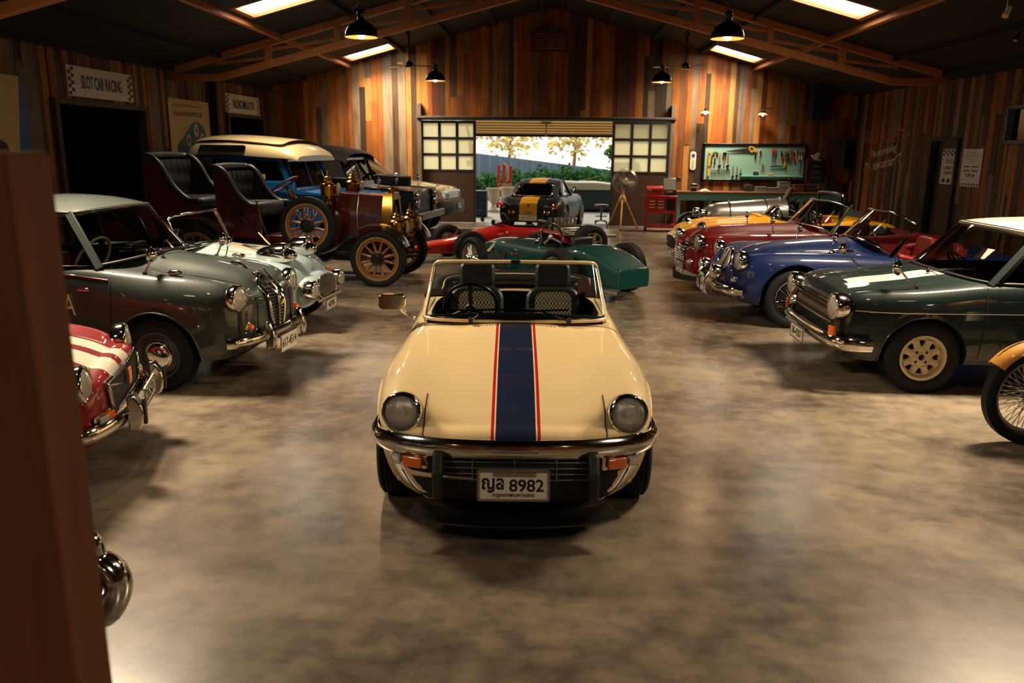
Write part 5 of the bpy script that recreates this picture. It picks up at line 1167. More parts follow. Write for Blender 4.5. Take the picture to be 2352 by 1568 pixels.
    roundel(ws, (-.40, 1.85, 1.14), (1, .25, 0), (0, .75, .65), .05, '13')
    MB().prism(rrect(.1, .09, .006), (-.44, 1.72, .96), (1, .3, 0), (0, .75, .65), (0, -.001, 0)).build('tax_disc', 'pink', ws)
    mb = MB(); mb.tube([(0, 1.62, 1.02), (0, 1.78, 1.03)], .006); mb.prism(rrect(.16, .05, .02), (0, 1.8, 1.04), (1, 0, 0), (0, 0, 1), (0, .02, 0)); mb.build('rear_mirror', 'chrome', ws)
    tub(t, .56, 1.76, 2.66, .25, .80, 'redleather')
    mb = MB(); mb.tube(crom([(-.60, 1.85, .80), (-.61, 2.1, .75), (-.6, 2.4, .76), (-.4, 2.66, .82), (0, 2.7, .84), (.4, 2.66, .82), (.6, 2.4, .76), (.61, 2.1, .75), (.60, 1.85, .80)], 5), .03, 8); mb.build('cockpit_roll', 'redleather', t, 180)
    for x in (-.28, .28): seat(t, (x, 2.24, .34), .44, .46, .5, 'redleather', .2)
    steering(t, (-.28, 1.90, .86), (0, 1, .35), .2, 'black', 'steel', 4)
blue_roadster()
def red_roadster():
    loc, rz = heading(1.82, 11.45, 6, False)
    t = thing('open_sports_car', 'dark red open sports car between the blue and yellow ones', 'car', loc, rz)
    T = [(.14, .50, .26, .46, .64, .78, .60, .45, .62), (.2, .59, .24, .48, .73, .79, .68, .46, .72), (.34, .66, .23, .5, .785, .80, .75, .47, .815), (.6, .71, .22, .5, .81, .80, .80, .47, .88), (1.0, .735, .22, .5, .815, .80, .82, .48, .90), (1.5, .74, .22, .5, .82, .81, .84, .52, .91), (1.75, .74, .22, .5, .82, .83, .84, .58, .92),
         (2.4, .745, .22, .5, .79, .86, .80, .62, .86), (3.0, .75, .24, .52, .82, .8, .81, .52, .84), (3.6, .68, .3, .5, .76, .77, .74, .48, .75), (3.95, .5, .38, .5, .58, .7, .57, .45, .57)]
    S, mb = car_skin(T, nose=(.10, 2.6), tail=(.08, 2.4), arches=[(.78, .32, .36), (3.06, .32, .36)], cockpit=ellip(0, 2.4, .6, .5, 3.5), ns=130, n=7)
    mb.build('body', [paint('deep red paint', '#6c0208', .3), 'dark'], t, 50)
    out = smooth_out([(-.15, .66), (.15, .66), (.21, .56), (.24, .45), (.18, .40), (-.18, .40), (-.24, .45), (-.21, .56)], 3)
    MB().grid(fpatch(S, out, .006, 6)).build('grille_recess', 'dark', t, 60)
    g = MB()
    for i in range(8): z = .42+.033*i; w = .235-.33*max(0, z-.5); g.tube(fline(S, [(-w, z), (w, z)], .014), .007, 6)
    for i in range(-6, 7): x = i*.034; g.tube(fline(S, [(x, .41), (x*.8, .655)], .016), .005, 5)
    g.build('grille', 'chrome', t)
    bd = MB(); p = S.top(0, .34); bd.prism([(-.07, 0), (.07, 0), (.11, .03), (-.11, .03)], p+Vector((0, 0, .01)), (1, 0, 0), (0, .6, .8), (0, -.012, .008)); bd.ball(p+Vector((0, 0, .03)), (.06, .04, .03), 12, 8); bd.build('bonnet_badge', 'chrome', t, bevel=.003)
    for sg in (1, -1):
        headlight(t, (sg*.50, .13, .685), (sg*.04, -1, .04), .095, depth=.075); small_lamp(t, S.front(sg*.42, .42, 0), (0, -1, 0), .035, 'lampglass', 'side_lamp'); wing_mirror(t, S.top(sg*.5, 1.15)+Vector((0, -.01, .16)), S.top(sg*.5, 1.15), .05)
    MB().sweep(crom([(-.5, .12, .2), (0, .0, .17), (.5, .12, .2)], 5), [(-.05, -.03), (.03, -.03), (.03, .03), (-.05, .03)]).build('chin', 'dark', t)
    plate(t, (.02, .03, .30), .36, .17, [('ภง 640', .075, .02, .28, THAI), ('กรุงเทพ', .022, -.055, .18, THAI)])
    for y, sg in ((.78, 1), (.78, -1), (3.06, 1), (3.06, -1)): wheel(t, (sg*.63, y, .31), .31, .15, sg, 'wire', .2, 'chrome', 'steel')
    ws = windscreen(t, [(0, 1.62, .925), (.3, 1.67, .915), (.52, 1.80, .88), (.62, 1.92, .82)], [(0, 1.95, 1.23), (.3, 1.97, 1.23), (.48, 2.05, 1.20), (.55, 2.13, 1.16)], .01, 'steel')
    for sg in (1, -1): MB().sweep([(sg*.64, 1.86, .82), (sg*.585, 2.08, 1.08), (sg*.55, 2.18, 1.20)], [(-.008, -.014), (.008, -.014), (.008, .014), (-.008, .014)], up=(0, 1, 0)).build('screen_stanchion', 'steel', ws)
    MB().prism(rrect(.08, .1, .006), (-.36, 1.83, 1.0), (1, .3, 0), (0, .75, .65), (0, -.001, 0)).build('tax_disc', 'pink', ws)
    tub(t, .58, 1.94, 2.86, .25, .82); steering(t, (-.28, 2.05, .88), (0, 1, .35), .19); MB().ball((-.45, 2.2, .95), (.03, .03, .05), 10, 8).build('spot_lamp', 'chrome', t)
    for x in (-.28, .28): seat(t, (x, 2.42, .36), .45, .46, .46, 'leather', .2)
red_roadster()
def yellow_racer():
    loc, rz = heading(2.06, 13.9, 3, False)
    t = thing('open_sports_car', 'low yellow sports racer with black-faced headlamps and a roll bar, behind the red roadster', 'car', loc, rz)
    T = [(.10, .46, .20, .40, .52, .74, .52, .42, .53), (.2, .58, .18, .42, .62, .78, .60, .45, .62), (.45, .66, .17, .44, .70, .79, .68, .48, .71), (.8, .71, .17, .46, .75, .80, .73, .48, .77), (1.3, .72, .17, .46, .76, .81, .77, .52, .82), (1.7, .72, .17, .46, .76, .83, .78, .58, .84), (2.3, .72, .17, .46, .74, .86, .75, .62, .79), (2.8, .74, .18, .48, .80, .8, .78, .5, .80), (3.4, .70, .24, .48, .76, .77, .75, .48, .76), (3.7, .6, .34, .48, .62, .72, .62, .45, .62)]
    S, mb = car_skin(T, nose=(.10, 2.4), tail=(.08, 2.6), arches=[(.76, .29, .33), (2.9, .29, .34)], cockpit=ellip(0, 2.15, .56, .45, 3.5), ns=120, n=7); mb.build('body', [paint('yellow paint', '#c98a12', .3), 'dark'], t, 50)
    out = smooth_out([(-.36, .38), (-.3, .46), (0, .49), (.3, .46), (.36, .38), (.3, .30), (0, .28), (-.3, .30)], 3)
    MB().grid(fpatch(S, out, .006, 6)).build('air_intake', 'matte', t, 60)
    m = MB(); m.tube(crom([(-.4, .09, .24), (-.3, .03, .22), (0, -.02, .21), (.3, .03, .22), (.4, .09, .24)], 4), .02, 8); m.build('nose_bar', 'chrome', t)
    for sg in (1, -1):
        p = S.top(sg*.53, .40); k = MB(); k.lathe([(.11, -.05), (.115, 0), (.10, .02)], p+Vector((0, -.02, -.03)), (sg*.05, -1, .25), 24); h = k.build('headlamp_rim', 'chrome', t)
        MB().ball(p+Vector((0, -.01, -.03)), (.095, .07, .095), 18, 12).build('headlamp_cover', 'black', h, 180)
    mb = MB()
    for i in range(5): mb.ball(S.top(-.16+.08*i, 1.45)+Vector((0, 0, .005)), (.035, .05, .03), 10, 8)
    mb.build('bonnet_bulges', paint('yellow bulge paint', '#c98a12'), t)
    windscreen(t, [(0, 1.58, .84), (.3, 1.63, .82), (.52, 1.82, .77)], [(0, 1.74, 1.0), (.28, 1.79, .99), (.48, 1.98, .90)], .007, 'black')
    tub(t, .54, 1.72, 2.6, .22, .76); steering(t, (-.27, 1.92, .8), (0, 1, .3), .17)
    for x in (-.27, .27): seat(t, (x, 2.15, .28), .44, .44, .5, 'redleather' if x > 0 else 'leather', .25)
    mb = MB(); mb.tube(crom([(-.50, 2.66, .72), (-.5, 2.66, 1.1), (-.44, 2.66, 1.2), (.44, 2.66, 1.2), (.5, 2.66, 1.1), (.50, 2.66, .72)], 4), .028, 10); mb.build('roll_bar', 'black', t)
    for y, sg in ((.76, 1), (.76, -1), (2.9, 1), (2.9, -1)): wheel(t, (sg*.62, y, .29), .29, .17, sg, 'wide', .18, 'steel', None)
yellow_racer()
def silver_special():
    loc, rz = heading(2.45, 15.75, 2, False)
    t = thing('open_sports_car', 'bare silver cigar-bodied special with leather bonnet straps, nearest the teal workbench', 'car', loc, rz)
    R = []
    for y, w, h, z in ((.55, .14, .16, .66), (.60, .2, .22, .66), (.75, .235, .25, .67), (1.2, .28, .28, .68), (1.7, .32, .30, .70), (2.0, .36, .32, .70)): R.append([(w*math.cos(a), y, z+h*math.sin(a)) for a in (2*PI*i/28 for i in range(28))])
    c = MB().grid(R, cv=True); c.add(R[0], [tuple(range(28))[::-1]]); c.build('bonnet', M['alu'], t, 60)
    for y, w, h in ((.95, .262, .272), (1.62, .32, .30)): MB().sweep([((w)*math.cos(a), y, .675+.015*(y > 1.2)+h*math.sin(a)) for a in (PI*i/16 for i in range(17))], [(-.025, -.004), (.025, -.004), (.025, .01), (-.025, .01)], up=(0, 1, 0)).build('bonnet_strap', 'leather', t)
    R = []
    for y, w, h, z in ((1.98, .42, .30, .62), (2.3, .46, .28, .60), (2.8, .46, .28, .60), (3.2, .4, .26, .60), (3.6, .2, .16, .58), (3.75, .04, .04, .56)): R.append([(w*math.cos(a), y, z+h*math.sin(a)) for a in (PI*(-1+1.0*i/14) for i in range(15))]+[(w*math.cos(a), y, z+h*(math.sin(a))) for a in (PI*i/14 for i in range(1, 14))] if y > 2.85 else [(w*math.cos(a), y, z+h*math.sin(a)) for a in (PI*(-1.1+1.2*i/27) for i in range(28))])
    MB().grid(R, cv=False).build('tail', M['alu'], t, 60)
    tub(t, .36, 2.02, 2.85, .36, .66, 'leather', .08)
    mb = MB(); mb.lathe([(.13, -.05), (.14, 0), (.12, .02)], (0, .52, .68), (0, -1, 0), 24); mb.build('nose_ring', 'chrome', t); MB().lathe([(.125, 0), (.001, .0)], (0, .51, .68), (0, -1, 0), 24).build('radiator', 'dark', t)
    mb = MB()
    for sg in (1, -1):
        mb.sweep([(sg*.3, .1, .34), (sg*.32, 2.0, .36), (sg*.32, 3.3, .38)], [(-.025, -.05), (.025, -.05), (.025, .05), (-.025, .05)]); mb.tube([(sg*.3, .45, .34), (sg*.58, .42, .34)], .022)
        mb.tube([(sg*.25, .5, .5), (sg*.55, .44, .36)], .014)
    mb.build('chassis', 'black', t)
    e = MB(); e.box((0, .85, .5), (.34, .7, .2))
    for i in range(4): e.tube(crom([(-.25, .8+.22*i, .72), (-.38, .82+.22*i, .66), (-.42, .95+.22*i, .5)], 4), .022, 8)
    e.tube([(-.42, .9, .46), (-.44, 3.0, .42)], .035, 10); e.build('exhaust', 'steel', t)
    for sg in (1, -1):
        headlight(t, (sg*.27, .38, .72), (0, -1, 0), .075, depth=.1, ring='chrome'); wheel(t, (sg*.64, .42, .33), .33, .12, sg, 'wire', .23, 'steel', 'steel'); wheel(t, (sg*.64, 2.85, .33), .33, .13, sg, 'wire', .23, 'steel', 'steel')
        pts = [(sg*.64, .42-.36*math.cos(a), .33+.36*math.sin(a)) for a in (PI*(.2+.7*i/12) for i in range(13))]; MB().sweep(pts, [(-.08, -.006), (.08, -.006), (.08, .004), (0, .012), (-.08, .004)]).build('cycle_wing', 'black', t, 60)
    windscreen(t, [(0, 2.0, .98), (.2, 2.02, .95), (.34, 2.1, .88)], [(0, 2.12, 1.2), (.2, 2.14, 1.19), (.32, 2.24, 1.1)], .01, 'black'); steering(t, (-.16, 2.2, .92), (0, 1, .3), .17)
    mb = MB(); mb.tube([(.1, .6, .9), (.12, .55, 1.0)], .01); mb.ball((.1, 1.9, 1.02), (.03, .05, .03), 10, 8); mb.build('filler_cap', 'chrome', t)
M['alu'] = mat('brushed aluminium', '#b9b4ac', .28, .85)
silver_special()
def motorcycle():
    loc, rz = (2.98, 4.9, 0), -math.radians(90)
    t = thing('motorcycle', 'motorcycle with a wire front wheel and gold mudguard, mostly past the right edge', 'motorcycle', (2.91, 5.3, 0), -math.radians(88))
    wheel(t, (0, .33, .33), .33, .09, -1, 'wire', .26, 'steel', 'black', name='front_wheel', tread=0); wheel(t, (0, 1.72, .33), .33, .11, -1, 'wire', .24, 'steel', 'black', name='rear_wheel', tread=0)
    G = paint('gold enamel', '#a8752a', .3); pts = [(0, .33-.37*math.cos(a), .33+.37*math.sin(a)) for a in (PI*(.20+.62*i/16) for i in range(17))]
    m = MB().sweep(pts, [(-.085, -.035), (-.075, -.01), (-.04, .012), (0, .02), (.04, .012), (.075, -.01), (.085, -.035), (.078, -.032), (.04, .006), (0, .014), (-.04, .006), (-.078, -.032)]).build('front_mudguard', G, t, 60)
    MB().tube([Vector(p)+Vector((0, 0, .022)) for p in pts], .006, 6).build('pinstripe', 'black', m)
    mb = MB()
    for sg in (1, -1): mb.tube([(sg*.075, .33, .33), (sg*.08, .52, .75), (sg*.09, .62, 1.0)], .022)
    mb.build('fork', 'chrome', t); mb = MB(); mb.tube(crom([(-.36, .82, 1.02), (-.2, .72, 1.06), (0, .62, 1.02), (.2, .72, 1.06), (.36, .82, 1.02)], 4), .014); mb.build('handlebar', 'chrome', t)
    headlight(t, (0, .42, .88), (0, -1, 0), .085, depth=.12)
    mb = MB(); mb.tube([(0, .62, .92), (0, .8, .45), (0, 1.3, .38), (0, 1.72, .33)], .022); mb.tube([(0, .65, .85), (0, 1.35, .72), (0, 1.72, .36)], .018); mb.build('frame', 'black', t)
    MB().ball((0, .92, .86), (.13, .28, .12), 20, 14).build('fuel_tank', G, t, 180); MB().prism(rrect(.26, .6, .1), (0, 1.45, .78), (1, 0, 0), (0, 1, 0), (0, 0, .08)).build('saddle', 'leather', t, bevel=.03)
    e = MB(); e.box((0, 1.02, .42), (.24, .32, .2)); [e.box((0, .98, .54+.022*i), (.22-.006*i, .2, .01)) for i in range(7)]; e.build('engine', 'steel', t, bevel=.01)
    pts = [(0, 1.72-.37*math.cos(a), .33+.37*math.sin(a)) for a in (PI*(.3+.62*i/14) for i in range(15))]; MB().sweep(pts, [(-.08, -.02), (0, .012), (.08, -.02), (0, .004)]).build('rear_mudguard', G, t, 60)
    MB().tube([(-.16, 1.15, .22), (-.22, 1.2, .02)], .012).build('prop_stand', 'black', t)
motorcycle()
# ------------------------------------------------------------ single-seaters and the coupe in the doorway
def loft(root, rows, name, m, smooth=50, caps=True, p=2.5, n=28):
    """rows: y, half width, z bottom, z top -> superellipse sections"""
    R = []
    for y, w, z0, z1 in rows:
        r = []
        for i in range(n):
            a = 2*PI*i/n; c, s_ = math.cos(a), math.sin(a); r.append((w*math.copysign(abs(c)**(2/p), c), y, (z0+z1)/2+(z1-z0)/2*math.copysign(abs(s_)**(2/p), s_)))
        R.append(r)
    b = MB(); b.grid(R, cv=True)
    if caps:
        for q in (R[0][::-1], R[-1]): b.add(q, [tuple(range(n))])
    return b.build(name, m, root, smooth)
def dense(rows, k=5):
    r = np.array(rows); q = np.concatenate([np.linspace(a, b, k, endpoint=False) for a, b in zip(r[:-1, 0], r[1:, 0])]+[r[-1:, 0]])
    return [(y, *[float(pchip(r[:, 0], r[:, j], [y])[0]) for j in (1, 2, 3)]) for y in q]
def suspension(t, y, z=.33, x=.6, m='steel'):
    for sg in (1, -1):
        b = MB()
        for dz, dy in ((.08, .12), (.08, -.12), (-.1, .16), (-.1, -.16)): b.tube([(sg*.2, y+dy, z+dz), (sg*x, y, z+dz*.7)], .012, 6)
        b.tube([(sg*.22, y+.05, z+.2), (sg*x*.85, y, z-.08)], .024, 8); b.build('suspension', m, t)
def green_single_seater():
    t = thing('racing_car', 'dark teal single-seat racing car with wire wheels behind the cream car', 'racing car', (-.61, 12.27, 0), math.radians(218.3))
    G = paint('teal racing paint', '#0b3d3a', .3)
    T = [(-.42, .16, .22, .36, .44, .7, .45, .4, .46), (-.3, .22, .17, .36, .50, .7, .52, .4, .53), (0, .28, .15, .36, .55, .7, .575, .4, .59), (.5, .33, .14, .36, .57, .72, .60, .42, .62), (1.0, .36, .14, .36, .57, .75, .61, .45, .64), (1.7, .36, .14, .36, .60, .75, .63, .45, .66), (2.0, .36, .15, .38, .64, .78, .66, .5, .67), (2.35, .33, .17, .38, .58, .82, .59, .6, .60), (2.72, .27, .2, .34, .44, .85, .445, .6, .45)]
    S, mb = car_skin(T, nose=(.12, 2.2), tail=(.02, 6.), cockpit=ellip(0, 1.38, .25, .36, 3.), ns=110, n=6, wells=False); mb.build('body', [G, 'dark'], t, 40)
    tub(t, .25, 1.03, 1.75, .18, .60, 'leather', .12); suspension(t, 0); suspension(t, 1.97)
    for y, sg in ((0, 1), (0, -1), (1.97, 1), (1.97, -1)): wheel(t, (sg*.6, y, .31 if y == 0 else .33), .31 if y == 0 else .33, .13 if y == 0 else .16, sg, 'wire', .225, 'steel', 'chrome')
    steering(t, (0, 1.08, .69), (0, 1, .3), .19, 'black', M['alu'], 3, .014, .3)
    P = [[(.27*math.sin(a)*k, .86+.06*math.cos(a)*0+.2*(1-math.cos(a))+.06*(1-k), .61+h-.1*(1-math.cos(a))) for a in [(-1+2*i/16)*1.25 for i in range(17)]] for h, k in ((0, 1), (.14, .85))]
    MB().grid(P).build('aero_screen', 'darkglass', t, 180)
    MB().box((0, .98, .56), (.44, .03, .14)).build('dashboard', 'black', t, bevel=.01)
    MB().sweep([(.33*math.cos(a), .42, .37+.245*math.sin(a)) for a in (PI*(-.05+1.1*i/20) for i in range(21))], [(-.02, -.004), (.02, -.004), (.02, .012), (-.02, .012)], up=(0, 1, 0)).build('bonnet_strap', mat('brown leather', '#4a2a18', .5), t)
    p = S.side(.72, .44, 1, .003); f = MB(); f.box(p, (.003, .09, .05)); fl = f.build('union_flag_base', mat('flag navy', '#1a2450', .5), t)
    mb = MB(); mb.box(p+Vector((.002, 0, 0)), (.003, .09, .014)); mb.box(p+Vector((.002, 0, 0)), (.003, .018, .05)); mb.build('flag_cross', mat('flag red', '#a01c20', .5), fl)
    mb = MB()
    for i in range(16): mb.ball(S.side(.2+.1*i, .26, 1, .001), .006, 6, 4)
    mb.build('rivets', 'steel', t)
    v = MB()
    for i in range(3): v.ball(S.side(2.05+.1*i, .45, 1, 0) or (.33, 2.05+.1*i, .45), (.02, .035, .015), 10, 6)
    v.build('louvres', 'dark', t); MB().box((0, 1.72, .60), (.36, .08, .3)).build('seat_back', 'leather', t, bevel=.03)
    MB().tube(crom([(.42, 1.5, .2), (.42, 2.3, .18), (.36, 2.85, .18)], 4), .03, 8).build('exhaust', 'steel', t)
green_single_seater()
def red_single_seater():
    t = thing('racing_car', 'red rear-engined single-seat racing car with a cone nose and silver intake trumpets', 'racing car', (-1.52, 13.95, 0), math.radians(-65))
    R = paint('bright red racing paint', '#a8120c', .25)
    T = [(-.80, .17, .16, .24, .285, .7, .295, .4, .30), (-.45, .20, .15, .25, .33, .7, .345, .4, .35), (-.1, .23, .14, .27, .38, .7, .395, .4, .40), (.3, .29, .13, .3, .48, .7, .50, .42, .51), (.8, .34, .12, .32, .56, .72, .585, .44, .60), (1.3, .35, .12, .32, .54, .76, .56, .46, .57), (1.75, .33, .14, .32, .46, .76, .47, .46, .48), (2.0, .28, .16, .3, .38, .76, .39, .46, .40)]
    S, mb = car_skin(T, nose=(.03, 4.), tail=(.03, 4.), cockpit=ellip(0, 1.2, .25, .38, 3.), ns=90, n=6, wells=False); mb.build('body', [R, 'dark'], t, 40)
    o = [(1*.14*math.cos(a), .23+.06*math.sin(a)) for a in (2*PI*i/24 for i in range(24))]
    k = MB().grid(fpatch(S, [(x, z) for x, z in o], .006, 4)).build('nose_intake', 'matte', t)
    q = MB(); q.tube([(x*1.06, -.825, .23+(z-.235)*1.08) for x, z in o], .02, 8, closed=True); q.build('intake_lip', 'black', t, 180)
    tub(t, .25, .84, 1.6, .16, .53, 'leather', .12); suspension(t, 0, .29); suspension(t, 2.2, .3); MB().box((0, 1.6, .5), (.4, .1, .3)).build('seat_back', 'leather', t, bevel=.03)
    for y, sg in ((0, 1), (0, -1)): wheel(t, (sg*.62, y, .28), .28, .2, sg, 'wide', .165, 'steel', None)
    for sg in (1, -1): wheel(t, (sg*.64, 2.2, .30), .30, .27, sg, 'wide', .17, 'chrome', None)
    steering(t, (0, .86, .64), (0, 1, .3), .15, 'black', 'black', 3, col_len=.25)
    P = [[(.28*math.sin(a)*k, .62+.2*(1-math.cos(a))+.06*(1-k), .565+h-.05*(1-math.cos(a))) for a in [(-1+2*i/16)*1.2 for i in range(17)]] for h, k in ((0, 1), (.12, .8))]
    MB().grid(P).build('aero_screen', 'glass', t, 180)
    e = MB(); e.box((0, 1.98, .36), (.46, .6, .26)); e.box((.16, 1.98, .5), (.14, .6, .1), Matrix.Rotation(.4, 3, 'Y')); e.box((-.16, 1.98, .5), (.14, .6, .1), Matrix.Rotation(-.4, 3, 'Y')); e.box((0, 2.45, .32), (.24, .5, .22)); e.build('engine', 'steel', t, bevel=.015)
    for sg in (1, -1):
        for i in range(4): MB().lathe([(.028, -.08), (.028, .04), (.045, .08), (.04, .08), (.024, .04)], (sg*.07, 1.76+.14*i, .60), (sg*.25, 0, 1), 16).build('intake_trumpet', M['alu'], t, 50)
        MB().tube(crom([(sg*.22, 1.8, .42), (sg*.34, 2.0, .40), (sg*.30, 2.5, .36), (sg*.2, 2.95, .34)], 4), .035, 10).build('exhaust', 'steel', t)
        MB().lathe([(.04, 0), (.042, .02), (.03, .045), (.001, .05)], (sg*.26, .55, .66), (0, -1, 0), 14).build('wing_mirror', 'black', t)
    MB().tube(crom([(-.22, 1.66, .5), (-.2, 1.68, .82), (0, 1.68, .88), (.2, 1.68, .82), (.22, 1.66, .5)], 4), .018, 8).build('roll_hoop', 'black', t)
red_single_seater()
def green_coupe():
    t = thing('coupe_car', 'very dark green fastback coupe with a yellow stripe, seen from behind in the doorway', 'car', (.30, 21.75, 0), math.radians(168))
    G = striped('dark green paint with yellow stripe', '#08120f', [(-.20, .20, '#c08a10')], coat=.2)
    T = [(.12, .5, .28, .44, .56, .72, .55, .45, .56), (.3, .63, .24, .46, .70, .76, .68, .45, .69), (.7, .70, .22, .5, .78, .78, .75, .46, .76), (1.3, .71, .22, .5, .80, .80, .82, .52, .86), (1.8, .70, .22, .5, .80, .84, .83, .6, .85), (2.3, .70, .22, .5, .80, .84, .83, .6, .85), (2.7, .74, .22, .52, .82, .8, .82, .55, .85), (3.1, .74, .24, .52, .83, .78, .82, .52, .84), (3.4, .70, .27, .52, .76, .76, .76, .5, .78), (3.5, .66, .3, .5, .70, .76, .70, .5, .72)]
    S, mb = car_skin(T, nose=(.12, 2.4), tail=(.06, 3.), arches=[(.72, .3, .335), (2.85, .3, .345)], cockpit=ellip(0, 2.15, .52, .75, 4.), ns=120, n=7); mb.build('body', [G, 'dark'], t, 50)
    low = [(0, 1.35, .87), (.28, 1.38, .86), (.5, 1.5, .84), (.575, 1.62, .83), (.60, 2.25, .82), (.585, 2.75, .83), (.50, 3.12, .82), (.3, 3.16, .83), (0, 3.17, .83)]
    up = [(0, 1.78, 1.16), (.25, 1.8, 1.16), (.40, 1.87, 1.15), (.46, 1.95, 1.14), (.49, 2.2, 1.15), (.49, 2.48, 1.13), (.46, 2.62, 1.09), (.3, 2.64, 1.10), (0, 2.66, 1.11)]
    rf = greenhouse(t, low, up, [3, 5, 6], .07, G, G, 'darkglass', pw=.13, over=1.05, skirt=.035)
    m = MB(); m.tube([(x, 3.20-(3.18-2.62)*k, z) for x, k, z in ((-.44, .06, .86), (-.40, .86, 1.06), (-.3, .95, 1.08), (.3, .95, 1.08), (.40, .86, 1.06), (.44, .06, .86), (.38, 0, .84), (-.38, 0, .84))], .014, 8, closed=True); m.build('rear_screen_frame', 'chrome', t, 180)
    bp = lambda x, z, e=.004: S.back(x, z, e) or Vector((x, 3.55, z))
    for sg in (1, -1):
        for x, z, r, mm in ((.60, .645, .05, 'redlens'), (.44, .50, .032, 'redlens'), (.34, .50, .032, 'amber')): small_lamp(t, bp(sg*x, z), (sg*.1, 1, .1), r, mm, 'tail_lamp', .5)
        small_lamp(t, S.top(sg*.42, 3.32, .002), (0, .3, 1), .03, 'steel', 'fuel_cap', .4); wing_mirror(t, (sg*.66, 1.5, .95), (sg*.6, 1.55, .82), .05)
    MB().prism([(-.03, .04), (.03, .04), (0, -.04)], bp(0, .64, .01), (1, 0, 0), (0, 0, 1), (0, .006, 0)).build('tail_badge', 'ink', t); MB().prism(rrect(.14, .025, .01), bp(0, .50, .01), (1, 0, 0), (0, 0, 1), (0, .015, 0)).build('boot_handle', 'chrome', t)
    plate(t, (0, 3.60, .385), .42, .14, [('บร 6814', .08, .0, .32, THAI)], d=(0, 1, .05))
    for y, sg in ((.72, 1), (.72, -1), (2.85, 1), (2.85, -1)): wheel(t, (sg*.64, y, .30), .30, .18, sg, 'wide', .19, 'steel', None)
    tub(t, .51, 1.45, 2.85, .25, .80)
    for x in (-.26, .26): seat(t, (x, 2.1, .32), .42, .44, .5, 'leather', .25)
green_coupe()
# ------------------------------------------------------------ workshop corner
def workbench():
    t = thing('workbench', 'long teal workbench with a brown worktop below the tool board', 'workbench', (5.17, 20.62, 0))
    MB().box((0, 0, .875), (4.1, .7, .045)).build('worktop', 'wood', t, bevel=.006)
    MB().box((0, -.28, .77), (4.02, .04, .17)).build('apron', 'teal', t, bevel=.004)
    for x in (-1.98, -1.22, -.05, .98, 1.98):
        for y in (-.27, .3): MB().box((x, y, .425), (.075, .075, .85)).build('leg', 'teal', t, bevel=.004)
    MB().box((0, 0, .18), (3.95, .62, .03)).build('lower_shelf', 'teal', t, bevel=.003)
    for x in (.3, 1.05): d = MB().box((x, -.305, .775), (.68, .02, .12)).build('drawer', 'teal', t, bevel=.003); MB().tube([(x-.06, -.32, .775), (x-.05, -.335, .775), (x+.05, -.335, .775), (x+.06, -.32, .775)], .006).build('drawer_handle', 'steel', d)
    return t
workbench()
def pegboard():
    t = thing('tool_board', 'pale teal tool board in a black frame hung on the plank wall above the workbench', 'tool board', (5.09, YB-.04, 1.58))
    MB().box((0, 0, 0), (2.44, .02, .86)).build('board', M['pegteal'], t)
    for c, d in (((0, -.005, .435), (2.56, .05, .06)), ((0, -.005, -.435), (2.56, .05, .06)), ((-1.25, -.005, 0), (.06, .05, .93)), ((1.25, -.005, 0), (.06, .05, .93))): MB().box(c, d).build('frame_rail', 'black', t, bevel=.004)
    MB().box((.43, -.06, -.32), (1.5, .1, .03)).build('shelf', 'teal', t, bevel=.003)
M['pegteal'] = mat('pegboard teal', '#7fa79b', .55)
pegboard()
M['yellow'] = mat('yellow tool plastic', '#d09a18', .4); M['redtool'] = mat('red tool plastic', '#b3241a', .4); M['handle'] = mat('wooden tool handle', '#8a5426', .5)
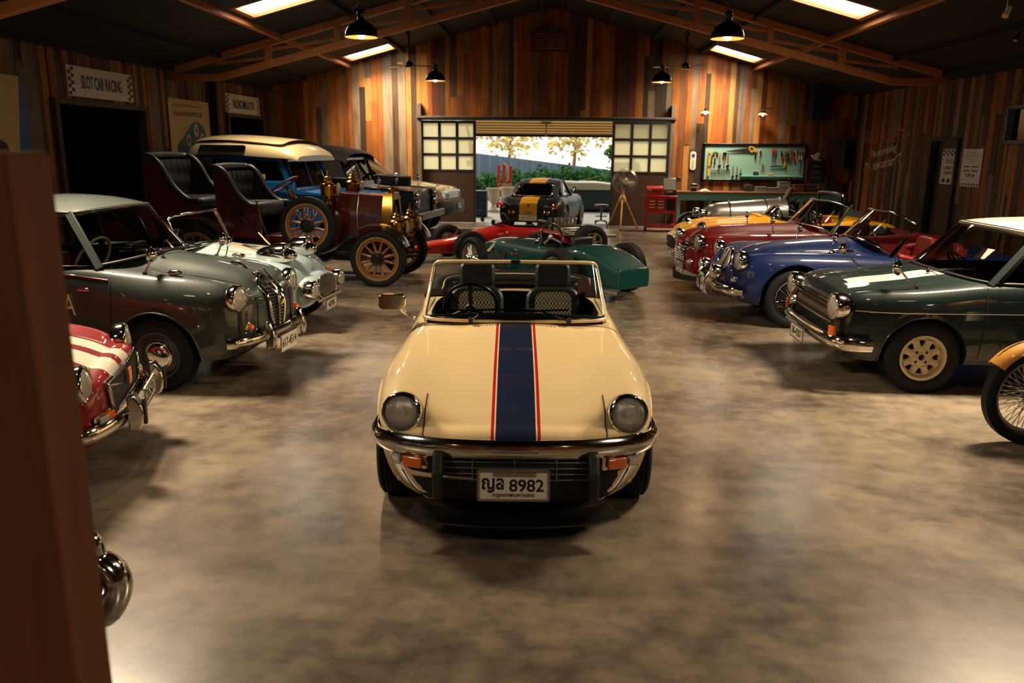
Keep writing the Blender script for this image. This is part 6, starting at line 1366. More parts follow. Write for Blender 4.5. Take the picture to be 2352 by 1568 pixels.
def tools():
    y = YB-.075; n = [0]
    def tool(name, label, cat, x, z, parts, rot=0., group=None):
        t = thing(name, label, cat, (x, y, z), 0, group); t.rotation_euler = (0, rot, 0)
        for nm, mm, mb, *bv in parts: mb.build(nm, mm, t, 40, bevel=bv[0] if bv else 0)
        return t
    B = lambda c, d: MB().box(c, d); T = lambda a, b, r: MB().tube([a, b], r, 10)
    tool('spirit_level', 'long yellow spirit level hung at the left edge of the tool board', 'level', 3.98, 1.56, [('body', 'yellow', B((0, 0, 0), (.055, .025, .62)), .004), ('vial', 'ink', B((0, -.015, .22), (.03, .005, .05))), ('vial', 'ink', B((0, -.015, -.08), (.03, .005, .05)))])
    tool('hand_saw', 'big hand saw with a yellow and black handle at the top of the tool board', 'saw', 4.75, 1.90, [('blade', 'steel', MB().prism([(-.36, -.055), (.22, -.06), (.22, .05), (-.36, -.035)], (0, 0, 0), (1, 0, 0), (0, 0, 1), (0, .003, 0))), ('handle', 'yellow', MB().sweep([(.2, 0, .07), (.29, 0, .06), (.31, 0, -.02), (.24, 0, -.05), (.2, 0, .0)], [(-.015, -.012), (.015, -.012), (.015, .012), (-.015, .012)], up=(0, 1, 0), closed=True), .004)])
    tool('claw_hammer', 'claw hammer with a yellow and black grip beside the yellow spirit level', 'hammer', 4.12, 1.68, [('handle', 'yellow', T((0, 0, .12), (0, 0, 0), .012)), ('grip', 'black', T((0, 0, 0), (0, 0, -.16), .016)), ('head', 'steel', MB().sweep(crom([(-.06, 0, .13), (0, 0, .145), (.05, 0, .13), (.07, 0, .1)], 3), [(-.014, -.014), (.014, -.014), (.014, .014), (-.014, .014)], up=(0, 1, 0)))])
    for i, (x, a, h, lab) in enumerate(((4.04, 'black', .2, 'short black mallet between the spirit level and the claw hammer'), (4.24, 'handle', .3, 'wooden-handled mallet hanging head down right of the claw hammer'), (4.44, 'handle', .3, 'thin wooden-handled hammer head down, left of the saw tip'))):
        tool('mallet', lab, 'mallet', x, 1.66, [('handle', a, T((0, 0, h/2), (0, 0, -h/2), .013)), ('head', 'black', B((0, 0, -h/2), (.07 if i else .03, .034, .06)), .008)])
    tool('paint_brush', 'wide black brush with a wooden handle under the saw blade', 'brush', 4.35, 1.68, [('handle', 'handle', T((0, 0, .06), (0, 0, -.18), .014)), ('ferrule', 'steel', B((0, 0, .07), (.09, .03, .04)), .004), ('bristles', 'black', B((0, 0, .12), (.09, .035, .07)), .006)])
    tool('pliers', 'pliers with yellow jaws upward and black grip beside the saw handle', 'pliers', 5.1, 1.82, [('jaws', 'yellow', MB().sweep([(-.02, 0, .1), (-.02, 0, .02), (.02, 0, .02), (.02, 0, .1)], [(-.008, -.008), (.008, -.008), (.008, .008), (-.008, .008)], up=(0, 1, 0))), ('grip', 'black', T((0, 0, .02), (0, 0, -.14), .016))])
    tool('cutters', 'yellow-handled cutters hanging right of the yellow-jawed pliers', 'cutters', 5.22, 1.78, [('jaws', 'steel', B((0, 0, .07), (.05, .02, .08)), .008), ('handles', 'yellow', MB().sweep([(-.01, 0, .05), (-.025, 0, -.06), (-.01, 0, -.14)], [(-.008, -.008), (.008, -.008), (.008, .008), (-.008, .008)], up=(0, 1, 0)))])
    for x in (5.52, 5.58): tool('screwdriver', 'red-handled screwdriver of the pair at the top centre of the tool board', 'screwdriver', x, 1.80, [('handle', 'redtool', T((0, 0, .12), (0, 0, 0), .018)), ('shaft', 'steel', T((0, 0, 0), (0, 0, -.2), .008))], group='pair of red screwdrivers')
    tool('file_tool', 'black flat file lying level under the red screwdrivers', 'file', 5.62, 1.50, [('blade', 'steel', B((-.02, 0, 0), (.24, .008, .04)), .004), ('handle', 'black', B((.13, 0, .005), (.08, .02, .03)), .006)])
    for i, (x, a, lab) in enumerate(((5.75, 'redtool', 'red-handled pliers hanging fourth from the right end of the tool board'), (5.83, 'handle', 'brown-handled snips hanging above the small yellow scraper'), (5.90, 'black', 'black-handled grips left of the red T-handle'), (6.03, 'redtool', 'red-handled long shears near the right end of the tool board'))):
        tool('hand_tool', lab, 'tool', x, 1.74, [('grip', 'black' if i % 2 == 0 else a, T((-.012, 0, .14), (-.012, 0, 0), .014)), ('grip', a, T((.014, 0, 0), (.02, 0, -.12), .016)), ('blade', 'steel', B((0, 0, -.04), (.03, .012, .1)), .006)])
    tool('tee_handle', 'red T-handled key hanging among the shears on the tool board', 'key', 5.97, 1.78, [('bar', 'redtool', T((-.05, 0, .12), (.05, 0, .12), .013)), ('shaft', 'steel', T((0, 0, .12), (0, 0, -.16), .009))])
    tool('scraper', 'small yellow scraper hanging below the brown snips', 'scraper', 5.84, 1.50, [('handle', 'yellow', B((0, 0, .05), (.045, .02, .12)), .006), ('blade', 'steel', MB().prism([(-.02, 0), (.02, 0), (.005, -.14)], (0, 0, 0), (1, 0, 0), (0, 0, 1), (0, .004, 0)))])
    for i, x in enumerate((6.13, 6.18, 6.24)): tool('chisel', ('dark chisel, leftmost of the three at the right end of the tool board', 'pale wooden chisel in the middle of the right-hand three', 'pale wooden chisel, last at the right end of the tool board')[i], 'chisel', x, 1.78, [('handle', 'black' if i == 0 else 'handle', T((0, 0, 0), (0, 0, .13), .013)), ('blade', 'cream' if i else 'redtool', T((0, 0, 0), (0, 0, -.1), .014))])
    tool('dividers', 'open steel dividers hung over the shelf of the tool board', 'dividers', 5.30, 1.44, [('leg', 'handle', T((0, 0, .1), (-.035, 0, -.08), .008)), ('leg', 'handle', T((0, 0, .1), (.035, 0, -.08), .008)), ('joint', 'black', MB().ball((0, 0, .1), .02, 10, 8))])
    tool('hook_tool', 'curved steel hook hanging low at the right end of the tool board', 'hook', 6.20, 1.52, [('shaft', 'steel', MB().tube(crom([(0, 0, .14), (.01, 0, -.02), (-.01, 0, -.12), (-.03, 0, -.1)], 4), .01))])
    lab = ['tiniest', 'second smallest', 'third smallest', 'fourth smallest', 'fifth', 'sixth', 'seventh', 'eighth', 'ninth', 'last and longest']
    for i in range(10):
        h = .20-.008*i; tool('spanner', 'steel spanner, number %s from the spirit level in the low row' % ('one two three four five six seven eight nine ten'.split()[i]), 'spanner', 4.06+.047*i, 1.30+.006*i, [('shank', 'steel', B((0, 0, 0), (.012, .006, h))), ('jaw', 'steel', MB().lathe([(.016, -.004), (.02, 0), (.016, .004), (.008, .004), (.008, -.004)], (0, 0, h/2), (0, 1, 0), 12))], group='row of spanners')
    for i, (x, h) in enumerate(((4.58, .26), (4.68, .22), (4.77, .14))): tool('ratchet', ('longest of three steel ratchets right of the spanner row', 'middle of three steel ratchets right of the spanner row', 'shortest of three steel ratchets right of the spanner row')[i], 'ratchet', x, 1.37, [('shank', 'steel', T((0, 0, h/2), (0, 0, -h/2), .009)), ('head', 'chrome', MB().lathe([(.03, -.01), (.03, .01), (.001, .012)], (0, 0, -h/2), (0, -1, 0), 14))])
    for i in range(3): tool('awl', ('left', 'middle', 'right')[i]+' one of three pale-capped awls standing on the tool board shelf', 'awl', 5.10+.045*i, 1.34, [('handle', 'black', T((0, 0, -.06), (0, 0, .04), .016)), ('cap', 'cream', T((0, 0, .04), (0, 0, .06), .013))])
    for i in range(4): tool('jar', ('first', 'second', 'third', 'last')[i]+' small screw jar from the left under the tool board shelf', 'jar', 5.72+.13*i, 1.207, [('glass', 'jarglass', MB().lathe([(.001, -.03), (.035, -.03), (.036, .012), (.03, .018)], (0, 0, 0), (0, 0, 1), 16)), ('lid', 'steel', MB().lathe([(.034, .016), (.034, .032), (.001, .033)], (0, 0, 0), (0, 0, 1), 16))])
    tool('long_ruler', 'thin pale ruler lying along the tool board shelf', 'ruler', 5.6, 1.29, [('blade', 'cream', B((0, 0, 0), (.7, .02, .01)))])
    for x, lab in ((5.5, 'yellow glue bottle lying on the tool board shelf'),): tool('glue_bottle', lab, 'bottle', x, 1.305, [('body', 'yellow', T((-.05, -.02, .012), (.05, -.02, .012), .018))])
M['jarglass'] = mat('murky jar glass', '#8a7d68', .2, coat=.5)
tools()
def bench_items():
    def bx(name, label, cat, x, w, d, h, m, y=20.72, z=.8975, lid=None):
        t = thing(name, label, cat, (x, y, z)); MB().box((0, 0, h/2), (w, d, h)).build('body', m, t, bevel=.006)
        if lid: MB().box((0, 0, h+.008), (w+.01, d+.01, .016)).build('lid', lid, t, bevel=.004)
        return t
    gr = mat('grey storage plastic', '#6f6a66', .4); dk = mat('dark box', '#2a211b', .6)
    bx('storage_box', 'low grey storage box on the workbench under the tool board', 'box', 5.24, .26, .24, .10, gr, lid=gr)
    bx('storage_box', 'grey storage box right of the low one, under the tool board', 'box', 5.52, .26, .24, .08, gr, lid=gr); bx('storage_box', 'grey storage box at the bottom of the stack of two', 'box', 5.80, .28, .26, .11, gr, lid=gr); bx('storage_box', 'grey storage box on top of the stack of two', 'box', 5.80, .26, .24, .10, gr, z=1.026, lid=gr)
    bx('wooden_box', 'brown wooden box on the workbench right of the grey boxes', 'box', 6.15, .26, .22, .16, 'wood', lid='wood'); bx('parts_tray', 'dark parts tray at the right of the wooden box', 'tray', 6.48, .3, .22, .10, dk); bx('radio', 'dark radio left of the grey storage boxes on the workbench', 'radio', 4.94, .2, .16, .16, dk); bx('dark_case', 'dark low case at the far right end of the workbench', 'case', 6.90, .32, .24, .14, dk)
    t = thing('bench_vice', 'black bench vice clamped at the left end of the workbench', 'vice', (3.55, 20.5, .8975)); mb = MB(); mb.box((0, 0, .05), (.14, .2, .1)); mb.box((0, -.08, .13), (.16, .06, .1)); mb.box((0, .06, .13), (.16, .06, .1)); mb.build('body', 'black', t, bevel=.01); MB().tube([(-.1, -.16, .1), (.1, -.16, .1)], .01).build('handle', 'steel', t)
    t = thing('paint_can', 'red-lidded white can behind the vice on the workbench', 'can', (3.62, 20.8, .8975)); MB().lathe([(.001, 0), (.07, 0), (.07, .13), (.001, .13)], (0, 0, 0), (0, 0, 1), 20).build('body', 'white', t); MB().lathe([(.074, .12), (.074, .16), (.001, .16)], (0, 0, 0), (0, 0, 1), 20).build('lid', 'redtool', t)
    t = thing('rag', 'crumpled pale rag on the workbench beside the vice', 'rag', (3.85, 20.6, .8975)); r = random.Random(4); mb = MB(); mb.grid([[(x*.03+r.uniform(-.01, .01), y*.03+r.uniform(-.01, .01), max(.002, .05-.004*(x*x+y*y)+r.uniform(0, .02))) for x in range(-4, 5)] for y in range(-3, 4)]); mb.build('cloth', 'cream', t, 180, sub=1)
    t = thing('glass_jar', 'small jar of brushes near the right end of the workbench', 'jar', (6.66, 20.75, .8975)); MB().lathe([(.001, 0), (.05, 0), (.052, .11), (.048, .11), (.046, .01), (.001, .01)], (0, 0, 0), (0, 0, 1), 18).build('glass', 'jarglass', t)
    for k in range(3): MB().tube([(.01*k-.01, 0, .02), (.02*k-.02, .01, .2)], .006).build('brush', 'handle', t)
    t = thing('chalkboard', 'small framed chalkboard hung right of the tool board', 'chalkboard', (6.64, YB-.05, 1.36)); MB().box((0, 0, 0), (.46, .02, .56)).build('board', mat('chalkboard', '#15110e', .7), t)
    for c, d in (((0, -.005, .3), (.58, .04, .06)), ((0, -.005, -.3), (.58, .04, .06)), ((-.26, -.005, 0), (.06, .04, .58)), ((.26, -.005, 0), (.06, .04, .58))): MB().box(c, d).build('frame_rail', 'wood', t, bevel=.004)
    for z, b in ((.16, 'Menu'), (.02, 'today 40'), (-.12, 'oil   tyres')): text('chalk_writing', b, .05, M['chalk'], t, (0, -.014, z), (1, 0, 0), (0, 0, 1))
    t = thing('straw_hat', 'pale hat hung over the top corner of the chalkboard', 'hat', (6.6, YB-.17, 1.74)); MB().lathe([(.001, .11), (.06, .1), (.085, .05), (.09, .0), (.16, -.02), (.165, -.026), (.09, -.012), (.08, 0)], (0, 0, 0), (.25, -.5, 1), 24).build('crown', mat('pale straw', '#8d7a5c', .8), t, 60)
    t = thing('enamel_sign', 'tall rounded white sign with a blue emblem on the planks left of the tool board', 'sign', (3.585, YB-.045, 1.62)); MB().prism(rrect(.15, .46, .07, 6), (0, 0, 0), (1, 0, 0), (0, 0, 1), (0, .012, 0)).build('plate', 'white', t, bevel=.003)
    em = mat('blue emblem', '#22407c', .5); MB().prism([(-.04, .03), (0, .05), (.04, .03), (.045, 0), (.02, -.03), (0, -.06), (-.02, -.03), (-.045, 0)], (0, -.001, .12), (1, 0, 0), (0, 0, 1), (0, -.002, 0)).build('emblem', em, t); text('sign_lettering', 'Michelin', .035, em, t, (0, -.002, -.09), (0, 0, -1), (1, 0, 0), width=.18)
    t = thing('wall_socket', 'small black socket plate on the planks right of the sliding door', 'socket', (3.25, YB-.04, 1.18)); MB().prism(rrect(.12, .07, .01), (0, 0, 0), (1, 0, 0), (0, 0, 1), (0, .02, 0)).build('plate', 'black', t, bevel=.004)
M['chalk'] = mat('chalk', '#9a948a', .9)
bench_items()
def wall_lamps():
    t = thing('wall_lamp', 'x', 'lamp', (3.78, YB-.03, 2.76)); MB().lathe([(.05, 0), (.05, .02), (.03, .03)], (0, 0, .02), (0, -1, 0), 18).build('wall_plate', 'black', t); MB().tube(crom([(0, -.02, .02), (0, -.1, .1), (0, -.18, .12), (0, -.22, .08)], 5), .012).build('arm', 'black', t)
    MB().lathe([(.03, .09), (.035, .05), (.05, .04)], (0, -.22, 0), (0, 0, 1), 18).build('lamp_holder', 'black', t); MB().lathe([(.05, .04), (.09, .02), (.125, -.01), (.12, -.012), (.05, .03)], (0, -.22, 0), (0, 0, 1), 24).build('shade', M['creamglass'], t, 60); MB().ball((0, -.22, -.005), .03, 12, 8).build('bulb', 'bulb', t)
    t['label'] = 'lit gooseneck wall lamp over the left end of the tool board'; t['group'] = 'wall lamps'; dup(t, (5.16, YB-.03, 2.73), 0, 'gooseneck wall lamp over the right half of the tool board', 'wall lamps')
    for x in (3.78, 5.16): light('SPOT', 'wall_lamp_light', (x, YB-.25, 2.73), 30, (1, .63, .3), spot_size=math.radians(130), spot_blend=.6, shadow_soft_size=.03)
M['creamglass'] = mat('pale lamp shade', '#cfc0a0', .4)
wall_lamps()
def trolley():
    t = thing('tool_trolley', 'red three-tier tool trolley left of the workbench', 'trolley', (2.66, 19.62, 0), -.05); R = M['redmetal']
    for z in (.12, .46, .80): MB().box((0, 0, z), (.72, .4, .07)).build('tray', R, t, bevel=.006)
    for x in (-.34, .34):
        for y in (-.18, .18): MB().box((x, y, .46), (.04, .04, .74)).build('post', R, t, bevel=.003); c = MB().lathe([(.045, -.015), (.045, .015), (.001, .016)], (x, y, .045), (1, 0, 0), 16).build('caster', 'rubber', t)
    MB().tube([(-.36, -.15, .84), (-.44, -.15, .84), (-.44, .15, .84), (-.36, .15, .84)], .012).build('push_handle', 'steel', t)
    for k, x in enumerate((-.22, -.02)):
        d = thing('drawer_chest', ('left', 'right')[k]+' small red drawer chest on the middle tray of the red trolley', 'drawer chest', (2.66+x, 19.55, .495), -.05); MB().box((0, 0, .13), (.18, .26, .26)).build('case', R, d, bevel=.004)
        for z in (.06, .13, .2): q = MB().box((0, -.135, z), (.16, .01, .055)).build('drawer', R, d); MB().box((0, -.145, z+.01), (.13, .012, .016)).build('drawer_pull', 'cream', q)
    d = thing('black_case', 'black case on the middle tray beside the drawer chests', 'case', (2.88, 19.58, .495), -.05); MB().box((0, 0, .13), (.2, .3, .26)).build('body', 'black', d, bevel=.01)
    d = thing('toolbox', 'red toolbox standing on the top tray of the red trolley', 'toolbox', (2.49, 19.6, .837), -.05); MB().box((0, 0, .08), (.38, .24, .16)).build('body', R, d, bevel=.006); MB().prism([(-.12, 0), (.12, 0), (.08, .05), (-.08, .05)], (-.19, 0, .16), (0, 1, 0), (0, 0, 1), (.38, 0, 0)).build('lid', R, d, bevel=.005)
    for k in range(4): MB().box((-.12+.08*k, -.125, .09), (.03, .012, .05)).build('latch', 'ink', d)
    d = thing('case', 'open black tool case with its lid raised on the red trolley', 'case', (2.86, 19.62, .837), -.05); MB().box((0, 0, .07), (.28, .26, .14)).build('body', 'black', d, bevel=.006); MB().box((0, .15, .26), (.28, .03, .26), Matrix.Rotation(-.25, 3, 'X')).build('lid', 'steel', d, bevel=.004); MB().box((0, -.135, .09), (.1, .006, .03)).build('badge', 'cream', d)
M['redmetal'] = mat('red tool steel', '#a3161a', .35, coat=.6)
trolley()
def tripod_fan():
    t = thing('tripod_fan', 'tall gold tripod fan with a wire cage beside the open doorway', 'fan', (1.79, 19.98, 0), .6); G = M['goldmetal']
    for a in (PI/2+.3, PI/2+.3+2*PI/3, PI/2+.3+4*PI/3): MB().tube([(math.cos(a)*.06, math.sin(a)*.06, .72), (math.cos(a)*.42, math.sin(a)*.42, .02)], .02, 8).build('leg', G, t); MB().ball((math.cos(a)*.42, math.sin(a)*.42, .02), .024, 10, 8).build('foot', 'rubber', t)
    MB().lathe([(.001, .62), (.07, .64), (.09, .72), (.05, .8), (.03, .84), (.03, 1.1), (.001, 1.1)], (0, 0, 0), (0, 0, 1), 18).build('column', G, t, 50)
    c = Vector((-.05, -.12, 1.13)); A = Vector((-.55, -.8, .05)).normalized(); X = Vector((0, 0, 1)).cross(A).normalized(); Y = A.cross(X)
    MB().lathe([(.001, -.26), (.08, -.25), (.1, -.2), (.1, -.05), (.05, 0), (.001, 0)], c, A, 20).build('motor', G, t, 50)
    k = MB(); hub = lambda h: c+A*h
    for h, r in ((.0, .27), (.06, .30), (.12, .27)): k.tube([hub(h)+X*math.cos(2*PI*i/40)*r+Y*math.sin(2*PI*i/40)*r for i in range(40)], .006, 5, closed=True)
    for i in range(40):
        d = X*math.cos(2*PI*i/40)+Y*math.sin(2*PI*i/40); k.tube([hub(-.02)+d*.06, hub(.0)+d*.27, hub(.06)+d*.30, hub(.12)+d*.27, hub(.16)+d*.06], .0022, 4)
    k.build('cage', 'steel', t); MB().lathe([(.07, .15), (.065, .17), (.001, .175)], c, A, 18).build('cage_badge', 'cream', t)
    for i in range(4):
        d = X*math.cos(PI/2*i)+Y*math.sin(PI/2*i); e = X*math.cos(PI/2*i+.9)+Y*math.sin(PI/2*i+.9); MB().add([hub(.03)+d*.04, hub(.03)+d*.24, hub(.08)+(d+e).normalized()*.25, hub(.08)+e*.06], [(0, 1, 2, 3)]).build('blade', 'steel', t)
M['goldmetal'] = mat('gold painted metal', '#a67c3c', .4, .3)
tripod_fan()
def stool():
    t = thing('work_stool', 'low black work stool on castors standing in the doorway', 'stool', (1.37, 21.25, 0)); MB().lathe([(.001, .45), (.16, .45), (.18, .47), (.17, .50), (.001, .505)], (0, 0, 0), (0, 0, 1), 24).build('seat', mat('worn brown seat', '#4a3a2c', .5), t); MB().tube([(0, 0, .08), (0, 0, .45)], .025).build('column', 'black', t); MB().box((.0, 0, .2), (.3, .2, .02)).build('tray', 'black', t, bevel=.004)
    for i in range(4):
        a = PI/4+PI/2*i; MB().tube([(0, 0, .09), (math.cos(a)*.2, math.sin(a)*.2, .07)], .016).build('leg', 'black', t); MB().lathe([(.03, -.012), (.03, .012), (.001, .013)], (math.cos(a)*.2, math.sin(a)*.2, .03), (1, 0, 0), 12).build('caster', 'rubber', t)
stool()
# ------------------------------------------------------------ ceiling fans, speakers, spots
def ceiling_fans():
    t = thing('ceiling_fan', 'black three-bladed ceiling fan hanging left of the gable centre', 'ceiling fan', (-3.04, 18.3, 3.6), .35, 'ceiling fans'); MB().tube([(0, 0, .06), (0, 0, .72)], .018).build('down_rod', 'black', t); MB().lathe([(.001, -.06), (.08, -.05), (.1, 0), (.07, .05), (.03, .09), (.001, .09)], (0, 0, 0), (0, 0, 1), 20).build('motor', M['gloss'], t, 50)
    for i in range(3):
        a = 2*PI*i/3; R = Matrix.Rotation(a, 3, 'Z'); MB().prism([(.08, -.035), (.68, -.06), (.68, .06), (.08, .035)], (0, 0, -.01), R @ Vector((1, 0, 0)), R @ Vector((0, .97, .2)), (0, 0, .008)).build('blade', 'black', t)
    MB().lathe([(.05, 0), (.06, .05), (.02, .08)], (0, 0, .62), (0, 0, 1), 16).build('canopy', 'black', t); dup(t, (2.85, 18.3, 3.6), 1.0, 'black three-bladed ceiling fan hanging right of the gable centre', 'ceiling fans')
M['gloss'] = mat('gloss black', '#08080a', .12, coat=1.)
ceiling_fans()
def speakers():
    for x, y, z, w, h, rz, lab in ((6.5, 20.7, 2.95, .46, .7, .12, 'big black loudspeaker high in the dark back right corner'), (7.2, 20.75, 1.82, .26, .68, .5, 'slim black loudspeaker on the wall right of the chalkboard')):
        t = thing('loudspeaker', lab, 'loudspeaker', (x, y, z), rz); MB().box((0, 0, 0), (w, .3, h)).build('cabinet', 'matte', t, bevel=.01)
        MB().box((0, .2, 0), (.1, .16, .1)).build('wall_bracket', 'iron', t)
        for dz, r in ((-.15*h, w*.38), (.28*h, w*.2)): MB().lathe([(r, 0), (r*.9, .012), (r*.6, -.01), (.001, -.02)], (0, -.15, dz), (0, -1, 0), 24).build('cone', 'rubber', t)
    for i, (x, y, z, on) in enumerate(((4.9, 9.6, 3.35, 0), (5.25, 9.6, 3.3, 0), (6.25, 11.9, 3.38, 0), (6.4, 12.0, 3.53, 1))):
        lab = ('small white track spotlight nearest the right skylight', 'small white track spotlight second from the right skylight', 'unlit ceiling spotlight left of the lit one at the right edge', 'bright lit ceiling spotlight at the right edge of the roof')[i]; t = thing('spotlight', lab, 'spotlight', (x, y, z), 0, 'ceiling spotlights'); A = Vector((-.5, -.4, -.8)).normalized()
        MB().lathe([(.001, -.09), (.03, -.09), (.035, .03), (.03, .03), (.02, -.02), (.001, -.02)], (0, 0, 0), A, 16).build('lamp_head', 'white' if i < 2 else 'black', t); MB().tube([(0, 0, .03), (0, 0, roofz(x)-z)], .006).build('stem', 'steel', t); MB().lathe([(.028, .02), (.001, .022)], (0, 0, 0), A, 16).build('lens', 'bulb' if on else 'enamel', t)
speakers()
# ------------------------------------------------------------ signs and posters on the side walls
def checks(mb, o, u, v, w, h, nx, ny, off=.002):
    o, u, v = Vector(o), Vector(u), Vector(v); n = u.cross(v)
    for i in range(nx):
        for j in range(ny):
            if (i+j) % 2 == 0: a = o+u*(w*i/nx)+v*(h*j/ny)+n*off; mb.add([a, a+u*(w/nx), a+u*(w/nx)+v*(h/ny), a+v*(h/ny)], [(0, 1, 2, 3)])
    return mb
def banner(name, label, cat, x, y0, y1, z0, z1, u, m):
    """flat sheet on a side wall; u: reading direction along y"""
    t = thing(name, label, cat, (x, (y0+y1)/2, (z0+z1)/2)); MB().box((0, 0, 0), (.012, y1-y0, z1-z0)).build('sheet', m, t); return t, (1 if x < 0 else -1)*.0075, y1-y0, z1-z0
def signs():
    W_ = mat('white banner vinyl', '#d6cfc0', .6); navy = M['navyink']
    for y0, y1, z0, z1, body, lab in ((12.15, 14.08, 2.58, 3.02, 'SLOT CAR RACING', 'white banner reading SLOT CAR RACING above the larger dark opening'), (18.15, 20.3, 2.58, 3.0, 'RACING SIMULATOR', 'white banner reading RACING SIMULATOR above the far dark opening')):
        t, e, w, h = banner('banner', lab, 'banner', XL+.04, y0, y1, z0, z1, 1, W_); 
        for s in (-1, 1): checks(MB(), (e, s*(w/2-.1)-.08, -h/2+.02), (0, 1, 0), (0, 0, 1), .16, h-.04, 2, 8).build('check_pattern', navy, t)
        text('banner_lettering', body, .19, navy, t, (e, 0, 0), (0, 1, 0), (0, 0, 1), width=w*.62, depth=.003, bold=.02)
    t, e, w, h = banner('poster', 'poster reading THE JAGUAR DRIVERS CLUB with a teal racing car, left wall', 'poster', XL+.04, 15.36, 17.2, 1.45, 2.74, 1, mat('aged cream poster', '#dcb878', .6, noise=(3., .12)))
    text('poster_lettering', 'A NATIONAL BRITISH MEETING organised by', .06, 'ink', t, (e, -.1, h/2-.12), (0, 1, 0), (0, 0, 1), width=1.35, depth=.003); text('poster_lettering', "THE JAGUAR DRIVERS' CLUB", .11, 'ink', t, (e, -.1, h/2-.28), (0, 1, 0), (0, 0, 1), width=1.3, depth=.003, bold=.01)
    car = MB(); o = [(q.x, q.y) for q in crom([(-.62, -.5, 0), (-.66, -.2, 0), (-.35, -.02, 0), (0, .2, 0), (.3, .26, 0), (.62, .12, 0), (.7, -.2, 0), (.55, -.42, 0), (.2, -.38, 0), (-.05, -.2, 0), (-.2, -.45, 0), (-.4, -.6, 0)], 4, True)]
    car.prism(o, (e, 0, -.02), (0, 1, 0), (0, 0, 1), (.001, 0, 0)); car.build('painted_car', mat('poster teal', '#12615f', .6, noise=(6., .3)), t)
    for y, z, r, m in ((.22, .08, .13, 'cream'), (.5, -.14, .16, 'cream'), (.5, -.14, .12, 'ink'), (-.15, -.12, .11, 'cream'), (-.15, -.12, .07, 'ink'), (-.55, -.42, .1, 'ink')):
        MB().prism([(r*.8*math.cos(2*PI*i/20), r*math.sin(2*PI*i/20)) for i in range(20)], (e+.002+(.001 if m == 'ink' else 0), y, z), (0, 1, 0), (0, 0, 1), (.0008, 0, 0)).build('painted_roundel', m, t)
    text('painted_number', '4', .14, 'ink', t, (e, .22, .08), (0, 1, 0), (0, 0, 1), depth=.005)
    t, e, w, h = banner('poster', 'cream and blue poster at the left edge of the left wall', 'poster', XL+.04, 8.9, 11.1, 1.62, 2.76, 1, mat('cream poster', '#c9a868', .6)); MB().prism([(.83, -.57), (1.1, -.57), (1.1, .57), (1.02, .57)], (e, 0, 0), (0, 1, 0), (0, 0, 1), (.001, 0, 0)).build('blue_edge', mat('poster blue', '#1f5f94', .6), t); MB().prism([(.2, -.57), (.72, -.57), (.6, -.3), (.4, -.22)], (e, 0, 0), (0, 1, 0), (0, 0, 1), (.001, 0, 0)).build('painted_shape', 'ink', t)
    # right wall
    x = XR-.04
    t, e, w, h = banner('banner', 'narrow white banner reading CLASSIC CAR GARAGE inside the dark doorway', 'banner', XR+.065, 15.6, 16.3, 1.3, 1.95, -1, W_); checks(mb := MB(), (-.0075, .33, .2), (0, -1, 0), (0, 0, 1), .66, .11, 8, 3); mb.build('check_pattern', navy, t)
    text('banner_lettering', 'SAUGGA', .09, navy, t, (-.0075, 0, .11), (0, -1, 0), (0, 0, 1), depth=.003, width=.36); text('banner_lettering', 'CLASSIC CAR', .06, navy, t, (-.0075, 0, -.02), (0, -1, 0), (0, 0, 1), depth=.003, width=.55, bold=.02); text('banner_lettering', 'GARAGE', .06, navy, t, (-.0075, 0, -.11), (0, -1, 0), (0, 0, 1), depth=.003, width=.4, bold=.02)
    for k in range(3): MB().prism([(-.07, 0), (.07, 0), (.06, .04), (.02, .075), (-.03, .07), (-.06, .03)], (-.0085, .2-.2*k, -.29), (0, -1, 0), (0, 0, 1), (-.001, 0, 0)).build('car_drawing', navy, t)
    t, e, w, h = banner('notice', 'white printed notice with a checked lower edge on the right plank wall', 'notice', x, 14.62, 15.3, 1.30, 1.95, -1, W_); checks(mb := MB(), (-.0075, .32, -.31), (0, -1, 0), (0, 0, 1), .64, .045, 13, 1); mb.build('check_pattern', navy, t)
    for z, s, b, wd in ((.26, .028, 'กฎระเบียบการใช้สถานที่', .36), (.21, .03, 'ข้อตกลงและเงื่อนไข', .5), (.16, .03, 'ผู้เข้าชมทุกท่าน', .4), (.11, .02, 'SAUGGA', .15), (.02, .02, '_____   _____', .5), (-.05, .02, '_____   _____', .5), (-.2, .018, 'ขอบคุณที่ให้ความร่วมมือ', .46)): text('notice_lettering', b, s, navy, t, (-.0075, 0, z), (0, -1, 0), (0, 0, 1), depth=.003, width=wd, f=THAI if ord(b[0]) > 3000 else None)
    for k in range(4): MB().prism([(.025*math.cos(2*PI*i/12), .035*math.sin(2*PI*i/12)) for i in range(12)], (-.0085, .13-.085*k, -.13), (0, -1, 0), (0, 0, 1), (-.001, 0, 0)).build('figure_drawing', navy if k % 2 else M['redtool'], t)
    t = thing('wall_lettering', 'faded red and cream lettering painted on the right plank wall', 'lettering', (x+.005, 18.9, 1.9)); red = mat('faded red lettering', '#b05a44', .7); cr = mat('faded cream lettering', '#dcc6a6', .7)
    text('painted_words', 'SAUGGA RACING TEAM', .27, red, t, (0, 0, .32), (0, -1, 0), (0, 0, 1), depth=.004, width=2.5)
    for z, b, wd in ((-.02, 'The art of driving', 1.35), (-.26, 'slow cars fast', 1.1)): text('painted_words', b, .2, cr, t, (0, -.05 if z < -.1 else .0, z), (0, -1, .13), (0, .13, 1), depth=.004, width=wd, shear=.3)
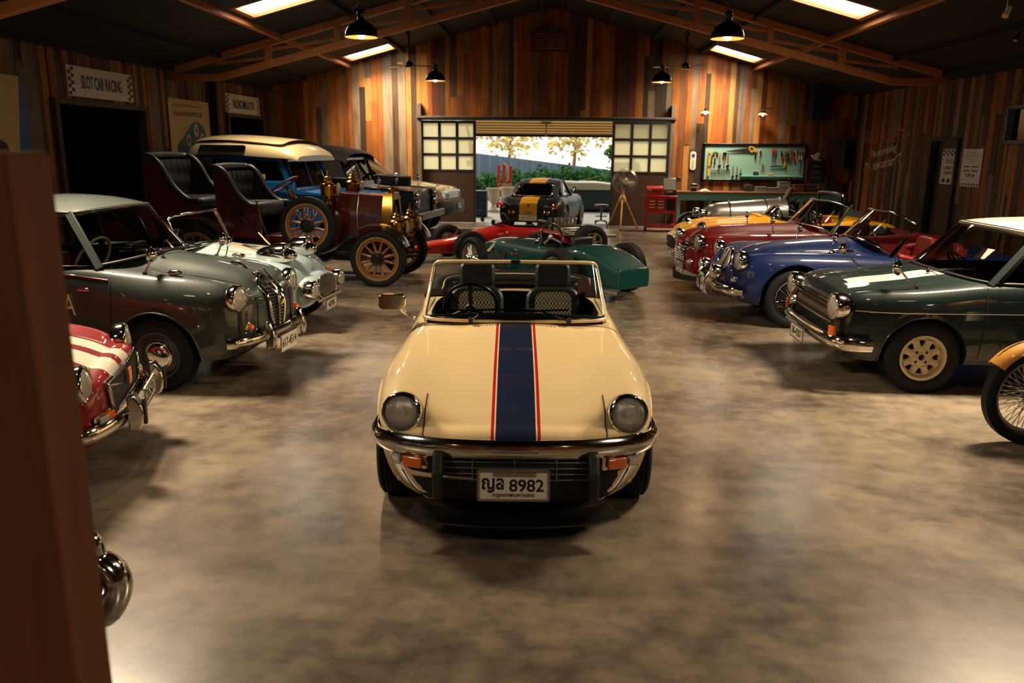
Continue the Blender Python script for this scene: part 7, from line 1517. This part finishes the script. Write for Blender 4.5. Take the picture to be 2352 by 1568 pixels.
    for s in (1, -1): MB().tube(crom([(-.01, s*.62, -.30-.1*s), (-.01, s*.75, -.22-.1*s), (-.01, s*.95, -.16-.12*s), (-.01, s*.88, -.28-.1*s), (-.01, s*1.0, -.34-.1*s)], 4), .012, 5).build('flourish', cr, t)
M['navyink'] = mat('navy print', '#1b2036', .6)
signs()
# ------------------------------------------------------------ wooden post in front of the camera
def post():
    t = thing('wooden_post', 'blurred brown wooden post close to the camera at the left edge', 'post', (-.712, 1.0, 0)); MB().box((.01, 0, .945), (.13, .09, 1.89)).build('upright', M['postwood'], t, bevel=.008); MB().box((-.13, .06, .92), (.13, .06, 1.84)).build('side_board', M['postwood'], t, bevel=.008); MB().box((-.30, .07, .92), (.16, .05, 1.85)).build('side_board', M['postwood'], t, bevel=.008)
M['postwood'] = woodmat('post wood', '#6e4022', .6)
post()
# ------------------------------------------------------------ yard outside the doorway
def leaves(mb, c, r, n, s, rg, flat=.5):
    for _ in range(n):
        d = Vector((rg.gauss(0, 1), rg.gauss(0, 1), rg.gauss(0, 1))).normalized()*(rg.random()**.4); p = Vector(c)+Vector((d.x*r[0], d.y*r[1], d.z*r[2])); a = Vector((rg.uniform(-1, 1), rg.uniform(-1, 1), rg.uniform(-.6, .4))).normalized()*s*rg.uniform(.6, 1.3); b = a.cross(Vector((rg.uniform(-1, 1), rg.uniform(-1, 1), rg.uniform(-1, 1)))).normalized()*s*.38
        mb.add([p, p+a*.45+b, p+a, p+a*.45-b], [(0, 1, 2, 3)])
    return mb
def leafmat(name, col, tr):
    N = NT(name); N.t.nodes.remove(N.b); oi = N.n('NewGeometry'); k = oi.outputs['Random Per Island']; c = lin(col); C = N.mix(k, tuple(x*.5 for x in c), tuple(min(1, x*1.7) for x in c))
    d = N.n('BsdfDiffuse', {0: C}); t = N.n('BsdfTranslucent', {0: C}); N.link(N.n('MixShader', {0: tr, 1: d.outputs[0], 2: t.outputs[0]}), N.out.inputs[0]); return N.m
def yard():
    rg = random.Random(12); LM = leafmat('hedge leaves', '#3f6a3a', .35); TM = leafmat('sunlit leaves', '#e6c184', .6)
    t = thing('fence', 'tall blue-grey corrugated metal fence across the yard behind the hedge', 'fence', (0, 33, 0)); n = 240
    P = [[(-9+18*i/n, .04*math.copysign(abs(math.sin(i*1.1))**.6, math.sin(i*1.1)), z if z < .5 else 1.66-.112*(-9+18*i/n+2.86)) for i in range(n+1)] for z in (0., 1.)]
    MB().grid(P).build('sheet', mat('blue grey sheet steel', '#6d7f94', .5, .2), t, 30); 
    rl = MB(); rl.box((0, .07, .4), (18, .05, .05)); rl.build('rail', 'steel', t)
    h = [(-3.3, .95, .7), (-2.3, .85, .6), (-1.3, 1.0, .7), (-.3, 1.05, .7), (.6, 1.15, .8), (1.5, 1.1, .75), (2.4, 1.1, .8), (3.3, 1.0, .8), (4.3, 1.0, .8), (-4.3, 1.0, .8)]
    for i, (x, z, r) in enumerate(h):
        q = thing('shrub', 'leafy green shrub of the hedge by the corrugated fence', 'shrub', (x, 31, 0), 0, 'hedge shrubs in the yard'); leaves(MB(), (0, 0, z*.55), (r*.8, .55, z*.62), 800, .16, rg).build('foliage', LM, q, 0)
        MB().tube([(0, 0, 0), (.05, 0, z*.5)], .03).build('stem', 'handle', q)
    for i, (x, y, z, r, m) in enumerate(((-5.6, 43, 2.7, 1.9, TM), (-2.2, 44, 2.8, 1.8, TM), (1.2, 43, 2.9, 1.7, TM), (4.5, 43, 2.6, 1.8, TM), (8.1, 44, 2.8, 1.9, TM))):
        q = thing('tree', ('pale sunlit tree behind the fence at the far left of the opening', 'pale sunlit tree behind the left half of the fence', 'pale sunlit tree behind the middle of the fence', 'pale sunlit tree behind the right half of the fence', 'pale sunlit tree beyond the right door panel')[i], 'tree', (x, y, 0)); leaves(MB(), (0, 0, z), (r, 1.2, 1.55), 340, .34, rg).build('foliage', m, q, 0); MB().tube([(0, 0, 0), (.1, 0, 1.2), (.2, 0, z)], .1, scale=[1.2, .9, .4]).build('trunk', 'handle', q)
    q = thing('potted_palm', 'dark green sprig of leaves at the top right of the doorway', 'plant', (2.25, 29.5, 0)); leaves(MB(), (0, 0, 1.72), (.3, .3, .22), 120, .2, rg).build('foliage', LM, q, 0); MB().tube([(0, 0, 0), (0, 0, 1.7)], .03).build('stem', 'handle', q)
    q = thing('urn', 'x', 'urn', (-1.66, 25, 0)); st = mat('pale cast stone', '#b9a98c', .8, noise=(6., .15)); MB().lathe([(.001, 0), (.15, 0), (.15, .06), (.1, .1), (.06, .18), (.06, .24), (.13, .3), (.17, .45), (.18, .58), (.22, .66), (.24, .70), (.2, .70), (.15, .6), (.001, .5)], (0, 0, 0), (0, 0, 1), 32).build('bowl', st, q, 50); MB().box((0, 0, .02), (.34, .34, .05)).build('plinth', st, q, bevel=.006)
    q['label'] = 'pale stone urn in the yard nearer the left door panel'; q['group'] = 'stone urns'; dup(q, (-1.28, 25.6, 0), 0, 'pale stone urn half hidden behind the dark green coupe', 'stone urns')
    q = thing('engine_hoist', 'red steel hoist standing by the hedge in the yard', 'hoist', (-1.47, 27, 0))
    for x, hh in ((-.17, 1.35), (.0, 1.42), (.22, 1.32)): MB().box((x, 0, hh/2), (.085, .09, hh), Matrix.Rotation(.03, 3, 'Y')).build('upright', 'redtool', q, bevel=.006)
    MB().box((.03, 0, .12), (.7, .5, .08)).build('base', 'redtool', q, bevel=.006); MB().tube(crom([(.0, -.05, 1.38), (.12, -.1, 1.3), (.16, -.12, 1.0), (.1, -.1, .8)], 4), .03).build('strap', mat('tan strap', '#a67a4a', .7), q)
    q = thing('yard_sign', 'small sign with a checked edge leaning at the red hoist', 'sign', (-1.42, 26.2, .62)); MB().box((.05, 0, 0), (.42, .02, .34)).build('board', mat('tan board', '#9a7a58', .7), q, bevel=.004); checks(mb := MB(), (-.155, -.011, -.15), (1, 0, 0), (0, 0, 1), .1, .3, 2, 6); mb.build('check_pattern', 'ink', q); text('sign_lettering', 'WORK', .05, 'ink', q, (.12, -.011, .05), (1, 0, 0), (0, 0, 1), width=.18); MB().tube([(0.05, .02, -.62), (.05, .02, 0)], .02).build('stake', 'handle', q)
    q = thing('roller_cabinet', 'blue drawer cabinet just outside the left door panel', 'cabinet', (-1.88, 23.1, 0)); bl = mat('navy cabinet', '#1d3052', .5); MB().box((0, 0, .36), (.34, .4, .72)).build('case', bl, q, bevel=.008)
    for z in (.14, .35, .56): d = MB().box((0, -.205, z), (.3, .015, .17)).build('drawer', bl, q, bevel=.004); MB().box((.0, -.22, z+.04), (.12, .01, .015)).build('drawer_pull', 'steel', d)
    q = thing('covered_trailer', 'dark blue-green trailer with a pale ridged cover parked in the yard', 'trailer', (1.2, 26, 0)); MB().box((.1, 0, .36), (2.6, 1.4, .6)).build('body', mat('dark blue green paint', '#12262c', .5), q, bevel=.02); MB().prism([(-1.25, 0), (1.4, 0), (1.25, .12), (.3, .22), (-1.1, .22)], (0, -.75, .66), (1, 0, 0), (0, 0, 1), (0, 1.5, 0)).build('cover', mat('grey canvas cover', '#a39a86', .8), q, bevel=.02)
    for x in (-.7, .9): MB().lathe([(.18, -.08), (.2, 0), (.18, .08), (.001, .08)], (x, -.7, .2), (0, -1, 0), 24).build('wheel', 'tyre', q)
    q = thing('washing_line', 'thin green line stretched across the yard to the right door', 'rope', (0, 23.5, 0)); MB().tube(crom([(-.2, 3, .78), (.8, 1, .95), (1.75, -.5, 1.22)], 5), .008, 5).build('cord', mat('green cord', '#6b7a3a', .6), q); MB().tube([(1.75, -.5, 0), (1.75, -.5, 1.24)], .015).build('pole', 'steel', q); MB().tube([(-.2, 3, 0), (-.2, 3, .8)], .015).build('pole', 'steel', q)
yard()
# garden seen through the window in the right wall
q = thing('garden_shrub', 'shrub with orange flowers seen through the window in the right wall', 'shrub', (XR+1.7, 16.0, 0)); rg = random.Random(3); leaves(MB(), (0, .3, 2.1), (.5, 1.6, .45), 700, .14, rg).build('foliage', leafmat('garden leaves', '#8a9650', .3), q, 0); leaves(MB(), (-.3, .3, 2.25), (.3, 1.5, .3), 90, .16, rg).build('blossom', leafmat('orange petals', '#d2601c', .3), q, 0); MB().tube([(0, .3, 0), (0, .3, 2.)], .04).build('stem', 'handle', q)
